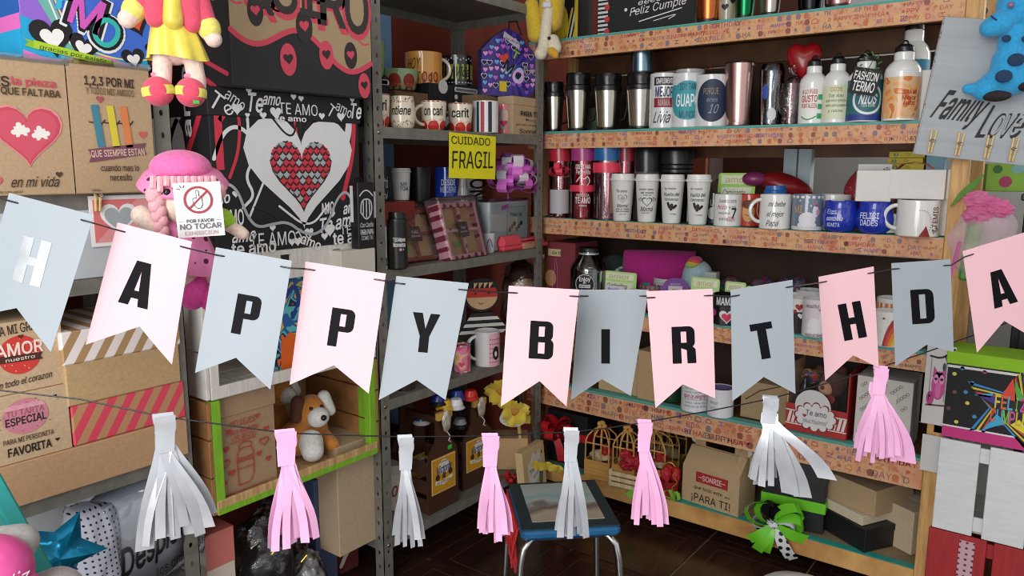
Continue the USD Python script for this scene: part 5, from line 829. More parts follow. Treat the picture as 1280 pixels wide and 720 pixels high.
bxw = box_thing('L', 428, 470, -.05, -.33, 306, .12, 'cardboard_box', 'white square carton under the black lettered bag', 'box', CARD('cfc9be'), [S(Polygon([(-.5, 0), (.1, 0), (.1, .55)]), 'a8845c', 1)], h=.1142)

# ================================================================ lower shelves of the steel unit by the corner
mug('L', 609, .03, zlo, 413, 31, 'white mug with pink dotted side before the masked paper doll', 'd8d6d6', PI + .35, None, [R(.15, .02, 1.5, .97, 'e0aab6', 0), *[C(.25 + .2 * (i % 5), .15 + .13 * (i // 5), .035, '6a2438', 2) for i in range(30)], S(disc(.75, .4, .3, .2), '17171a', 3), S(disc(.72, .38, .12, .08), 'e0d8d0', 4)])
lathed_thing('L', 578, .04, zlo, 430, 21, 'tin_can', 'pink and peach picture tin can beside the white mug', 'can', [('body', [(0, 0), (.97, 0), (.97, .97), (0, .97)], patches('peach_print', ['d8a06a', 'e0b08a', 'd27a9a', 'c8506a', 'e0c0a8', '9a70b0'], 22.0)), ('rim', [(.97, .965), (1, .965), (1, 1), (.95, 1), (.95, .97)], STEEL('d0d0d2')), ('base_rim', [(.0, 0.001), (1, 0), (1, .03), (.97, .03)], STEEL('b8b8c8'))], [HT(-.1, .3, .22, 'c8405a', 2)])
# masked doll cut out of kraft board with a striped shirt
P = SL(602, .10, zlo); k = dep(P) / F; t = thing('paper_doll', 'flat board doll with red mask band and black white striped shirt', 'doll', P, -.62)
X = lambda px, py: ((px - 602) * k * 1.05, -(py - 462) * k)
def slab(poly, y, th): m = prism(poly, th); m.vertices = np.stack([m.vertices[:, 0], y - m.vertices[:, 2], m.vertices[:, 1]], 1); m.fix_normals(); return m
hx, hz = X(602, 382); head = affinity.translate(affinity.scale(Point(0, 0).buffer(1, 20), .056, .05), hx, hz)
part(t, 'hair', slab(head.buffer(.008).union(affinity.translate(affinity.scale(Point(0, 0).buffer(1, 16), .062, .04), hx, hz + .02)), .0, .006), CARD('15141a')); part(t, 'face', slab(head.intersection(sbox(-1, hz - .06, 1, hz + .02)), -.006, .004), KRAFT('b08a5e'))
part(t, 'mask_band', slab(head.intersection(sbox(-1, hz - .006, 1, hz + .026)), -.010, .002), CARD('b32a22')); part(t, 'mouth', tr(tube([(hx - .012 + .002 * i, -.011, hz - .026 - .004 * math.sin(PI * i / 8)) for i in range(9)], .0012, 5)), INK('2a2018'))
for i in range(4): part(t, 'fringe_spike', slab(Polygon([(hx - .03 + .018 * i, hz + .045), (hx - .015 + .018 * i, hz + .045), (hx - .03 + .018 * i, hz + .022)]), -.0105, .0015), CARD('c8a878'))
bd = Polygon([X(590, 405), X(616, 405), X(632, 425), X(624, 432), X(618, 424), X(620, 461), X(588, 461), X(590, 424), X(582, 438), X(574, 432)]).buffer(.003); part(t, 'shirt', slab(bd, .002, .008), CARD('17161a'))
for i in range(3):
    a_, b_ = X(560, 409 + 8.5 * i), X(640, 413 + 8.5 * i); q = bd.intersection(sbox(a_[0], b_[1], b_[0], a_[1])); part(t, 'stripe', [slab(g.simplify(.0003), -.006, .002) for g in getattr(q, 'geoms', [q])], CARD('d0cdc8'))
for i in (-1, 1): part(t, 'eye', tr(sphere(.004, sy=.5, sub=1), hx + i * .024, -.0125, hz + .008), INK('17151a'))
# doll in a clear gift bag by the corner post, and the other dark goods
P = SL(652, .12, zlo); t = thing('wrapped_gift', 'brown haired doll in a tied clear bag behind the corner post', 'gift', P); part(t, 'doll_body', limbs([((0, 0, .05), .05, (0, 0, .12), .045), ((0, 0, .22), .045, (.0, 0, .235), .042)], .009), PLUSH('c8a286')); part(t, 'doll_hair', tr(lumpy(.13, .11, .09, 4, .3), 0, .015, .225), PLUSH('4a3428')); part(t, 'clear_bag', lumpy(.18, .16, .33, 23, .18, 4, 3.0), WRAP)
rib = M('b88ac0', .25, var=.1)
for i, (dx, zz) in enumerate(((-.02, -.14), (.0, -.17), (.025, -.1))): part(t, 'curling_ribbon', ribbon([(.05 + dx * .3, -.12, .335), (.05 + dx, -.128, .29), (.05 + dx * 1.6, -.126, .3 + zz * .6), (.05 + dx * 2.2, -.124, .33 + zz)], (1, .4, 0), .007), rib)
part(t, 'bag_neck', tr(lumpy(.05, .05, .04, 2, .3), .02, -.06, .32), WRAP)
box_thing('L', 468, 498, .06, zlo, 372, .1, 'gift_box', 'red gingham gift box behind the grey Y pennant', 'box', stripes('gingham', '7a2c34', 'b8868a', 130.0, (1, 0, 1)), h=.19)
lathed_thing('L', 506, .05, zlo, 430, 26, 'jar', 'dark lidded jar behind the grey Y pennant', 'jar', [('body', [(0, 0), (1, 0), (1, .8), (.8, .88), (0, .88)], M('2a2020', .2)), ('lid', [(0, .881), (.85, .881), (.85, 1), (0, 1)], M('5a1a1c', .3))])
# beer bottle shaped carriers
bwood = M('42271a', .55, var=.25, scale=14, stretch=(1, 1, 6))
def bottle_carrier(pl, pr, ytop, off, label, sticker, hat):
    P0, P1 = SL(pl, off, zft), SL(pr, off, zft); w = P1[0] - P0[0]; mid = (P0 + P1) / 2; hh = zpx(mid, ytop) - zft; t = thing('bottle_carrier', label, 'bottle carrier', mid + [0, 0, 0])
    hw = w / 2; sil = Polygon([(-hw, 0), (hw, 0), (hw, .5 * hh), (hw * .86, .6 * hh), (hw * .5, .68 * hh), (hw * .42, .74 * hh), (hw * .42, hh), (-hw * .42, hh), (-hw * .42, .74 * hh), (-hw * .5, .68 * hh), (-hw * .86, .6 * hh), (-hw, .5 * hh)]).buffer(-.004).buffer(.004)
    D = .17
    part(t, 'front_panel', slab(sil, 0.008, .008), bwood); part(t, 'back_panel', slab(sil, D, .008), bwood)
    for s_ in (-1, 1):
        for q in range(3): part(t, 'side_slat', bx(.007, D - .017, .045, .001, x=s_ * (hw - .005), y=D / 2, z=.004 + q * .062), bwood)
    part(t, 'bottom_board', bx(w - .018, D - .018, .008, .001, y=D / 2), bwood); part(t, 'handle_bar', tr(bx(.022, D - .0165, .022, .003), y=D / 2, z=hh - .05), bwood)
    lw_, lh_ = w * .8, hh * .36; part(t, 'label', bx(lw_, .0008, lh_, .0002, y=-.0006, z=.09 * hh + .03), CARD('c9921e'), label='yellow bottle label'); z0_ = .09 * hh + .03
    prints(t, lw_, lh_, lambda q: np.stack([q[:, 0], -.0012 - q[:, 2], q[:, 1] + z0_], 1), [R(-.97, .02, .97, .98, 'd9d2bc', 0), R(-.94, .035, .94, .965, 'c9921e', 1), C(0, .7, .42, 'ddd8cc', 2), T('Victoria', 0, .66, .2, '1f3f7a', w=.62, it=.25, rot=.06, b=True, l=4), T('cerveza', 0, .86, .07, '4a3a22', w=.3), S(Polygon([(-.7, .26), (0, .2), (.7, .3), (.7, .4), (0, .32), (-.7, .36)]), 'e6e0cc', 2), C(-.52, .45, .17, '3a2a18', 2), C(.55, .5, .17, '3a2a18', 2), G(sbox(-.3, -.4, .3, .4), 0, .46, .2, '5a3a1c', 3), T('FELICIDADES', 0, .29, .06, '4a3a22', w=.6, l=4)])
    if sticker: part(t, 'price_sticker', bx(.02, .0006, .014, .0002, x=w * .22, y=-.0008, z=hh * .58), INK('2fc03c'), smooth=False)
    if hat:
        c0 = (0, -.012, hh * .96); part(t, 'cork_tag', slab(affinity.translate(sbox(-.03, -.008, .03, .008).buffer(.004), 0, hh * .95), -.0, .01), M('c9a050', .6)); part(t, 'foil_charm', tr(lumpy(.04, .018, .075, 5, .3), .0, -.016, hh * .78), M('cfcabc', .3, metal=.5, var=.2, scale=30)); part(t, 'charm_tail', tube([(0, -.015, hh * .8), (.012, -.02, hh * .74), (.005, -.02, hh * .7), (.015, -.02, hh * .68)], .002, 5), M('c8c4ba', .4))
    return t, w, hh, mid
c1 = bottle_carrier(536, 573, 512, .015, 'dark wooden bottle-shaped carrier with green price sticker and yellow label', True, True)
c2 = bottle_carrier(579, 616, 497, .05, 'dark wooden bottle-shaped carrier beside the yellow silk flower', False, True)
c3 = bottle_carrier(512, 540, 530, .16, 'plain brown bottle carrier behind the silver tassel, holding a blue cap', False, False)
def cap(px, py, off, col1, col2, label):
    P = SL(px, off, -.8); P = np.array([P[0], P[1], zpx(P, py)]); t = thing('ribbon_rosette', label, 'bow', P, facing(P)); part(t, 'crown', lathe([(0, .022), (.018, .018), (.024, .0), (.021, 0), (0, .016)], 20), SATIN(col1)); part(t, 'brim', lathe([(.02, 0), (.03, -.012), (.028, -.014), (.018, -.002), (.02, 0)], 20), SATIN(col2))
cap(527, 524, .12, '1f3f6a', 'c9c9cc', 'blue and white cap stuck on the rear carrier')
cap(548, 500, .04, '1f2f7a', '17171a', 'dark blue ribbon cap at the shelf lip'); cap(556, 506, .03, 'c9a02c', 'c9a02c', 'yellow ribbon cap at the shelf lip'); cap(570, 505, .015, 'd8d8dc', 'c9c9d0', 'white ribbon cap between the two front carriers'); cap(588, 494, .03, 'c92a24', 'c92a24', 'red ribbon cap on top of the second carrier'); cap(571, 494, .05, '1f3f9a', '1f3f9a', 'royal blue ribbon cap above the carriers'); cap(575, 529, .1, '9aa0a8', '2a2226', 'grey plaid cap between the carriers')
# silk flower arrangement with boards at the right end
P = SL(637, .03, zft); k = dep(P) / F; ysilk = M('cdb436', .6, var=.15, scale=20, sheen=.3)
t = thing('silk_flower', 'large yellow silk flowers in a kraft gift basket beside the corner post', 'flower arrangement', P, facing(P)); X = lambda px, py, y=0.0: np.array([(px - 637) * k, y, -(py - 645) * k])
def petal(L, W, curl):
    n, m_ = 9, 7; V = []
    for i in range(n):
        s_ = i / (n - 1); ww = W * math.sin(PI * min(.97, .1 + s_ * .85)) ** .7
        for j in range(m_):
            v = (j / (m_ - 1) - .5) * 2; V.append((v * ww / 2, -curl * L * (s_ ** 2) * .5 + .18 * W * v * v, L * s_))
    F_ = [(i * m_ + j, i * m_ + j + 1, (i + 1) * m_ + j + 1) for i in range(n - 1) for j in range(m_ - 1)] + [(i * m_ + j, (i + 1) * m_ + j + 1, (i + 1) * m_ + j) for i in range(n - 1) for j in range(m_ - 1)]
    m = trimesh.Trimesh(np.array(V), np.array(F_), process=False); b_ = m.copy(); b_.vertices[:, 1] += .0012; b_.invert(); return trimesh.util.concatenate([m, b_])
for fx, fy, fz, n_, L_ in ((626, 538, -.02, 7, .06), (643, 561, -.045, 6, .055)):
    for i in range(n_): part(t, 'petal', tr(tr(petal(L_, .05, -.5), rx=.75 if i % 2 else 1.05), *X(fx, fy, fz), ry=i * 2 * PI / n_ + .3), ysilk)
part(t, 'flower_center', tr(sphere(.018, sy=.7), *X(626, 538, -.03)), M('b8782a', .7)); part(t, 'flower_center', tr(sphere(.016, sy=.7), *X(643, 561, -.055)), M('b8782a', .7))
part(t, 'basket', tr(bx(.14, .1, .12, .004), *X(636, 645, .06)), KRAFT('b08a5a')); part(t, 'side_board', tr(bx(.012, .09, .26, .002), *X(655, 645, .06), ry=-.12), KRAFT('b8945e'))
part(t, 'oval_label', slab(affinity.translate(affinity.scale(Point(0, 0).buffer(1, 18), .048, .03), *X(641, 574)[[0, 2]]), -.02, .004), CARD('d6d6d0')); prints(t, .09, .05, lambda q: np.stack([q[:, 0] + X(641, 0)[0], -.0243 - q[:, 2], q[:, 1] + X(0, 582)[2]], 1), [T('para ti', 0, .62, .26, '5a6068', w=.55, it=.3), T('con todo mi amor', 0, .3, .12, '7a8088', w=.7)])
part(t, 'bottle_top', tr(lathe([(0, 0), (.013, 0), (.016, .012), (.012, .016), (.013, .03), (0, .032)], 18), *X(647, 528, .02)), M('b88a80', .25, metal=.6)); part(t, 'bottle_glass', tr(lathe([(0, 0), (.022, 0), (.022, .06), (.012, .085), (.012, .1), (0, .1)], 18), *X(647, 562, .02)), M('2a1a1c', .1))
part(t, 'green_card', tr(bx(.045, .02, .03, .002), *X(655, 582, .0)), M('c9b02c', .5))
P = SL(661, -.03, zft); box_thing('L', 655, 687, -.06, FL + .045, 560, .03, 'gift_board', 'tan card board with a torn white label behind the stool', 'card board', KRAFT('bfa26e'), [S(Polygon([(-.55, .4), (-.3, .3), (0, .34), (.35, .42), (.6, .62), (.55, .9), (.2, .82), (-.1, .9), (-.3, .78), (-.6, .74)]), 'dcdad2', 1), T('mucho', .0, .64, .1, '5a6068', w=.5, rot=.3, it=.2, l=3), T('amor', .1, .5, .06, '7a8088', w=.3, rot=.3, l=3), S(disc(.72, .82, .06, .03), '5a4428', 1)], dr=.12, rx=-.1)
P = SL(676, -.14, FL); t = thing('silk_flower', 'small yellow petal bundle behind the stool top', 'flower arrangement', (P[0], P[1], -1.035), facing(P)); [part(t, 'petal', tr(petal(.036, .03, .6), .012 + (i - 2) * .014, -.01 * (i % 2), 0, ry=.6 + (i - 2) * .4), ysilk) for i in range(5)]; part(t, 'stalk', bx(.012, .012, .212, .003, z=-.2125, y=.02), M('3a4a2a', .7))
# round Love tin and beige box at the foot of the steel unit
lathed_thing('L', 490, .18, zft, 574, 48, 'round_box', 'round cream box lettered Love in red behind the steel post', 'box', [('body', [(0, 0), (.97, 0), (.97, .86), (0, .86)], CARD('cfc3b2')), ('lid', [(0, 1), (.98, 1), (1, .98), (1, .8), (.98, .8), (.98, .862), (0, .862)], CARD('b8b0a4'))], [T('Love', .35, .5, .3, '8a2a22', w=.62, it=.35, rot=.2, l=2), LN([(.2, .2), (.8, .35)], .02, '8a2a22', 3)])
P0 = np.array([XB + .03, YL + .03, zft]); t = thing('cardboard_box', 'tall plain beige box on the foot shelf beside the steel post', 'box', (XB - .055, YL + .17, zft)); part(t, 'body', bx(.16, .27, .325, .002), KRAFT('a58c6c'))
box_thing('L', 424, 452, .16, FL + .0005, 668, .16, 'cloth_bundle', 'dark red folded fabric with a white edge on the floor', 'cloth', CLOTH('5a1c18'), [LN([(-.8, .3), (-.2, .6), (.3, .62), (.9, .8)], .12, 'c9c0b8', 1)], c=.012)
# ================================================================ painted stool, red threads
sz = -.93; cs = [np.array(q) for q in ((1.47, 1.078), (1.675, .905), (1.70, 1.305), (1.865, 1.10))]; ctr = sum(cs) / 4; ex_ = ((cs[1] - cs[0]) + (cs[3] - cs[2])) / 2; wS = np.linalg.norm(ex_); dS = np.linalg.norm(((cs[2] - cs[0]) + (cs[3] - cs[1])) / 2); rzS = math.atan2(ex_[1], ex_[0])
t = thing('stool', 'small stool with a blue seat, beach picture top and chrome legs', 'stool', (ctr[0], ctr[1], FL), rzS); hS = sz - FL
part(t, 'seat_rim', bx(wS, dS, .03, .012, z=hS - .03), M('1f5f8e', .4, var=.2, scale=14)); part(t, 'seat_border', bx(wS - .004, dS - .004, .003, .001, z=hS + .0002), M('20343c', .45, var=.3, scale=18))
seat = mk('beach_scene', {'tc': ('texture_coordinate', {}), 'x': ('separate_xyz', {}), 'mr': ('map_range', {'from_min': -.13, 'from_max': .13}), 'n': ('noise_texture', {'scale': 9.0, 'detail': 5.0}), 'a': ('math', {'math_type': 'multiply_add', 'value2': .8, 'value3': -.4}), 's': ('math', {'math_type': 'add'}),
    'r': ('rgb_ramp', {'ramp': [(0, tuple(lin('a09a88'))), (.25, tuple(lin('b5a894'))), (.42, tuple(lin('6f6058'))), (.52, tuple(lin('b4bcb8'))), (.66, tuple(lin('8fb0b8'))), (.8, tuple(lin('b0bcb8'))), (1, tuple(lin('a8b0a8')))]}), 'p': ('principled_bsdf', {'roughness': .4})},
    [('tc.object', 'x.vector'), ('x.y', 'mr.value'), ('tc.object', 'n.vector'), ('n.fac', 'a.value1'), ('mr.result', 's.value1'), ('a.value', 's.value2'), ('s.value', 'r.fac'), ('r.color', 'p.base_color')])
part(t, 'seat_picture', bx(wS * .74, dS * .8, .002, .0005, y=.012, z=hS + .0032), seat)
ch = STEEL('c9c9c9')
for sx in (-1, 1):
    for sy in (-1, 1):
        x_, y_ = sx * wS * .44, sy * dS * .42; part(t, 'leg', tube([(x_ * .7, y_ * .8, hS - .036), (x_ * .9, y_ * .95, hS - .04), (x_ * 1.06, y_ * 1.02, hS - .06), (x_ * 1.13, y_ * 1.05, hS - .1), (x_ * 1.17, y_ * 1.08, hS * .5), (x_ * 1.22, y_ * 1.12, .012)], .0095, 12), ch); part(t, 'foot_cap', tr(lathe([(0, 0), (.012, 0), (.012, .016), (0, .016)], 14), x_ * 1.22, y_ * 1.12, 0), M('1a1a1c', .6))
for sy in (-1, 1): part(t, 'cross_bar', tube([(-wS * .34, sy * dS * .36, hS - .042), (wS * .34, sy * dS * .36, hS - .042)], .007, 8), ch)
t = thing('thread_fringe', 'fringe of bright red threads hanging from the left side of the stool', 'threads', (ctr[0], ctr[1], FL), rzS); rt = M('b01f24', .6, var=.2, scale=60); r_ = random.Random(4)
ths = []
for j in range(60):
    y0 = dS * (.46 - .8 * j / 59) + r_.uniform(-.004, .004); x0 = -wS / 2 - .005; Lt = r_.uniform(.10, .135); ths.append(tube([(x0 + .004, y0, hS - .012), (x0 + r_.uniform(-.012, -.002), y0 + r_.uniform(-.006, .006), hS - .02 - Lt * .3), (x0 + r_.uniform(-.014, .002), y0 + r_.uniform(-.01, .004), hS - .02 - Lt * .65), (x0 + r_.uniform(-.012, .004), y0 + r_.uniform(-.014, .002), hS - .02 - Lt)], .0028, 5))
part(t, 'threads', ths, rt, kind='stuff'); part(t, 'cord', tube([(-wS / 2 - .003, dS * .47, hS - .012), (-wS / 2 - .003, -dS * .36, hS - .012)], .0035, 6), rt)
P = SL(640, -.06, FL); t = thing('ribbon_bow', 'small red ribbon bow behind the stool corner', 'bow', at(636, 600, dep(P) + .06), facing(P)); bow(t, (0, 0, 0), .035, [SATIN('b01f24')], 8, 2, .4)

# ================================================================ wooden shelving: top shelf
Q = {k: v + 0.0022 for k, v in ZR.items()}
box_thing('R', 683, 722, .07, Q['s0'], -30, .1, 'gift_box', 'black box with yellow ovals and diagonal white stripes behind the plush duck', 'gift box', M('17171a', .4), [S(disc(-.2, .3, .6, .3), 'd8c030', 1), *[S(Polygon([(a, 0), (a + .12, 0), (a + .52, .5), (a + .4, .5)]).intersection(sbox(-1, 0, 1, 1)), 'c9d0d0' if i % 2 else 'd8c030', 2) for i, a in enumerate((.2, .42, .64, .86))], R(.8, 0, 1, 1, 'c9b030', 3)])
box_thing('R', 746, 868, .06, Q['s0'], -25, .12, 'gift_box', 'black box with white brush lettering Feliz Cumple and striped ribbon', 'gift box', CARD('19191b'), [*[R(-.98, .04 + .085 * i, -.66, .085 + .085 * i, 'd0d0d0', 1) for i in range(11)], R(-.76, .0, -.66, 1, '19191b', 2), *[C(-.78, .1 + .24 * i, .12, 'c03a44', 3) for i in range(4)], T('Wow', .32, .8, .3, 'dcdcdc', w=.3, it=.3, rot=.06, b=True), T('eeeeeee', .3, .62, .1, 'dcdcdc', w=.42, it=.3, rot=.08), T('Feliz Cumple', .28, .47, .15, 'dcdcdc', w=.56, it=.3, rot=.08), LN([(-.1, .22), (.75, .38)], .02, 'dcdcdc'), LN([(.2, .2), (.7, .29), (.5, .2)], .015, 'dcdcdc'), C(-.38, .48, .07, 'dcdcdc'), C(-.2, .44, .05, 'dcdcdc'), *[G(star_poly(.5, .22), u, v, .1, 'dcdcdc') for u, v in ((-.3, .8), (-.15, .95))]])
tum = lambda hexc, met=1.0: [('base', [(0, 0), (.68, 0), (.7, .02), (.7, .06), (0, .06)], M('1c1c1e', .4)), ('body', [(.7, .061), (.74, .1), (.98, .9), (1, .95), (0, .95)], STEEL(hexc)), ('lid', [(0, .951), (1.0, .951), (.98, .985), (.9, 1), (0, 1)], M('2a2a2c', .2))]
TR_ = 'metal tumblers on the top shelf'
lathed_thing('R', 885, .05, Q['s0'], -48, 38, 'tumbler', 'copper metal tumbler on the top shelf', 'tumbler', tum('c0683a'))
lathed_thing('R', 908, .06, Q['s0'], -30, 26, 'tumbler', 'cream tumbler with black heart spots on the top shelf', 'tumbler', [('body', [(0, 0), (.7, 0), (.75, .02), (1, .92), (0, .92)], GLAZE('a59c86')), ('lid', [(0, .921), (1, .921), (.95, 1), (0, 1)], M('2a2a2c', .2))], [HT(-.2, .3, .16, '17171a', 1), HT(.5, .42, .13, '17171a', 1), HT(-.6, .5, .12, '17171a', 1), HT(.2, .6, .14, '17171a', 1)], Rf=[(.75, .02), (1, .92)])
lathed_thing('R', 930, .05, Q['s0'], -52, 30, 'tumbler', 'dark green metal tumbler on the top shelf', 'tumbler', tum('1f6a44'))
lathed_thing('R', 962, .05, Q['s0'], -58, 30, 'tumbler', 'bare steel tumbler on the top shelf', 'tumbler', tum('b5afa4'))
lathed_thing('R', 1012, .09, Q['s0'], -58, 40, 'tumbler', 'black tumbler between the steel and pink ones on the top shelf', 'tumbler', tum('26262a'))
lathed_thing('R', 1047, .05, Q['s0'], -60, 42, 'tumbler', 'rose pink metal tumbler on the top shelf', 'tumbler', tum('c08a86'))
# shelf of travel mugs and white bottles
tm = [('base', [(0, 0), (.72, 0), (.76, .015), (.76, .05), (0, .05)], M('17171a', .35)), ('steel_shell', [(.74, .051), (.76, .08), (.84, .35), (.94, .66), (.96, .7), (0, .7)], STEEL()), ('collar', [(.97, .701), (1, .72), (1, .78), (.94, .8), (.94, .701)], M('141416', .3)), ('lid', [(0, .801), (.9, .801), (.92, .9), (.96, .93), (.9, 1), (0, 1)], M('121214', .25))]
z1 = Q['s1']
tgt = []
for px, yt, w_, lb in ((692, 103, 26, 'steel travel mug with black lid half behind the corner post'), (722, 92, 33, 'steel travel mug with black lid, second from the corner post'), (759, 93, 35, 'steel travel mug with black lid, left of the stacked pair'), (800, 92, 38, 'steel travel mug carrying a blue-sided mug on its lid')):
    t, Rm, hh, P = lathed_thing('R', px, .06, z1, yt, w_, 'travel_mug', lb, 'travel mug', tm)
    part(t, 'handle', tube([(Rm * .95, 0, hh * .68), (Rm * 1.35, 0, hh * .66), (Rm * 1.4, 0, hh * .45), (Rm * 1.2, 0, hh * .2), (Rm * .8, 0, hh * .17)], .0045, 8), M('141416', .3)); last = (P, hh, Rm)
P = last[0] + [0, 0, last[1] + .0006]
lathed_thing('R', 800, .06, z1, 0, 30, 'tumbler', 'short blue steel tumbler standing upside down on a travel mug', 'tumbler', [('rim', [(0, 0), (1, 0), (1, .06), (0, .06)], M('17171a', .35)), ('body', [(0, .061), (.96, .061), (.92, 1), (0, 1)], STEEL('7f9aae'))], loc=P, h=zpx(P, 64) - P[2])
box_thing('R', 727, 745, .2, z1, 135, .08, 'gift_box', 'pale green carton behind the travel mugs', 'box', CARD('7f8f82'))
mug('R', 829, .05, z1, 93, 36, 'white mug for Mejor Mama with navy, red and black bands', 'd4d6d6', None, None, [R(-.75, .78, .75, .93, '2a2a2c', 1), T('SIMPLEMENTE', 0, .855, .09, 'd8d8d8', w=.6, b=True), T('MEJOR', -.0, .66, .17, '22305c', w=.62, b=True), R(-.72, .38, .72, .55, '8a2030', 1), T('MAMÁ', 0, .465, .12, 'b8a0a0', w=.4, b=True), T('Livia', -.1, .2, .2, '2a2a2c', w=.55, it=.3)])
mug('R', 858, .05, z1, 93, 38, 'white mug lettered GUAPO over a teal splash', 'd4d6d6', None, None, [G(Point(0, 0).buffer(.5).union(Point(.35, -.2).buffer(.25)).union(Point(-.4, .2).buffer(.2)), 0, .5, .72, '3a98a4', 0), T('SOY TAN', 0, .75, .12, '17303a', w=.5), T('GUAPO', 0, .5, .22, 'e4e8e8', w=.76, b=True), T('MUNDO', .05, .24, .13, '1f4f5c', w=.55)])
mug('R', 889, .05, z1, 95, 42, 'white mug with a dark blue disc beside the rose gold tumbler', 'd4d6d6', None, None, [G(Point(0, 0).buffer(.5), 0, .5, .82, '1f2c4a', 0, 0, .82), T('PORQUE', -.1, .68, .12, '9a8a6a', w=.42), T('eres', 0, .52, .09, '7a8aa0', w=.3, it=.3), T('10', .1, .34, .17, '8a98a8', w=.24, it=.3)])
mug('R', 860, .17, z1, 88, 36, 'plain white mug behind the lettered white mugs', 'c9cccc')
lathed_thing('R', 922, .04, z1, 78, 37, 'tumbler', 'tall rose gold metal tumbler beside the blue disc mug', 'tumbler', [('base', [(0, 0), (.74, 0), (.77, .015), (.77, .05), (0, .05)], STEEL('c09a94')), ('body', [(.76, .051), (.8, .12), (.98, .9), (1, .97), (0, .97)], STEEL('c9a49c')), ('lid', [(0, .971), (1.02, .971), (1, .99), (.9, 1), (0, 1)], M('2a2426', .15))])
def glass_cup(px, off, z, yt, w_, label, mat=GLASS, straw=None, items=(), lid=None):
    t, Rm, hh, P = lathed_thing('R', px, off, z, yt, w_, 'clear_cup', label, 'cup', [('wall', [(0, .004), (.84, .004), (.86, .02), (1, 1), (.96, 1), (.82, .035), (0, .03)], mat)], items, Rf=[(.86, .02), (1, 1)])
    if straw: part(t, 'straw', tube([(-Rm * .3, 0, .01), (Rm * .2, 0, hh * 1.1)], .003, 6), PLASTIC(straw))
    if lid: part(t, 'lid', lathe([(Rm * 1.0, hh + .0005), (Rm * 1.02, hh + .004), (Rm * .8, hh + .022), (0, hh + .026), (0, hh + .022), (Rm * .78, hh + .018), (Rm * .98, hh + .0005)]), GLASS)
    return t, Rm, hh, P
glass_cup(962, .05, z1, 90, 30, 'clear dome-lidded cup with blue trinkets beside the rose gold tumbler', GLASS, '2f4fa0', [S(disc(-.5, .62, .3, .14), '2f4fa0', 1), S(disc(.1, .2, .35, .12), 'cfd2d2', 1)], True)
t, Rm, hh, P = glass_cup(987, .04, z1, 105, 24, 'clear wrapped cup under the red heart balloon', ROSECLEAR, 'b8405a')
part(t, 'cellophane', tr(lumpy(Rm * 2.6, Rm * 2.4, hh * 1.2, 21, .2)), WRAP); part(t, 'gathered_top', tr(lumpy(.03, .03, .035, 9, .5), 0, 0, hh * 1.18), WRAP)
P = SR(1000, .06, z1); P[2] = zpx(P, 93); t = thing('heart_balloon', 'dark red heart balloon on a stick in a clear cup', 'balloon', P, facing(P)); hm = sphere(.048, sy=.6); v = hm.vertices; v[:, 2] = v[:, 2] + .55 * np.abs(v[:, 0]) - .02 - .3 * np.clip(-v[:, 2], 0, 1) * 0; part(t, 'heart', tr(hm, 0, 0, .052), M('8a1218', .22, var=.08)); part(t, 'stick', tube([(0, 0, .01), (-.01, 0, -.05)], .002, 6), PLASTIC('c9c9c9'))
bottle_pr = [(0, 0), (.96, 0), (1, .015), (1, .68), (.97, .74), (.8, .81), (.62, .85), (.55, .87), (.55, .97), (.5, .985), (0, .985)]
def bottle(px, off, yt, w_, label, items, cap=True, capc='17171a'):
    t, Rm, hh, P = lathed_thing('R', px, off, z1, yt, w_, 'sport_bottle', label, 'bottle', [('body', bottle_pr, GLAZE('dfe0de'))], items, 'white aluminium bottles' if False else None)
    part(t, 'cap', tr(lathe([(0, 0), (Rm * .52, 0), (Rm * .54, .002), (Rm * .52, .012), (Rm * .3, .02), (0, .021)], 20), z=hh * .986), M(capc, .3)); part(t, 'cap_loop', tr(tube([(.007 * math.cos(a), 0, .02 + .009 * math.sin(a)) for a in np.linspace(0, PI, 9)], .0025, 6), z=hh * .99), M(capc, .3)); return t, Rm, hh, P
bottle(1014, .04, 82, 33, 'white bottle with red GUSTO wording and green bars', [R(.1, .08, 1.4, .17, '3a9a6a', 0), R(.1, .24, 1.4, .33, '3a9a6a', 0), R(.1, .4, 1.4, .49, '3a9a6a', 0), R(-1.2, .08, .35, .6, 'e4e4e0', 1), T('A LO PUES', -.25, .54, .07, 'b03a3a', w=.56, b=True), T('GUSTO', -.25, .42, .11, 'b02a30', w=.56, b=True), T('FORTALEZA', -.25, .3, .07, 'b03a3a', w=.56, b=True), LN([(-.8, .12), (-.3, .05), (.3, .12)], .02, '3a9a6a', 2)])
bottle(1043, .035, 79, 33, 'white bottle with pale yellow green printed panel', [R(-1.3, .06, 1.3, .62, 'd6dabc', 0), T('DIOS', 0, .55, .07, 'b89a6a', w=.4, b=True), T('Dar alas', 0, .45, .055, '6a7a6a', w=.5), T('para volar siempre', 0, .37, .045, '6a7a6a', w=.7), T('motivo para quedarse', 0, .29, .045, '6a7a6a', w=.72), T('y raices', 0, .2, .05, '6a7a6a', w=.5)])
t, Rm, hh, P = bottle(1078, .03, 76, 40, 'white bottle with teal ring design behind the black termo tag', [R(-1.4, .02, 1.4, .68, '2c6a72', 0), R(-1.4, .02, 1.4, .12, '2a3f8a', 1), G(Point(0, 0).buffer(.5).difference(Point(0, 0).buffer(.42)), .25, .36, .5, 'dfe4e4', 2), T('A DE', .3, .5, .08, 'dfe4e4', w=.3), T('NIOS', .25, .36, .15, 'e4e8e8', w=.5, it=.2, b=True), T('TODA BUENA', .25, .26, .05, 'dfe4e4', w=.4)])
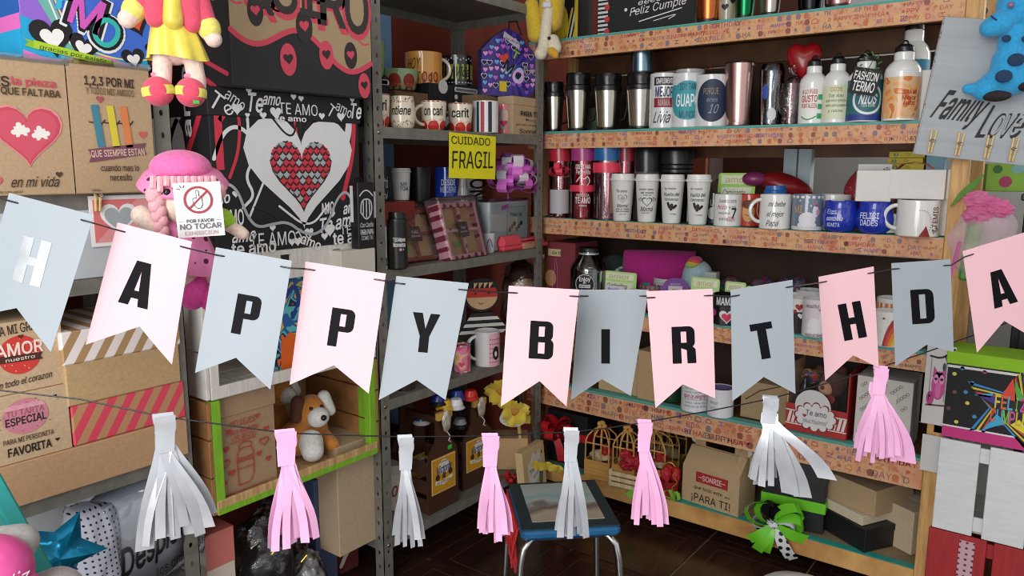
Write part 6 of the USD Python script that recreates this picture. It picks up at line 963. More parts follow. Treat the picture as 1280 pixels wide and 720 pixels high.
tg = thing('product_tag', 'black tag with white lettering FASHION TERMO tied to a bottle', 'tag', P + np.array([-.03, 0.012, 0]) * 0 + (SR(1074, -.035, z1) - P) * np.array([1, 1, 0]) + [0, 0, zpx(SR(1074, -.035, z1), 118) - z1], facing(P), ry=.2); k = dep(P) / F; w_, h_ = 31 * k, 31 * k
part(tg, 'card', bx(w_, .001, h_, .0003), CARD('151517')); prints(tg, w_, h_, flat(-.0006), [T('FASHION', 0, .7, .3, 'dcdcdc', w=.86, b=True), T('TERMO', 0, .3, .36, 'dcdcdc', w=.8, b=True)]); part(tg, 'string', tube([(0, 0, h_), (.004, .005, h_ + .02), (.0, .012, h_ + .035)], .001, 5), INK('17171a'))
bw_ = part(tg, 'green_twist', [tube([(.0 + .02 * math.cos(a), .0, h_ + .014 + .02 * math.sin(a)), (.028 * math.cos(a + .3), -.004, h_ + .016 + .026 * math.sin(a + .2))], .002, 5) for a in np.arange(0, 6.28, .7)], M('4a7a3a', .3))
bottle(1124, .02, 64, 42, 'white bottle with orange watercolour print beside the white carton', [S(sbox(-1.4, .03, 1.4, .62), patches('orange_wash', ['d88a4a', 'e0a468', 'd9b48c', 'd2793a', 'dfae7a'], 18.0, .25, 1.2), 0), T('SERÁ MI', .45, .4, .055, 'a8342a', w=.4, b=True), T('Mejor', .45, .32, .06, 'a8342a', w=.4, b=True), T('AMIGO', .45, .24, .05, 'a8342a', w=.34, b=True)])
bottle(1134, .13, 36, 40, 'white bottle with blue and green panel, at the back by the post', [R(-1.4, .3, 1.4, .66, '2f7a9a', 0), R(-1.4, .12, 1.4, .3, '6aa84a', 0), T('MUNDO', .1, .5, .12, 'dfe4e4', w=.5, b=True)])
box_thing('R', 1145, 1172, .03, z1, 87, .1, 'gift_box', 'blank white carton beside the orange print bottle', 'box', CARD('d2d0cc'))
# ================================================================ pink shaker row, white lidded cups, mugs
z2r = Q['s2']
def shaker(px, yt, w_, off, label, tint, capc, band, items=(), bowc=None):
    t, Rm, hh, P = lathed_thing('R', px, off, z2r, yt, w_, 'shaker_bottle', label, 'bottle', [('wall', [(0, .004), (.92, .004), (.95, .02), (1, .8), (.95, .8), (.9, .03), (0, .03)], tint), ('cap', [(0, .801), (.98, .801), (.98, .985), (.9, 1), (0, 1)], M(capc, .22))], items, Rf=1.0)
    if band: b0, b1, bc = band; part(t, 'ribbon_band', lathe([(Rm * .99, hh * b0), (Rm * 1.05, hh * b0), (Rm * 1.05, hh * b1), (Rm * .99, hh * b1), (Rm * .99, hh * b0)]), SATIN(bc))
    if bowc:
        bm = [SATIN(bowc)]; bow(t, (0, -Rm * 1.05, hh * .62), .045, bm, 8, int(px), .5)
    return t, Rm, hh, P
shaker(699, 184, 27, .05, 'clear shaker with red cap and a coral ribbon bow', ROSECLEAR, 'b02a3a', None, [R(-1.0, .06, 1.0, .4, 'b4b0b8', 0)], 'e0445a')
shaker(728, 183, 31, .045, 'pink shaker lettered DIS MI AMA and TE AMO', PINKCLEAR, 'a03a7a', (.38, .47, 'dd3a54'), [T('DIS MI AMA', 0, .72, .06, 'e6dade', w=.6, b=True), T('Pequeñita', 0, .65, .06, 'e6dade', w=.58), LN([(-.5, .52), (-.2, .6), (.1, .54), (.35, .6), (.6, .52), (.2, .44), (-.1, .5)], .012, 'e6dade'), T('PRINCESA', 0, .33, .035, 'e6dade', w=.5), T('TE AMO', 0, .26, .08, 'e6dade', w=.62, b=True), T('siempre', 0, .19, .03, 'e6dade', w=.3)])
shaker(757, 182, 33, .05, 'clear shaker with a blue cap and wide coral band', ROSECLEAR, '1f5f9a', (.64, .77, 'dd3a54'), [R(.3, .1, 1.0, .5, '8a6a4a', 0)])
shaker(780, 183, 24, .1, 'dark red shaker behind the first white lidded cup', PINKCLEAR, '8a1f30', (.5, .62, 'b02a3a'))
lathed_thing('R', 807, .12, z2r, 183, 34, 'travel_mug', 'smoky black tumbler standing behind the white lidded cups', 'tumbler', [('body', [(0, 0), (.8, 0), (.84, .02), (.96, .66), (0, .66)], M('55504e', .15, var=.1)), ('lid', [(0, .661), (1, .661), (1, .9), (.9, 1), (0, 1)], M('1a1b1e', .25))])
lathed_thing('R', 843, .16, z2r, 187, 42, 'thermos', 'wide black thermos with ribbed neck behind the white cups', 'thermos', [('body', [(0, 0), (.95, 0), (1, .02), (1, .6), (.9, .62), (.9, .66), (1, .68), (1, .72), (.9, .74), (.9, .78), (1, .8), (1, .97), (.95, 1), (0, 1)], M('17191b', .3))])
box_thing('R', 858, 874, .12, z2r, 220, .08, 'gift_box', 'slim white carton between the third and fourth lidded cups', 'box', CARD('c4c4c4'))
cupp = [('body', [(0, 0), (.66, 0), (.7, .012), (.92, .855), (0, .855)], GLAZE('dad9d5')), ('lid', [(0, .856), (1.0, .856), (1.02, .875), (1.0, .9), (.94, .905), (.9, .99), (.86, 1), (0, 1)], PLASTIC('e0dfdb'))]
k1 = '2a2c30'
tee = [T('Te amo', -.1, .64, .06, k1, w=.42, it=.2), G(heart_poly().difference(heart_poly(.86)), 0, .47, .2, '6a7478', 1), G(heart_poly(.5), 0, .47, .2, '9aa4a8', 1), T('Mamá', 0, .33, .07, k1, w=.4, it=.3), T('eres lo mejor', 0, .26, .04, k1, w=.52), T('de mi vida siempre', 0, .21, .035, k1, w=.5), T('para mi', .05, .15, .025, k1, w=.25)]
mam = [T('la mejor mama', -.1, .69, .04, k1, w=.55), T('del mundo', -.02, .62, .045, k1, w=.5), T('eres tu', 0, .57, .03, k1, w=.3), G(heart_poly().difference(heart_poly(.8)), 0, .42, .22, '4a5054', 1), *[G(heart_poly().difference(heart_poly(.7)), s * .55, .47, .09, '4a5054', 1, s * -.6) for s in (-1, 1)], T('Mamá', 0, .28, .1, k1, w=.46, it=.3), T('gracias', -.1, .2, .025, k1, w=.3)]
vue = [T('la mejor', -.15, .72, .04, k1, w=.45, it=.2), T('Vuelta del', -.05, .6, .075, k1, w=.62, it=.2), T('Universo', -.05, .5, .06, k1, w=.52, it=.2), LN([(-.3, .42), (-.15, .3), (-.0, .42), (.05, .3), (.3, .37)], .05, '101012'), LN([(-.2, .36), (-.02, .27)], .05, '101012'), T('contigo', .1, .2, .025, k1, w=.25)]
for px, yt, it_, lb in ((777.5, 217, tee, 'white lidded cup lettered Te amo Mama with a grey heart'), (808, 217.5, mam, 'white lidded cup with a winged heart above Mama'), (839, 218, vue, 'white lidded cup lettered Vuelta, third in the row'), (871.5, 218, vue, 'white lidded cup lettered Vuelta, beside the white mugs')):
    lathed_thing('R', px, .035, z2r, yt, 31.5, 'travel_cup', lb, 'cup', cupp, it_, 'white lidded cups', Rf=[(.7, .012), (.92, .855)])
mug('R', 891, .1, z2r, 241, 16, 'dark lettered mug squeezed behind the white seven mug', '3a3f42', None, None, [T('LO', 0, .7, .2, 'c9cccc', w=.5), C(0, .35, .4, 'c9cccc', 1)])
mug('R', 909, .04, z2r, 243, 34, 'white mug with a black 7 and red script', 'dededb', None, None, [T('CUANDO DIOS', -.05, .8, .09, '6a6a70', w=.62), T('hizo', -.4, .62, .14, 'b8405a', w=.34, it=.2), T('a mi', .3, .62, .08, '6a6a70', w=.25), T('7', .42, .42, .32, '151517', w=.17, b=True), T('lo hizo de tal', -.25, .43, .07, '6a6a70', w=.4), T('para', -.3, .25, .1, '6a6a70', w=.3), T('SER', .25, .24, .13, 'cf8088', w=.26, b=True)])
mug('R', 936, .08, z2r, 243, 30, 'red mug with a smiling girl face and white zigzags', 'b03a28', None, None, [S(disc(-.1, .45, .5, .3), 'c9945a', 1), S(disc(-.1, .7, .5, .14), '5a2a1c', 2), LN([(-1, .9), (-.7, .7), (-.9, .5), (-.65, .3), (-.85, .1)], .03, 'e0d0c0', 2), LN([(.5, .9), (.7, .7), (.55, .5), (.8, .3)], .03, 'e0d0c0', 2), LN([(-.3, .38), (-.1, .33), (.1, .38)], .02, '5a1a14', 3)])
mug('R', 968, .03, z2r, 243, 38, 'white mug lettered mi bebe el mejor papa with left handle', 'e2e2df', PI + .25, None, [T('mi bebe', .1, .74, .14, '3a3c40', w=.52, it=.3), T('el mejor', .02, .45, .15, '3a3c40', w=.52, it=.3), T('Papá', -.15, .18, .16, '3a3c40', w=.36, it=.3)])
lathed_thing('R', 967, .15, z2r, 232, 28, 'travel_cup', 'cobalt blue lidded cup standing behind the papa mug', 'cup', [('body', [(0, 0), (.7, 0), (.9, .8), (0, .8)], GLAZE('1f4f9a')), ('lid', [(0, .801), (1, .801), (1, .87), (.9, .9), (.88, 1), (0, 1)], M('2a6ab0', .2))])
uni = lambda bodyc='dcdce0': [S(disc(0, .32, .55, .2), bodyc, 1), S(disc(.5, .55, .2, .16), bodyc, 2), S(Polygon([(.35, .35), (.66, .4), (.6, .6), (.4, .6)]), bodyc, 2), S(disc(.68, .52, .15, .09), 'c890b0', 3), S(Polygon([(.48, .68), (.56, .68), (.54, .85)]), 'd8c070', 3), *[HT(.36 + .09 * i, .74 - .02 * i, .08, ['c86aa0', '8a5ab0', 'b02a40'][i % 3], 4) for i in range(3)], *[S(disc(-.45 + .3 * i, .16, .16, .06), bodyc, 2) for i in range(4)]]
mug('R', 1008, .035, z2r, 243, 37, 'grey blue mug with a white unicorn lying on it', '6f7f92', None, 'dededb', [R(-2.9, .9, 2.9, .97, 'dedede', 0), *uni(), R(-1.2, .02, 1.2, .12, 'cfcfd4', 0), T('MI', -.6, .6, .2, 'b89a6a', w=.26, b=True), *[G(star_poly(.5, .22), u, v, .07, 'd8dce0', 1) for u, v in ((-.5, .84), (0, .8), (.2, .7), (-.1, .62))]])
mug('R', 1040, .1, z2r, 243, 40, 'plain white mug behind the blue barrel mugs', 'cfcfcd')
blu = '1f35a8'
b1 = mug('R', 1049, .03, z2r, 251, 44, 'cobalt blue round mug lettered in white script, beside the unicorn mug', blu, None, None, [T('Eres', -.45, .68, .14, 'c9cfe8', w=.26, it=.2), T('asombrosa', -.3, .46, .14, 'c9cfe8', w=.44, it=.2, b=True), T('BONITA', -.35, .25, .12, 'c9cfe8', w=.34, b=True), LN([(-.55, .6), (.05, .6), (.05, .5)], .015, 'c9cfe8')], None, 'round')
b2 = mug('R', 1092, .03, z2r, 252, 45, 'cobalt blue round mug lettered FELICIDADES under the white cartons', blu, None, None, [T('FELICI', -.3, .58, .18, 'd0d6ea', w=.5, b=True), T('DADES', -.3, .36, .18, 'd0d6ea', w=.46, b=True)], None, 'round')
t = thing('folded_tag', 'small white folded tag hanging on the second blue mug', 'tag', SR(1114, .025, z2r) + [0, 0, .004], facing(b2[3]) + .6); part(t, 'paper', bx(.03, .001, .052, .0003), CARD('d6d6d6'))
mug('R', 1146, .025, z2r, 250, 50, 'large white mug with red triangle and dotted arc beside the post', 'e0e0dc', PI + .15, None, [G(Polygon([(-.5, -.5), (.5, -.5), (.1, .5)]), .32, .16, .3, '8a2a26', 1), *[C(.1 + .5 * math.cos(a), .38 + .36 * math.sin(a), .025, '4a4a4e', 1) for a in np.linspace(-.5, 1.7, 12)], T('TEMIS', .8, .55, .16, '7a3a36', w=.5, rot=PI / 2), T('M', .85, .2, .14, '6a6a6e', w=.16, rot=.6)])
mug('R', 1170, .09, z2r, 248, 40, 'white mug half hidden behind the wooden corner post', 'd2d2cf')
zb1 = b1[2] + z2r + .0012; zb2 = b2[2] + z2r + .0012
P = b2[3]; bz = zpx(P, 251)
t, w_, h_, l_ = box_thing('R', 1064, 1107, .0, zb2, 213, .09, 'gift_box', 'small white carton on the blue round mugs', 'box', CARD('d6d4d0'), dr=.25)
t, w_, h_, l_ = box_thing('R', 1110, 1180, .01, .0025 + zpx(SR(1146, .025, z2r), 250), 212, .1, 'gift_box', 'long white carton on the red triangle mug', 'box', CARD('d8d6d2'), dr=.0)
def green_card(px0, px1, y0, off, z, label, col='a8cf6a', txt='Corazonada', tilt=.2, h=None):
    P0, P1 = SR(px0, off, z), SR(px1, off, z); w_ = np.linalg.norm(P1 - P0); mid = (P0 + P1) / 2; hh = h or zpx(mid, y0) - z; t = thing('price_card', label, 'price card', mid, -PI / 2 + .0, rx=-tilt * .5)
    m = prism(affinity.translate(sbox(-w_ / 2, 0, w_ / 2, hh), 0, 0).buffer(-.008).buffer(.008), .0015); m.vertices = np.stack([m.vertices[:, 0], -m.vertices[:, 2], m.vertices[:, 1]], 1); m.fix_normals(); part(t, 'card', m, PLASTIC(col))
    prints(t, w_, hh, flat(-.0016), [R(-.85, .78, .85, .96, 'd6e0b8', 1), R(-.8, .5, .8, .72, 'd4dcc0', 1), T(txt, -.1, .61, .13, '5a5a4a', w=.6, it=.2), T('amor', .0, .87, .12, 'c8a090', w=.6), S(disc(.7, .86, .14, .07), 'e0e8d0', 2), R(-.8, .06, .8, .2, '8fbf52', 1), C(-.88, .5, .05, '2a2a24', 1), C(-.88, .2, .05, '2a2a24', 1)])
    return t
green_card(894, 940, 216, .14, z2r, 'light green card standing behind the seven mug', 'a3cf6c', 'Caminante')
# packing, cushions and books at the back of this shelf
krp = M('8d8070', .8, var=.15, scale=20)
def crumple(px, y, w, d, h, off, z, seed, mat, name, label, cat, amt=.35, rzz=0.0, side='R'):
    P = place(side, px, off, z); t = thing(name, label, cat, P, facing(P) + rzz); part(t, 'body', lumpy(w, d, h, seed, amt, 4, 2.5), mat); return t
crumple(905, 190, .16, .1, .15, .2, z2r, 41, M('5a4638', .8, var=.12), 'paper_bag', 'crumpled brown paper bag behind the green card', 'bag', .3)
crumple(1004, 230, .2, .1, .10, .275, z2r, 42, M('8a7a68', .45, var=.15), 'plastic_bag', 'crumpled tan plastic packet lettered S behind the unicorn mug', 'bag', .35)
P = SR(975, .19, z2r); t = thing('heart_cushion', 'dark red heart cushion lying behind the papa mug', 'cushion', P + [0, 0, .1], facing(P)); hm = lumpy(.17, .09, .075, 7, .12, 4, 2.0); part(t, 'body', tr(hm, 0, 0, -.012, ry=.3), M('7a1418', .35, var=.1)); part(t, 'purple_tip', tr(sphere(.03, sx=1.3, sz=.8), -.085, -.01, .045), M('7a2a5a', .35)); part(t, 'support_box', bx(.13, .08, .094, .002, z=-.1), KRAFT('6a5038'))
P = SR(1083, .16, z2r); t = thing('fabric_bag', 'red fabric bag with tiny white dots and a white price card', 'bag', P, facing(P)); part(t, 'bag', lumpy(.14, .11, .19, 17, .22, 4, 2.2), dots('red_dotted', '8a1c2c', 'c9a0a4', 90.0, .16, .8)); part(t, 'price_card', tr(bx(.088, .001, .034, .0003), .01, -.058, .158), CARD('d0d0d2')); prints(t, .088, .034, lambda q: np.stack([q[:, 0] + .01, -.0588 - q[:, 2], q[:, 1] + .158], 1), [T('30', .7, .5, .45, '17171a', w=.17, rot=.6)])
yb = M('d9c22c', .5, var=.05)
P0, P1 = SR(1114, .3, .0), SR(1158, .3, .0); wy = np.linalg.norm(P1 - P0)
bkz = zpx(SR(1136, .3, 0), 211)
bx_sup = box_thing('R', 1108, 1165, .25, z2r, 213, .1, 'cardboard_box', 'brown carton under the yellow booklets at the back', 'box', KRAFT('6f5238'))
zbk = z2r + bx_sup[2] + .0008
for i in range(3):
    t = thing('booklet', ['lowest of three yellow booklets behind the white cartons', 'middle yellow booklet behind the white cartons', 'topmost yellow booklet behind the white cartons'][i], 'booklet', (XR + .3, (P0[1] + P1[1]) / 2 + .004 * (i % 2), zbk + i * .0185), -PI / 2, 'yellow booklets'); part(t, 'cover', bx(wy, .09, .0175, .001), yb); prints(t, wy, .0175, flat(-.045), [T(str(i + 1), -.6, .5, .5, 'e8e4c0', w=.05, b=True), T('Cc', .1, .5, .45, '6a6220', w=.14), C(-.6, .5, .75, '6a8a3a', 0)])
t = thing('ribbon_bow', 'bright red curved ribbon lying on the long white carton', 'bow', (XR + .08, SR(1142, .08, -.05)[1], zpx(SR(1140, .06, 0), 212) + .001), -PI / 2); part(t, 'arch', ribbon([(-.045, 0, 0), (-.03, 0, .014), (0, 0, .02), (.03, 0, .014), (.045, 0, 0)], (0, 1, 0), .05), M('a81f1c', .4))
P = SR(1163, .3, z2r); t = thing('booklet', 'pale blue and white folder end beside the yellow booklets', 'booklet', (XR + .3, P[1], zbk), -PI / 2); part(t, 'cover', bx(.04, .09, .05, .001), M('7fb4cc', .5))
for i, px in enumerate((983, 1001)): box_thing('R', px - 8, px + 8, .3, z2r, 184, .04, 'gift_bag', ['pale grey striped roll at the back of the mug shelf', 'pale blue striped roll beside the grey one'][i], 'gift wrap', stripes('roll_stripe%d' % i, 'a9b8c0', 'd0d4d4', 90.0, (0, 1, 0)), h=zpx(SR(px, .3, z2r), 186) - z2r)

# ================================================================ third shelf: jar, green cards, packets, mugs
z3 = Q['s3']
box_thing('R', 683, 718, .05, z3, 303, .16, 'gift_box', 'maroon gift box with a cream stamp label by the corner post', 'gift box', M('7a3038', .6, var=.06), [R(-.9, .76, -.0, .88, 'c9b890', 1), T('de ti', -.3, .82, .06, '4a3a2c', w=.3), S(disc(-.7, .38, .4, .14), 'b8845c', 1)])
t, Rm, hh, P = lathed_thing('R', 735, .05, z3, 309, 46, 'glass_jar', 'clear glass jar with black lid and a round Enjoy label', 'jar', [('glass', [(0, .005), (.9, .005), (1, .03), (1, .6), (.92, .7), (.56, .86), (.5, .9), (.5, .93), (.46, .93), (.46, .88), (.86, .69), (.95, .59), (.95, .05), (0, .03)], GLASS), ('lid', [(0, .931), (.54, .931), (.54, .99), (.5, 1), (0, 1)], M('17171a', .3)), ('ring', [(.5, .885), (.55, .885), (.55, .91), (.5, .91)], M('c9cccc', .3, metal=.5))], [G(Point(0, 0).buffer(.5), -.2, .4, .36, '141416', 1), G(Point(0, 0).buffer(.47).difference(Point(0, 0).buffer(.44)), -.2, .4, .36, 'd0d0d0', 2), T('Enjoy', -.2, .49, .07, 'e0e0e0', w=.3, b=True, rot=.06), T('el', -.2, .43, .035, 'e0e0e0', w=.08), R(-.5, .34, .1, .395, 'd8d8d8', 2), T('MOMENTO', -.2, .367, .035, '141416', w=.26, b=True), T('ahora', -.2, .29, .05, 'e0e0e0', w=.3, b=True)])
green_card(751, 793, 330, .05, z3, 'light green price card lettered Cucharitas beside the glass jar', 'b4d884', 'Cucharitas', h=.13)
t = thing('price_tag', 'small white handwritten tag Rosita in front of the green card', 'tag', SR(768, .02, z3) + [0, 0, 0], -PI / 2); part(t, 'card', bx(.075, .001, .085, .0004), CARD('c9c6d4')); prints(t, .075, .085, flat(-.0006), [T('Rosita', -.1, .82, .17, '4a2a6a', w=.6, it=.25, rot=.03)]); t = thing('price_tag', 'clear plastic card holder with black slot beside the green card', 'tag', SR(797, .03, z3), -PI / 2); part(t, 'holder', bx(.06, .004, .08, .001), PLASTIC('b9bcbc')); prints(t, .06, .08, flat(-.002), [R(-.9, .78, .8, .86, '17171a', 1), R(.3, .6, .5, 1, '8a8a86', 1)])
green_card(861, 896, 332, .06, z3, 'light green card with pale heading, in front of the grey cap', 'b9dc8e', 'Corazones', h=.135); green_card(903, 929, 334, .07, z3, 'narrow light green card in the middle of the green ones', 'a9d274', 'Besitos', h=.13); green_card(929, 972, 336, .06, z3, 'light green card behind the grey T pennant', 'b4d884', 'Cariñitos', h=.122)
box_thing('R', 857, 893, .14, z3, 330, .03, 'price_card', 'pale grey rounded card behind the light green one', 'price card', PLASTIC('b9bdbb'), h=.145)
# magenta cushion, purple tag, unicorn horn plush
P = SR(822, .2, z3); t = thing('cushion', 'magenta plush cushion at the back behind the green cards', 'cushion', P, facing(P)); pm3, _ = pillow_mesh(.26, .2, .1, 6); part(t, 'cover', tr(pm3, z=.1), PLUSH('a81f78'))
P = SR(870, .17, z3); t = thing('plush_toy', 'pale blue plush with a rainbow mane peeping behind the cards', 'plush toy', P + [0, 0, 0], facing(P)); part(t, 'body', limbs([((0, 0, .08), .06, (0, 0, .13), .05)], .009), PLUSH('9ab4bc')); [part(t, 'mane_stripe', tr(sphere(.016, sx=1.4, sz=.7), -.02 + .004 * i, -.03, .165 + .0065 * i), PLUSH(c)) for i, c in enumerate(('8ab04a', 'c9a03a', 'c9523a', 'b83a6a'))]
P = SR(843, .07, z3); t = thing('luggage_tag', 'purple rounded tag with a white label standing between the cards', 'tag', P, facing(P)); tg_ = prism(affinity.scale(Point(0, 0).buffer(.5, 16).union(sbox(-.5, -1.2, .5, 0).buffer(.1)), .085, .07, origin=(0, 0)), .006); tg_.vertices = np.stack([tg_.vertices[:, 0], -tg_.vertices[:, 2], tg_.vertices[:, 1] + .091], 1); tg_.fix_normals(); part(t, 'plate', tg_, PLASTIC('6a2f84')); prints(t, .085, .12, flat(-.0062), [R(-.55, .56, .55, .82, 'b8b4c0', 1), T('amor', 0, .88, .07, 'c0a8cc', w=.4), R(-.25, .64, .25, .74, '8a8890', 2)])
mug('R', 815, .11, z3, 355, 34, 'teal rimmed red mug behind the pink R pennant', 'a83038', None, '2f9a9a', [R(-2.9, .86, 2.9, .98, '2f8a8c', 0)]); mug('R', 835, .17, z3, 347, 38, 'black banded white mug with dots behind the purple tag', 'c4c6c8', None, None, [R(-2.9, .62, 2.9, .8, '1a1a1c', 0), *[C(-.8 + .2 * i, .88, .03, '2a2a2c') for i in range(9)]])
pk = patches('packet_print', ['3a2f3a', '5a5460', '8a2f5a', '2f4a5a', '6a6670', '4a3044', '70406a'], 20.0, .3, 1.5, .4)
for i, (px, of, s_, w_) in enumerate(((912, .2, 51, .115), (950, .2, 52, .11), (986, .2, 53, .1))): crumple(px, 0, w_, .14, .13 + .01 * i, of, z3, s_, pk, 'plastic_packet', ['dark glossy packet behind the purple tag and plush', 'dark glossy packet with pink patches above the green cards', 'dark glossy packet beside the red wrapped bundle'][i], 'packet', .35)
crumple(1050, 0, .2, .16, .125, .2, z3, 61, M('5a1016', .4, var=.2, scale=20), 'wrapped_bundle', 'dark red wrapped bundle at the back behind the H pennant', 'bundle', .2)
crumple(775, 0, .2, .12, .17, .25, z3, 63, M('3f4a4a', .25, var=.3, scale=10), 'plastic_packet', 'teal grey crinkled packet behind the glass jar', 'packet', .3)
mug('R', 905, .03, z3, 367, 30, 'black mug lettered MAMÁ with a pink and white heart', '1a1719', None, None, [R(-1, .62, 1, .98, '17171a', 1), T('MAMÁ', .0, .8, .24, 'dcdcdc', w=.7, b=True), HT(.2, .27, .5, 'dcd8d8', 2), HT(.2, .25, .34, 'c83250', 3), S(disc(-1.0, .4, .3, .12), 'b03a8a', 2)])
mug('R', 996, .05, z3, 372, 24, 'white mug with black base and red hearts, beside the T pennant', 'd6d4d2', None, None, [R(-2.9, 0, 2.9, .62, '231417', 0), HT(.1, .75, .22, 'a02838', 2), HT(-.4, .62, .16, 'a02838', 2), HT(.3, .5, .18, 'dcdcdc', 2)])
mug('R', 1017, .025, z3, 373, 30, 'white mug with a pink unicorn and curved lettering', 'd2ccd2', None, None, [*uni('e0dce2'), T('beautiful and', 0, .84, .1, '6a5a6a', w=.75), T('magical heart', 0, .07, .08, '6a5a6a', w=.7)])
mug('R', 985, .15, z3, 362, 40, 'white lidded mug behind the heart mug', 'cfcfd0'); mug('R', 1010, .16, z3, 362, 34, 'white cup rim showing behind the pink unicorn mug', 'c9c9ca')
mug('R', 1108, .025, z3, 388, 34, 'white mug with a rainbow and a tiny star', 'dcdcd8', None, None, [*[S(Point(.9, -.3).buffer(1.25 - .17 * i, 16).difference(Point(.9, -.3).buffer(1.08 - .17 * i, 16)).intersection(sbox(-1.2, .03, 1.2, .95)), c, 1) for i, c in enumerate(('a82a2c', 'c8502c', 'd98a2c', 'd9bc3c'))], G(star_poly(.5, .2), -.3, .82, .1, '4a4a50', 1)]); mug('R', 1112, .12, z3, 372, 36, 'orange banded white mug behind the rainbow mug', 'd6d6d2', None, None, [R(-2.9, .7, 2.9, .9, 'd0702c', 0)])
# ================================================================ fourth shelf
z4 = Q['s4']
box_thing('R', 748, 798, .035, z4, 446, .16, 'gift_box', 'kraft box lettered Sonrie behind the grey I pennant', 'gift box', KRAFT('a88860'), [T('Sonrie', .25, .3, .2, '1f1a16', w=.44, it=.35)], dr=-.0); box_thing('R', 796, 826, .02, z4, 440, .15, 'gift_box', 'taller plain kraft box beside the Sonrie one', 'gift box', KRAFT('a38258'))
lathed_thing('R', 839, .08, z4, 470, 30, 'jar', 'dark green glass jar behind the pink R pennant', 'jar', [('body', [(0, 0), (.95, 0), (1, .03), (1, .85), (.8, .95), (0, .95)], M('1a3a24', .12)), ('lid', [(0, .951), (.8, .951), (.8, 1), (0, 1)], M('17171a', .3))])
mug('R', 868, .03, z4, 478, 34, 'white mug lettered la alegria in red and grey lines', 'dcdce0', None, None, [*[T(w_, .0, .9 - .13 * i, .08, '9aa0a8', w=.78) for i, w_ in enumerate(('vive para siempre', 'cada momento', '', 'sonrie y ama', 'suena cada dia', 'disfruta la vida')) if w_], T('que la alegria', 0, .63, .14, 'a83a50', w=.8, it=.25)]); mug('R', 900, .025, z4, 484, 32, 'white mug with a violet inside beside the T pennant', 'd9d9dd', None, '6a5a88', [T('amor', -.5, .55, .12, '9aa0a8', w=.34), T('vida', -.5, .35, .1, '9aa0a8', w=.3)])
box_thing('R', 925, 985, .05, z4, 480, .16, 'cardboard_box', 'open kraft box with string behind the flying silver tassel', 'box', KRAFT('8f7450'), extra=lambda t, w, d, h: part(t, 'string', tube([(-w * .4, -d / 2 - .002, h * .5), (-w * .1, -d / 2 - .003, h * .8), (w * .3, -d / 2 - .002, h), (w * .4, 0, h + .01)], .0012, 5), CORD))
# red window box with a brown bear behind a Te amo label
zD = z4; P0, P1 = SR(981, .02, zD), SR(1057, .02, zD); wD = np.linalg.norm(P1 - P0); mid = (P0 + P1) / 2; hD = zpx(mid, 462) - zD; dD = .16; redb = M('a82a24', .4, var=.06)
t = thing('window_gift_box', 'red window gift box with a brown bear and a scalloped Te amo label', 'gift box', mid + [dD / 2 * .0, 0, 0], -PI / 2); part(t, 'front_panel', bx(wD, .004, hD * .42, .0008, y=.002), redb); part(t, 'bottom_panel', bx(wD - .002, dD, .004, .0006, y=dD / 2 + .004, z=0.0005), redb)
for s_ in (-1, 1): part(t, 'side_panel', bx(.004, dD, hD, .0006, x=s_ * (wD / 2 - .002), y=dD / 2 + .0045, z=.0002), redb if s_ > 0 else KRAFT('b08a62'))
part(t, 'back_panel', bx(wD - .01, .003, hD, .0006, y=dD), M('2a1a18', .7)); part(t, 'clear_window', bx(wD - .012, .001, hD * .56, .0002, y=.004, z=hD * .42), PANE)
prints(t, wD, hD * .42, flat(.0), [*[S(Polygon([(a, .3), (a + .09, .3), (a + .17, .75), (a + .08, .75)]), 'dcd4d0', 1) for a in list(np.arange(-.95, -.5, .14)) + list(np.arange(.55, .85, .14))], R(-1, .74, 1, .78, 'dcd4d0', 1), R(-1, .24, 1, .28, 'dcd4d0', 1)])
sc = unary_union([Point(.5 * 1.25 * math.cos(a), .42 * math.sin(a)).buffer(.13) for a in np.arange(0, 6.28, .52)] + [affinity.scale(Point(0, 0).buffer(1), .63, .42)]); lbm = lambda s, y, th: tr(slab(affinity.translate(affinity.scale(sc, s, s, origin=(0, 0)), 0, hD * .27), y, th))
part(t, 'doily', slab(affinity.translate(Point(0, 0).buffer(.052, 20), -.01, hD * .42), -.0012, .0012), CARD('cfcfd0')); part(t, 'label_border', lbm(.085, -.0026, .001), CARD('8a2a34')); part(t, 'scalloped_label', lbm(.078, -.0038, .001), CARD('d8d6d6')); prints(t, .1, .08, lambda q: np.stack([q[:, 0], -.005 - q[:, 2], q[:, 1] + hD * .27 - .04], 1), [T('Te amo', .05, .66, .2, '4a4448', w=.6), HT(-.62, .5, .15, 'a82a34'), T('muchisimo!', .0, .34, .17, '8a8488', w=.68, it=.2)])
brn = PLUSH('4f2c20'); part(t, 'bear', limbs([((.0, .08, .045), .04, (.0, .08, .09), .04), ((.03, .05, hD * .74), .038, (.03, .05, hD * .77), .036), ((.05, .07, hD * .95), .014, (.048, .07, hD * .93), .014), ((-.015, .07, hD * .93), .012, (-.012, .07, hD * .92), .012)], .008), brn); part(t, 'bear_muzzle', tr(sphere(.022, sy=.8), .018, .022, hD * .71), PLUSH('c89a78')); part(t, 'bear_nose', tr(sphere(.006, sub=2), .012, .006, hD * .73), M('6a1a1c', .3)); part(t, 'felt_heart', slab(affinity.translate(heart_poly(.05), .02, hD * .5), .03, .006), CLOTH('9a2a30'))
part(t, 'small_bottle', tr(lathe([(0, 0), (.017, 0), (.017, .03), (.008, .045), (.008, .06), (0, .06)], 16), -.05, .05, hD * .5), M('1a1618', .12)); part(t, 'candy_filling', tr(lumpy(.06, .05, .05, 8, .4), -.05, .11, hD * .62), patches('candy', ['b8402a', '2f3a7a', 'c9942c', '7a5a3a', 'b88a6a'], 30.0))
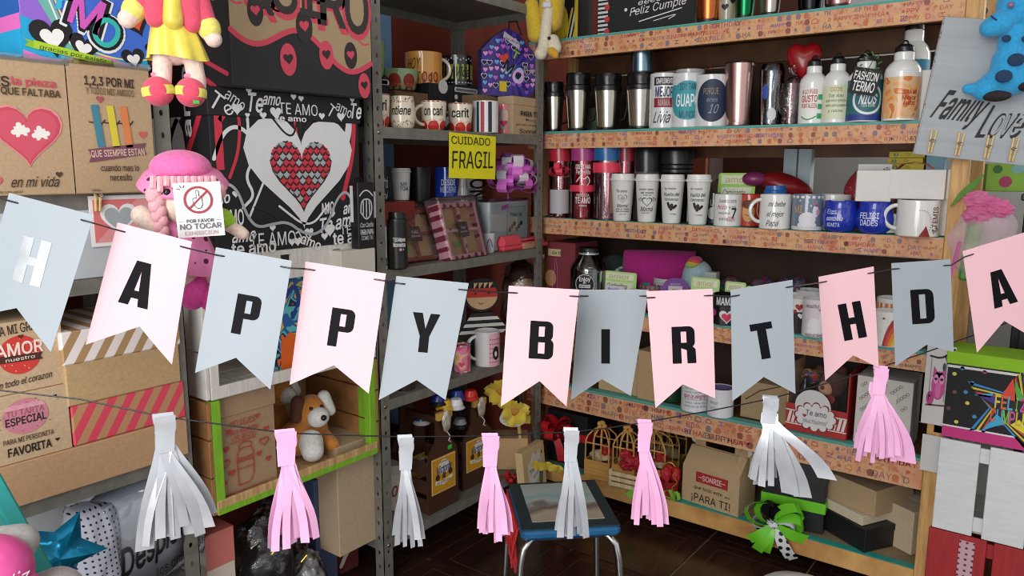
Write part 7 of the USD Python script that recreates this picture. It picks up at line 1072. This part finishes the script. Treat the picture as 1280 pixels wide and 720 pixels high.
tb_, wb_, hb_, _ = box_thing('R', 1066, 1135, .03, z4, 474, .14, 'gift_box', 'white gift box printed with tiny loops and bears behind the pink tassel', 'gift box', CARD('c9c6c0'), [*[G(Point(0, 0).buffer(.5).difference(Point(0, 0).buffer(.36)), -.85 + 1.7 * ((i * .618) % 1), .08 + .86 * ((i * .37 + .1) % 1), .045, '5a5450', 1) for i in range(54)], S(disc(-.7, .14, .12, .05), 'b8783a', 1), S(disc(.72, .15, .14, .07), '7a3a4a', 1), R(-.45, .3, .45, .8, 'd0cdc6', 2)], lid=.0)
# ================================================================ bottom shelf: cages, gable box, ribboned box, cartons
z5 = Q['s5']
cagew = WOOD('c99a56', 'b07f3c', (1, 1, 12))
def cage(px, ytop, w_, off, label, d=.075, flower=True):
    P = SR(px, off, z5); k = dep(P) / F; w = w_ * k; hh = zpx(P, ytop) - z5; t = thing('bird_cage', label, 'bird cage', P, -PI / 2 + .1); bh = hh * .33
    for s_ in (-1, 1): part(t, 'side_board', bx(w, .004, bh, .0006, y=s_ * d / 2), cagew)
    for s_ in (-1, 1): part(t, 'end_board', bx(.004, d - .005, bh, .0006, x=s_ * (w / 2 - .003)), cagew)
    part(t, 'floor_board', bx(w - .011, d - .006, .004, .0006), cagew)
    for s_ in (-1, 1):
        for i in range(4):
            u = -1 + 2 * i / 3; x0 = u * (w / 2 - .004); pts = [(x0, s_ * d / 2, bh), (x0, s_ * d / 2, hh * .66), (x0 * .86, s_ * d * .45, hh * .76), (x0 * .5, s_ * d * .25, hh * .86), (x0 * .12, s_ * d * .06, hh * .91)]; part(t, 'bar', tube(pts, .0028, 6), cagew)
        part(t, 'rail', tube([(-w / 2 + .004, s_ * d / 2, hh * .64), (w / 2 - .004, s_ * d / 2, hh * .64)], .0028, 6), cagew)
    part(t, 'finial', [tr(sphere(.009, sub=2), .011 * math.cos(a), .0, hh * .93 + .011 * math.sin(a)) for a in np.arange(0, 6.28, 1.26)] + [tr(sphere(.008, sub=2), 0, 0, hh * .985)], cagew)
    part(t, 'paper_straw', lumpy(w * .85, d * .8, .05, int(px), .4, 3).apply_translation([0, 0, bh * .75]) , M('b8a888', .9, var=.3, scale=60, bump=.4))
    if flower: part(t, 'red_flower', [tr(lumpy(.03, .03, .03, i, .6, 2), w * .25 + .01 * math.cos(i * 2), -.01, bh + .022 + .01 * math.sin(i * 2)) for i in range(4)], M('a8242a', .6))
    return t
cage(751, 527, 34, .035, 'wooden bird cage with straw and red flower by the teal shelf edge'); cage(783, 532, 30, .05, 'wooden bird cage behind the small slatted box', .07); cage(815, 532, 44, .09, 'wide wooden bird cage behind the pink tassel', .08); cage(834, 527, 40, .22, 'wooden bird cage at the back beside the gable box', .08, False)
P = SR(787, .015, z5); k = dep(P) / F; t = thing('slatted_box', 'small pale slatted wooden box with red flowers behind the pink tassel', 'slatted box', P, -PI / 2 + .1); w = 46 * k; sw_ = WOOD('d9c8a4', 'c4b08a', (10, 1, 1))
for s_ in (-1, 1):
    for i in range(3): part(t, 'slat', bx(w, .003, .014, .0005, y=s_ * .035, z=.004 + i * .02), sw_)
    for x_ in (-1, 1): part(t, 'corner_post', bx(.007, .007, .062, .0008, x=x_ * (w / 2 - .005), y=s_ * .0295), sw_)
for x_ in (-1, 1): part(t, 'end_panel', bx(.003, .058, .058, .0005, x=x_ * (w / 2 + .002)), sw_)
part(t, 'bottom', bx(w - .012, .06, .003, .0005), sw_); part(t, 'red_petals', [tr(lumpy(.045, .04, .04, i, .6, 3), -.02 + .022 * (i % 5), -.01 + .012 * (i % 3), .058 + .02 * (i // 4)) for i in range(11)], M('a81f2c', .5, var=.2), kind='stuff')
P = SR(858, .03, z5); t = thing('gift_basket', 'small red gift basket with gold wire in front of the gable box', 'gift', SR(836, .03, z5), -PI / 2 + .2); part(t, 'basket', lathe([(0, 0), (.03, 0), (.036, .06), (.03, .06), (.026, .01), (0, .01)], 20), M('8a1a20', .4)); part(t, 'red_tissue', [tr(lumpy(.04, .035, .06, i, .5, 3), .018 * math.cos(i * 2.1), .018 * math.sin(i * 2.1), .05) for i in range(5)], M('b5202c', .45)); part(t, 'arched_handle', tube([(.03 * math.cos(a), 0, .06 + .06 * math.sin(a)) for a in np.linspace(0, PI, 14)], .003, 6), M('b88a3a', .35, metal=.6)); part(t, 'gold_wire', tube([(.025 + .008 * math.cos(a), -.032 + .004 * a * .2, .02 + .007 * a) for a in np.linspace(0, 12, 40)], .0013, 5), M('d0a83a', .25, metal=.9))
lg = M('8fca4a', .45, var=.06)
t = thing('ribbon_tail', 'forked light green ribbon tail hanging below the slatted box', 'ribbon', SR(798, -.012, z5) + [0, 0, .012], -PI / 2); fk = prism(Polygon([(0, 0), (.02, .012), (-.028, -.05), (-.045, -.032), (-.062, -.038), (-.012, .004)]), .0008); fk.vertices = np.stack([fk.vertices[:, 0], -fk.vertices[:, 2] - .003, fk.vertices[:, 1]], 1); fk.fix_normals(); part(t, 'tail', fk, lg); part(t, 'tail_fold', ribbon([(.005, .0, .005), (.005, .012, .009), (.005, .025, .006)], (1, 0, 0), .02), lg)
t = thing('ribbon_tail', 'light green ribbon loops beside the gable box', 'ribbon', SR(842, .0, z5) + [0, 0, .002], -PI / 2); [part(t, 'loop', ribbon([(0, 0, .004), (.012 * s_, -.006, .035), (.03 * s_, -.006, .03), (.034 * s_, -.002, .008), (.004, 0, .002)], (0.3, 1, 0), .016), lg) for s_ in (-1, .6)]
# gable box
P0, P1 = SR(852, .02, z5), SR(926, .02, z5); wG = np.linalg.norm(P1 - P0); mid = (P0 + P1) / 2; zt_ = zpx(mid, 590) - z5; dG = .12; kg = KRAFT('a98a62')
t = thing('gable_box', 'kraft gable box with handle printed SONRIE and PARA TI', 'gift box', mid + [dG / 2, 0, 0], -PI / 2 - .1); part(t, 'body', bx(wG, dG, zt_, .001), kg)
rf = Polygon([(-dG / 2, 0), (dG / 2, 0), (.006, .055), (-.006, .055)]); gm = prism(rf, wG - .004); gm.vertices = np.stack([gm.vertices[:, 2] - (wG - .004) / 2, gm.vertices[:, 0], gm.vertices[:, 1] + zt_ + .0004], 1); gm.fix_normals(); part(t, 'roof_fold', gm, kg, smooth=False)
hp = sbox(-wG * .44, 0, wG * .44, .05).buffer(-.012).buffer(.012).union(sbox(-wG * .44, 0, wG * .44, .02)).difference(sbox(-wG * .24, .012, wG * .24, .026).buffer(.004)); part(t, 'handle', slab(affinity.translate(hp, 0, zt_ + .05), .003, .003), kg)
for s_ in (-1, 1): part(t, 'paper_tab', tr(slab(Point(0, 0).buffer(.016, 12), .008, .002), s_ * wG * .46, 0, zt_ + .075), CARD('cfc9bd')); 
part(t, 'side_flap', tr(slab(Polygon([(-.03, -.03), (.03, -.03), (.024, .03), (0, .045), (-.024, .03)]), .0, .0012), wG * .44, 0, zt_ + .045, rz=.9, ry=.1), kg)
prints(t, wG, zt_, flat(-dG / 2), [S(sbox(-.5, .62, .62, .9).buffer(.0), 'a02c30', 1), LN([(-.4, .76), (-.28, .76)], .02, 'd8b8a8', 2), LN([(.42, .76), (.54, .76)], .02, 'd8b8a8', 2), T('SONRIE', .07, .76, .14, 'dcb8ac', w=.34, b=True), T('que todo este', -.05, .47, .09, '2a2018', w=.5, it=.25), T('es', .62, .44, .07, '6a4a3c', w=.08), T('¡PARA TI!', .05, .2, .2, '231a14', w=.68)])
# big black gift box with green ribbon
blkbox = M('1a1b1e', .45, var=.05)
tB, wB_, hB_, lB = box_thing('R', 948, 1022, .045, z5, 575, .2, 'gift_box', 'large black gift box with a lime ribbon band', 'gift box', blkbox, dr=.12, lid=.3); 
part(tB, 'ribbon_band', bx(wB_ + .008, .2 + .008, .034, .0005, z=hB_ * .3), M('6cc52c', .35, var=.06), smooth=False)
P = SR(966, .0, z5); SCB = 1.25
t = thing('ribbon_bow', 'lime green, black and white dotted bow at the black box', 'bow', SR(966, -.012, z5) + [0, 0, .03], facing(P)); lime, wd = M('6cc52c', .35, var=.08), dots('white_black_dots', 'd6d6d8', '141416', 44.0, .3, .5, .1)
for i, (a_, L, mt, nm) in enumerate(((2.6, .075, lime, 'lime_loop'), (2.2, .06, lime, 'lime_loop'), (.7, .08, lime, 'lime_loop'), (.2, .07, lime, 'lime_loop'), (1.7, .06, M('141416', .3), 'black_loop'), (3.2, .05, wd, 'dotted_loop'), (.1, .05, wd, 'dotted_loop'), (1.3, .05, M('141416', .3), 'black_loop'))):
    L *= SCB; d_ = np.array([math.cos(a_), -.25, math.sin(a_)]); sd = np.array([-math.sin(a_) * .5, .6, math.cos(a_) * .5]); s = np.linspace(0, 2 * PI, 13); part(t, nm, ribbon([d_ * L * (1 - math.cos(q)) / 2 + np.array([-math.sin(a_), -.6, math.cos(a_)]) * L * .3 * math.sin(q) for q in s], sd, .034), mt)
for i, (a_, L, mt, nm, w_) in enumerate(((-2.0, .085, lime, 'lime_tail', .035), (-2.4, .075, lime, 'lime_tail', .03), (-1.05, .1, wd, 'dotted_tail', .036), (-1.75, .08, lime, 'lime_tail', .028), (-.35, .085, lime, 'lime_tail', .035))):
    L *= SCB
    part(t, nm, ribbon([(math.cos(a_) * L * q, -.012 - .018 * math.sin(PI * q), math.sin(a_) * L * q) for q in np.linspace(0, 1, 7)], (-math.sin(a_), -.1, math.cos(a_)), [w_ * .5, w_ * .7, w_ * .85, w_, w_, w_, w_]), mt)
part(t, 'knot', lumpy(.045, .03, .04, 5, .3).apply_translation([0, -.012, -.02]), dots('knot_dots', 'c9ccd4', '17171c', 120.0, .35, .5))
# cartons in the corner of the bottom shelf
zc = z5
tq = thing('gift_box', 'flat black lidded box under the cream lid, bottom shelf', 'gift box', (XR + .17, SR(1068, .17, zc)[1], zc), -PI / 2 - .55); part(tq, 'body', bx(.27, .2, .052, .001), blkbox); part(tq, 'lid', bx(.276, .206, .02, .001, z=.0525), blkbox); zz = zc + .0735
tq = thing('gift_box', 'cream carton lid lying on the flat black box', 'gift box', (XR + .175, SR(1062, .175, zc)[1], zz), -PI / 2 - .5); part(tq, 'body', bx(.25, .19, .03, .001), CARD('cfc2a8')); zz += .0308
tq = thing('cardboard_box', 'brown carton stacked on the cream lid, bottom shelf', 'box', (XR + .17, SR(1072, .17, zc)[1], zz), -PI / 2 - .42); part(tq, 'body', bx(.23, .18, .082, .001), KRAFT('a3865f'))
box_thing('R', 1108, 1160, .1, zc, 637, .15, 'cardboard_box', 'small tan carton with a clear window behind the wooden post', 'box', KRAFT('b09a7a'), dr=-.5, top=[R(-.6, .5, .6, .75, 'd2cec4', 1)])
# black ribbon box left end of the bottom shelf
tb2 = box_thing('R', 684, 733, .05, z5, 516, .18, 'gift_box', 'black box with a red ribbon band behind the steel corner post', 'gift box', blkbox, extra=lambda t, w, d, h: part(t, 'ribbon_band', bx(w + .004, d + .004, .03, .0004, z=h * .5), M('b01c24', .35), smooth=False))
P = SR(700, .03, z5); t = thing('ribbon_bow', 'glossy red satin bow on the black box by the post', 'bow', SR(695, .01, z5) + [0, 0, .14], -PI / 2 + .4); bow(t, (0, -.03, 0), .08, [M('b01c24', .3, var=.08)], 10, 6, .4); part(t, 'bow_tail', ribbon([(0, -.04, 0), (.02, -.05, -.04), (.03, -.045, -.1)], (1, 0, 0), .03), M('b01c24', .3, var=.08))
# crumpled white bag on the floor
P = SR(985, -.18, FL); t = thing('paper_bag', 'crumpled white paper bag on the floor in front of the bottom shelf', 'bag', (SR(985, -.22, FL)[0], SR(985, -.22, FL)[1], FL + .001), -.9); part(t, 'body', lumpy(.22, .16, .11, 33, .22, 4, 2.0), M('cfcdc6', .6, var=.06)); part(t, 'cord', tube([(-.02, -.02, .108), (.0, -.04, .125), (.02, -.02, .108)], .003, 6), CORD)

# ================================================================ at the right end: boards, cards, crates, party box
P = SR(1215, -.06, .0); d0 = 1.92
A_, B_, C_, D_ = (1176, 32), (1285, 58), (1152, 197), (1262, 202)
# Family Love board: leans on the post
kB = d0 / F; ctrB = at(1212, 200, d0); yawB = -PI / 2 + .32; wB2, hB2 = 112 * kB * 1.14, 166 * kB
t = thing('memory_board', 'grey wood-print board lettered Family Love with four clothespins', 'photo board', ctrB + [0, 0, 0], yawB, ry=.12, rx=.05); part(t, 'panel', bx(wB2, .018, hB2, .0015), M('a3a9ad', .6, var=.12, scale=5, stretch=(.5, 1, 7))); part(t, 'white_edge', bx(.0012, .019, hB2 - .002, .0003, x=-wB2 / 2 - .0008, z=.001), dots('edge_print', 'c4c6c8', '6a6a70', 90.0, .3, .7))
prints(t, wB2, hB2, flat(-.009), [T('Family', -.36, .38, .2, '17171a', w=.4, it=.4, rot=-.04, b=True), T('Love', .42, .3, .22, '17171a', w=.36, it=.4, rot=.1, b=True), T('Love', .42, .3, .185, 'a3a9ad', w=.3, it=.4, rot=.1, b=False, l=4)])
RB = lambda x, z, y=-.0125: ctrB + np.array([math.cos(yawB) * x - math.sin(yawB) * y, math.sin(yawB) * x + math.cos(yawB) * y, z])
for i, (u, lb) in enumerate(((-.78, 'clothespin at the outer left of the Family Love board'), (-.3, 'second clothespin along the Family Love board'), (.2, 'third clothespin along the Family Love board'), (.62, 'clothespin nearest the right end of the Family Love board'))): clothespin('clothespin', lb, RB(u * wB2 / 2 + .006, .006 - u * wB2 / 2 * .12, -.0155), yawB, .058, .12)
tp = thing('board_post', 'wooden bracket behind the Family Love board', 'bracket', RB(-.02, .04, .012), yawB); part(tp, 'bracket', bx(.05, .012, .06, .002, y=.012), pine)
# blue spotted dinosaur plush
P = at(1215, 128, 1.86); k = 1.86 / F; t = thing('plush_dinosaur', 'bright blue plush dinosaur with dark spots above the Family board', 'plush toy', P, facing(P)); X = lambda px, py, y=0.0: np.array([(px - 1215) * k, y, -(py - 128) * k]); bl_ = PLUSH('2f9fd6')
part(t, 'body', limbs([(X(1256, 22), .046, X(1252, 16), .044), (X(1238, 36, -.02), .03, X(1226, 42, -.03), .022), (X(1252, 40), .03, X(1251, 78), .033), (X(1250, 80), .038, X(1250, 102), .043), (X(1248, 98), .036, X(1226, 114, -.01), .026), (X(1226, 113, -.01), .019, X(1209, 112, -.015), .012), (X(1260, 102), .036, X(1274, 94), .026)], .008), bl_)
spot = M('1f3a5a', .9)
for q in ((1256, 82, -.046), (1245, 101, -.058), (1264, 58, -.038), (1244, 56, -.036)): part(t, 'spot', tr(sphere(.0145 if q[1] > 70 else .008, sy=.35, sx=1.2), *X(*q)), spot)
part(t, 'eye', tr(sphere(.007, sub=2), *X(1245, 19, -.05)), M('8a6a8a', .3)); part(t, 'mouth', tube([X(1226 + 3 * i, 30 + i * .8 + 4 * math.sin(i * .5), -.055 + .003 * i) for i in range(6)], .002, 5), spot)
for q in ((1240, 122), (1275, 112)): part(t, 'foot', tr(sphere(.022, sx=1.4, sz=.6), *X(*q, -.02)), M('2a2226', .9))
t = thing('small_black_ball', 'tiny black pom-pom on green wire beside the blue dinosaur', 'ornament', at(1229, 14, 2.0), 0); part(t, 'pom', sphere(.011, sub=2), M('17171a', .8)); part(t, 'wire', tube([(0, 0, 0), (-.01, .0, .02), (-.004, .02, .04)], .002, 5), M('7a8a3a', .6))
# cards on the post
def hang_card(px0, px1, y0, y1, off, label, items, dr=0.0, extra=None, d=None):
    Pm = SR((px0 + px1) / 2, off, zpx(SR((px0 + px1) / 2, off, -.5), (y0 + y1) / 2)); Pm = SR((px0 + px1) / 2, off, Pm[2]); k = dep(Pm) / F; zt, zb_ = zpx(Pm, y0), zpx(Pm, y1); a, b = SR(px0, off, Pm[2]), SR(px1, off, Pm[2]); w_ = np.linalg.norm(a - b) / max(.4, math.cos(dr)) if dr > -.5 else (px1 - px0) * k * 1.2
    t = thing('hanging_card', label, 'card', (Pm[0], Pm[1], zb_), -PI / 2 + dr); h_ = zt - zb_; part(t, 'card', bx(w_, .0014, h_, .0004), CARD('cbc9c8')); prints(t, w_, h_, flat(-.0008), items); return t
pk2 = 'c04890'
hang_card(1155, 1191, 432, 531, -.012, 'white card with two pink owls on a black branch', [LN([(-.7, .86), (0, .84), (.5, .9), (.9, .97)], .022, '17171a'), LN([(.3, .88), (.5, .78)], .01, '17171a'), S(disc(.3, .74, .12, .05), '2f4a34', 2), S(disc(.62, .82, .12, .05), '2f4a34', 2), S(disc(.62, .93, .1, .03), '2f4a34', 2), LN([(-.6, .85), (-.6, .3)], .006, '6a6a6c'), LN([(.45, .84), (.45, .3)], .006, '6a6a6c'),
    S(disc(0, .5, .48, .18), pk2, 1), S(Polygon([(-.45, .6), (-.4, .74), (-.1, .66), (.1, .66), (.4, .74), (.45, .6)]), pk2, 1), S(disc(-.2, .58, .17, .06), 'd890b8', 2), S(disc(.2, .58, .17, .06), 'd890b8', 2), C(-.2, .58, .035, '17171a', 3), C(.2, .58, .035, '17171a', 3), S(disc(0, .44, .2, .1), 'd06aa4', 2), S(disc(-.5, .33, .26, .09), 'b03a80', 2), C(-.56, .36, .03, '17171a', 3), LN([(-.8, .24), (.6, .26)], .02, '5a3a3c'), S(disc(.8, .14, .1, .03), '5a3a70', 2), S(disc(.92, .19, .08, .03), '5a3a70', 2)])
hang_card(1151, 1184, 545, 590, -.014, 'blank pale card tucked at the wooden corner post', [])
P = SR(1178, -.0, -.6); t = thing('gift_tag', 'small red label sticking out between the cards', 'tag', SR(1172, .0, zpx(SR(1172, 0, -.6), 540)), -PI / 2); part(t, 'tag', bx(.02, .001, .024, .0003), CARD('b8606a'))
# white and red wooden crates, party box
yW0 = .262; wCr = .44
def slat_crate(name, label, z0, z1, paint, edge, nsl, gap, yoff, d=.3, xo=-.03):
    h = z1 - z0; t = thing(name, label, 'crate', (XR + xo, yW0 - yoff - wCr / 2, z0), -PI / 2); sw_ = (wCr - gap * (nsl - 1)) / nsl
    for i in range(nsl): part(t, 'front_slat', bx(sw_, .009, h - .002, .0015, x=-wCr / 2 + sw_ / 2 + i * (sw_ + gap), y=-.0, z=.001 - .003 * (i % 2) * 0), paint)
    for zz in (.012, h - .052): part(t, 'cross_rail', bx(wCr - .006, .008, .04, .0012, y=.0095, z=zz), paint)
    for s_ in (-1, 1):
        for i in range(3): part(t, 'end_plank', bx(.009, d - .02, h / 3 - .008, .0012, x=s_ * (wCr / 2 - .006), y=d / 2 + .005, z=.003 + i * h / 3), edge)
    for i in range(3): part(t, 'back_slat', bx(sw_, .008, h - .004, .0012, x=(i - 1) * (sw_ + gap), y=d - .002, z=.002), edge)
    for i in range(4): part(t, 'floor_board', bx(wCr - .026, d / 4 - .012, .008, .001, y=.02 + d / 4 * (i + .4), z=.002), edge)
    return t, sw_
wt2 = M('d8dbdc', .6, var=.07, scale=12, stretch=(1, 1, 6)); rdp = M('a3262a', .55, var=.16, scale=12, stretch=(8, 1, 1)); rde = WOOD('9a5a48', '6a3228', (8, 1, 1))
zcr = -.972
slat_crate('wooden_crate', 'white painted crate with upright slats under the party box', zcr, -.716, wt2, M('c4c4c0', .7, var=.15, scale=14), 4, .022, .0)
t, _ = slat_crate('wooden_crate', 'red painted crate with a pink ribbon strip, below the white crate', FL + .0006, zcr - .0008, rdp, rde, 3, .016, -.006)
part(t, 'pink_ribbon', tr(bx(.036, .001, .26, .0003), -wCr / 2 + .092, -.0062, .003), dots('pink_dotted_ribbon', 'c9a0a8', '5a3a40', 62.0, .22, .7, .1))
zpb = -.715; hPB = .226
t = thing('party_box', 'black FELIZ CUMPLE party box with neon star, lime and magenta bands', 'gift box', (XR - .015 + .065, yW0 - .21 + .0, zpb), -PI / 2); wP, dP = .42, .13; part(t, 'body', bx(wP, dP, hPB, .0015), CARD('141416')); part(t, 'lid', bx(wP + .008, dP + .008, .033, .0015, z=hPB - .024), CARD('8ec41c'), label='lime green lid')
st = lambda R_, r_, rot: affinity.rotate(star_poly(R_, r_, 5), rot, origin=(0, 0)); neon = []
su, sv = -.3, .46
for R_, c, l in ((1.0, '2f8ad0', 1), (.93, '141416', 2), (.88, 'd8c02c', 3), (.82, '141416', 4), (.76, 'c8442c', 5), (.7, '141416', 6)): neon.append(G(st(.5, .2, -14 + l * 2), su, sv, R_ * 1.02, c, l))
for q, c in (([(0, .36), (-.1, .12), (.06, .1)], 'd8402a'), ([(.02, .34), (.13, .14), (.04, .1)], '4aa83a'), ([(-.36, .12), (-.14, .12), (-.12, .02)], '4a2a8a'), ([(-.36, .1), (-.16, .16), (-.2, .1)], '2fa8d8'), ([(-.24, -.3), (-.12, -.08), (-.02, -.16)], '2fa8d8'), ([(.24, -.3), (.1, -.1), (.02, -.18)], 'd8d02c'), ([(.36, .12), (.14, .12), (.12, .02)], 'c83a9a')): neon.append(G(Polygon(q), su, sv, 1.02, c, 7))
fc = ['d8c84a', 'd06a3a', '4aa8d0', '7ab84a', 'c84a9a', 'd0a83a']
for j, (word, v, h_) in enumerate((('FELIZ', .53, .155), ('CUMPLE', .36, .155))):
    for i, ch_ in enumerate(word): neon.append(T(ch_, su + (i - (len(word) - 1) / 2) * .066, v, h_, fc[(i + j) % 6], w=.029 if ch_ not in 'MI' else (.034 if ch_ == 'M' else .012), b=True, l=9))
neon += [C(u, v, .045, c, 1) for u, v, c in ((-.92, .78, 'd0c84a'), (-.9, .56, '7a4a3a'), (-.84, .86, '3a8ac0'), (-.72, .7, '3a8ac0'), (-.95, .35, '6a3a5a'), (-.75, .45, 'd0c84a'), (-.66, .3, '3a8ac0'), (-.85, .2, 'd0c84a'), (-.6, .85, '8a3a6a'), (-.55, .15, '3a8ac0'), (-.78, .58, '3a8ac0'), (.7, .8, 'd0c84a'), (.8, .5, '3a8ac0'), (.75, .2, 'c84a9a'), (.9, .35, '7ab84a'), (.55, .12, 'd0c84a'))]
prints(t, wP, hPB * .99, flat(-dP / 2), [R(-1, 0, 1, .13, 'c02a78', 1), R(-1, .13, 1, .15, 'd8d8d8', 1), R(-1, .855, 1, .885, 'd8d8d8', 1), *neon])
# tulle wrapped flower by the post and dark boxes on the far side
P = SR(1218, -.1, -.35); P[2] = zpx(P, 352); t = thing('wrapped_gift', 'flower gift wrapped in pink and white tulle beside the wooden post', 'gift', P, facing(P)); part(t, 'tulle', lumpy(.15, .11, .2, 3, .3, 4, 3.0), TULLE); part(t, 'pink_tulle_bow', [tr(lumpy(.075, .05, .05, i, .7, 4, 5.0), .025 * math.cos(i * 2.1), -.03, .16 + .018 * math.sin(i * 2.1)) for i in range(4)], PINKTULLE); part(t, 'green_stem', tr(bx(.035, .02, .17, .008), -.025, -.0, .0, ry=.06), M('5a9a4a', .5, var=.15)); part(t, 'pink_straw', tube([(-.06, -.03, .0), (-.045, -.04, .1)], .005, 6), M('c86a9a', .5))
t = thing('leaf', 'single long green leaf poking out beside the wooden post', 'leaf', SR(1188, -.02, -.1), -PI / 2); part(t, 'blade', ribbon([(0, 0, 0), (.02, -.0, .03), (.045, -.005, .055), (.07, -.008, .085)], (-.5, .3, .6), [.003, .014, .02, .002], .001), M('5a8a3a', .5, var=.12))
Pq = SR(1256, .45, -.06); zlg = zpx(Pq, 239); ctop = zlg + H - .0225
tdk = thing('tall_cabinet', 'dark cabinet standing behind the crates past the wooden shelves', 'cabinet', (XR + .47, -.3, FL), -PI / 2); part(tdk, 'body', bx(.9, .3, ctop - .0005, .003), M('1c191a', .6, var=.2)); part(tdk, 'worktop', bx(.92, .32, .02, .003, z=ctop), M('221d1d', .4))
for i, zz in enumerate((.25, .6)): d_ = part(tdk, 'door', bx(.42, .012, ctop - .1, .002, x=(-.22, .22)[i], y=-.158, z=.04), M('201b1c', .5)); part(tdk, 'door_handle', tube([((-.04, .04)[i], -.17, .5), ((-.04, .04)[i], -.185, .52), ((-.04, .04)[i], -.185, .6), ((-.04, .04)[i], -.17, .62)], .005, 6), STEEL('8a8a8a'))
t = thing('gift_box', 'lime green box with a pink dot on the dark cabinet', 'gift box', (Pq[0], Pq[1], zlg), -PI / 2 + .2); bq = part(t, 'body', bx(.112, .09, .082, .002), M('8ac02c', .4)); prints(bq, .112, .082, flat(-.045), [C(-.1, .35, .4, 'b83a6a'), C(-.5, .8, .3, '3a7a3a'), S(disc(.4, .8, .3, .14), '8ac4cc', 1)])
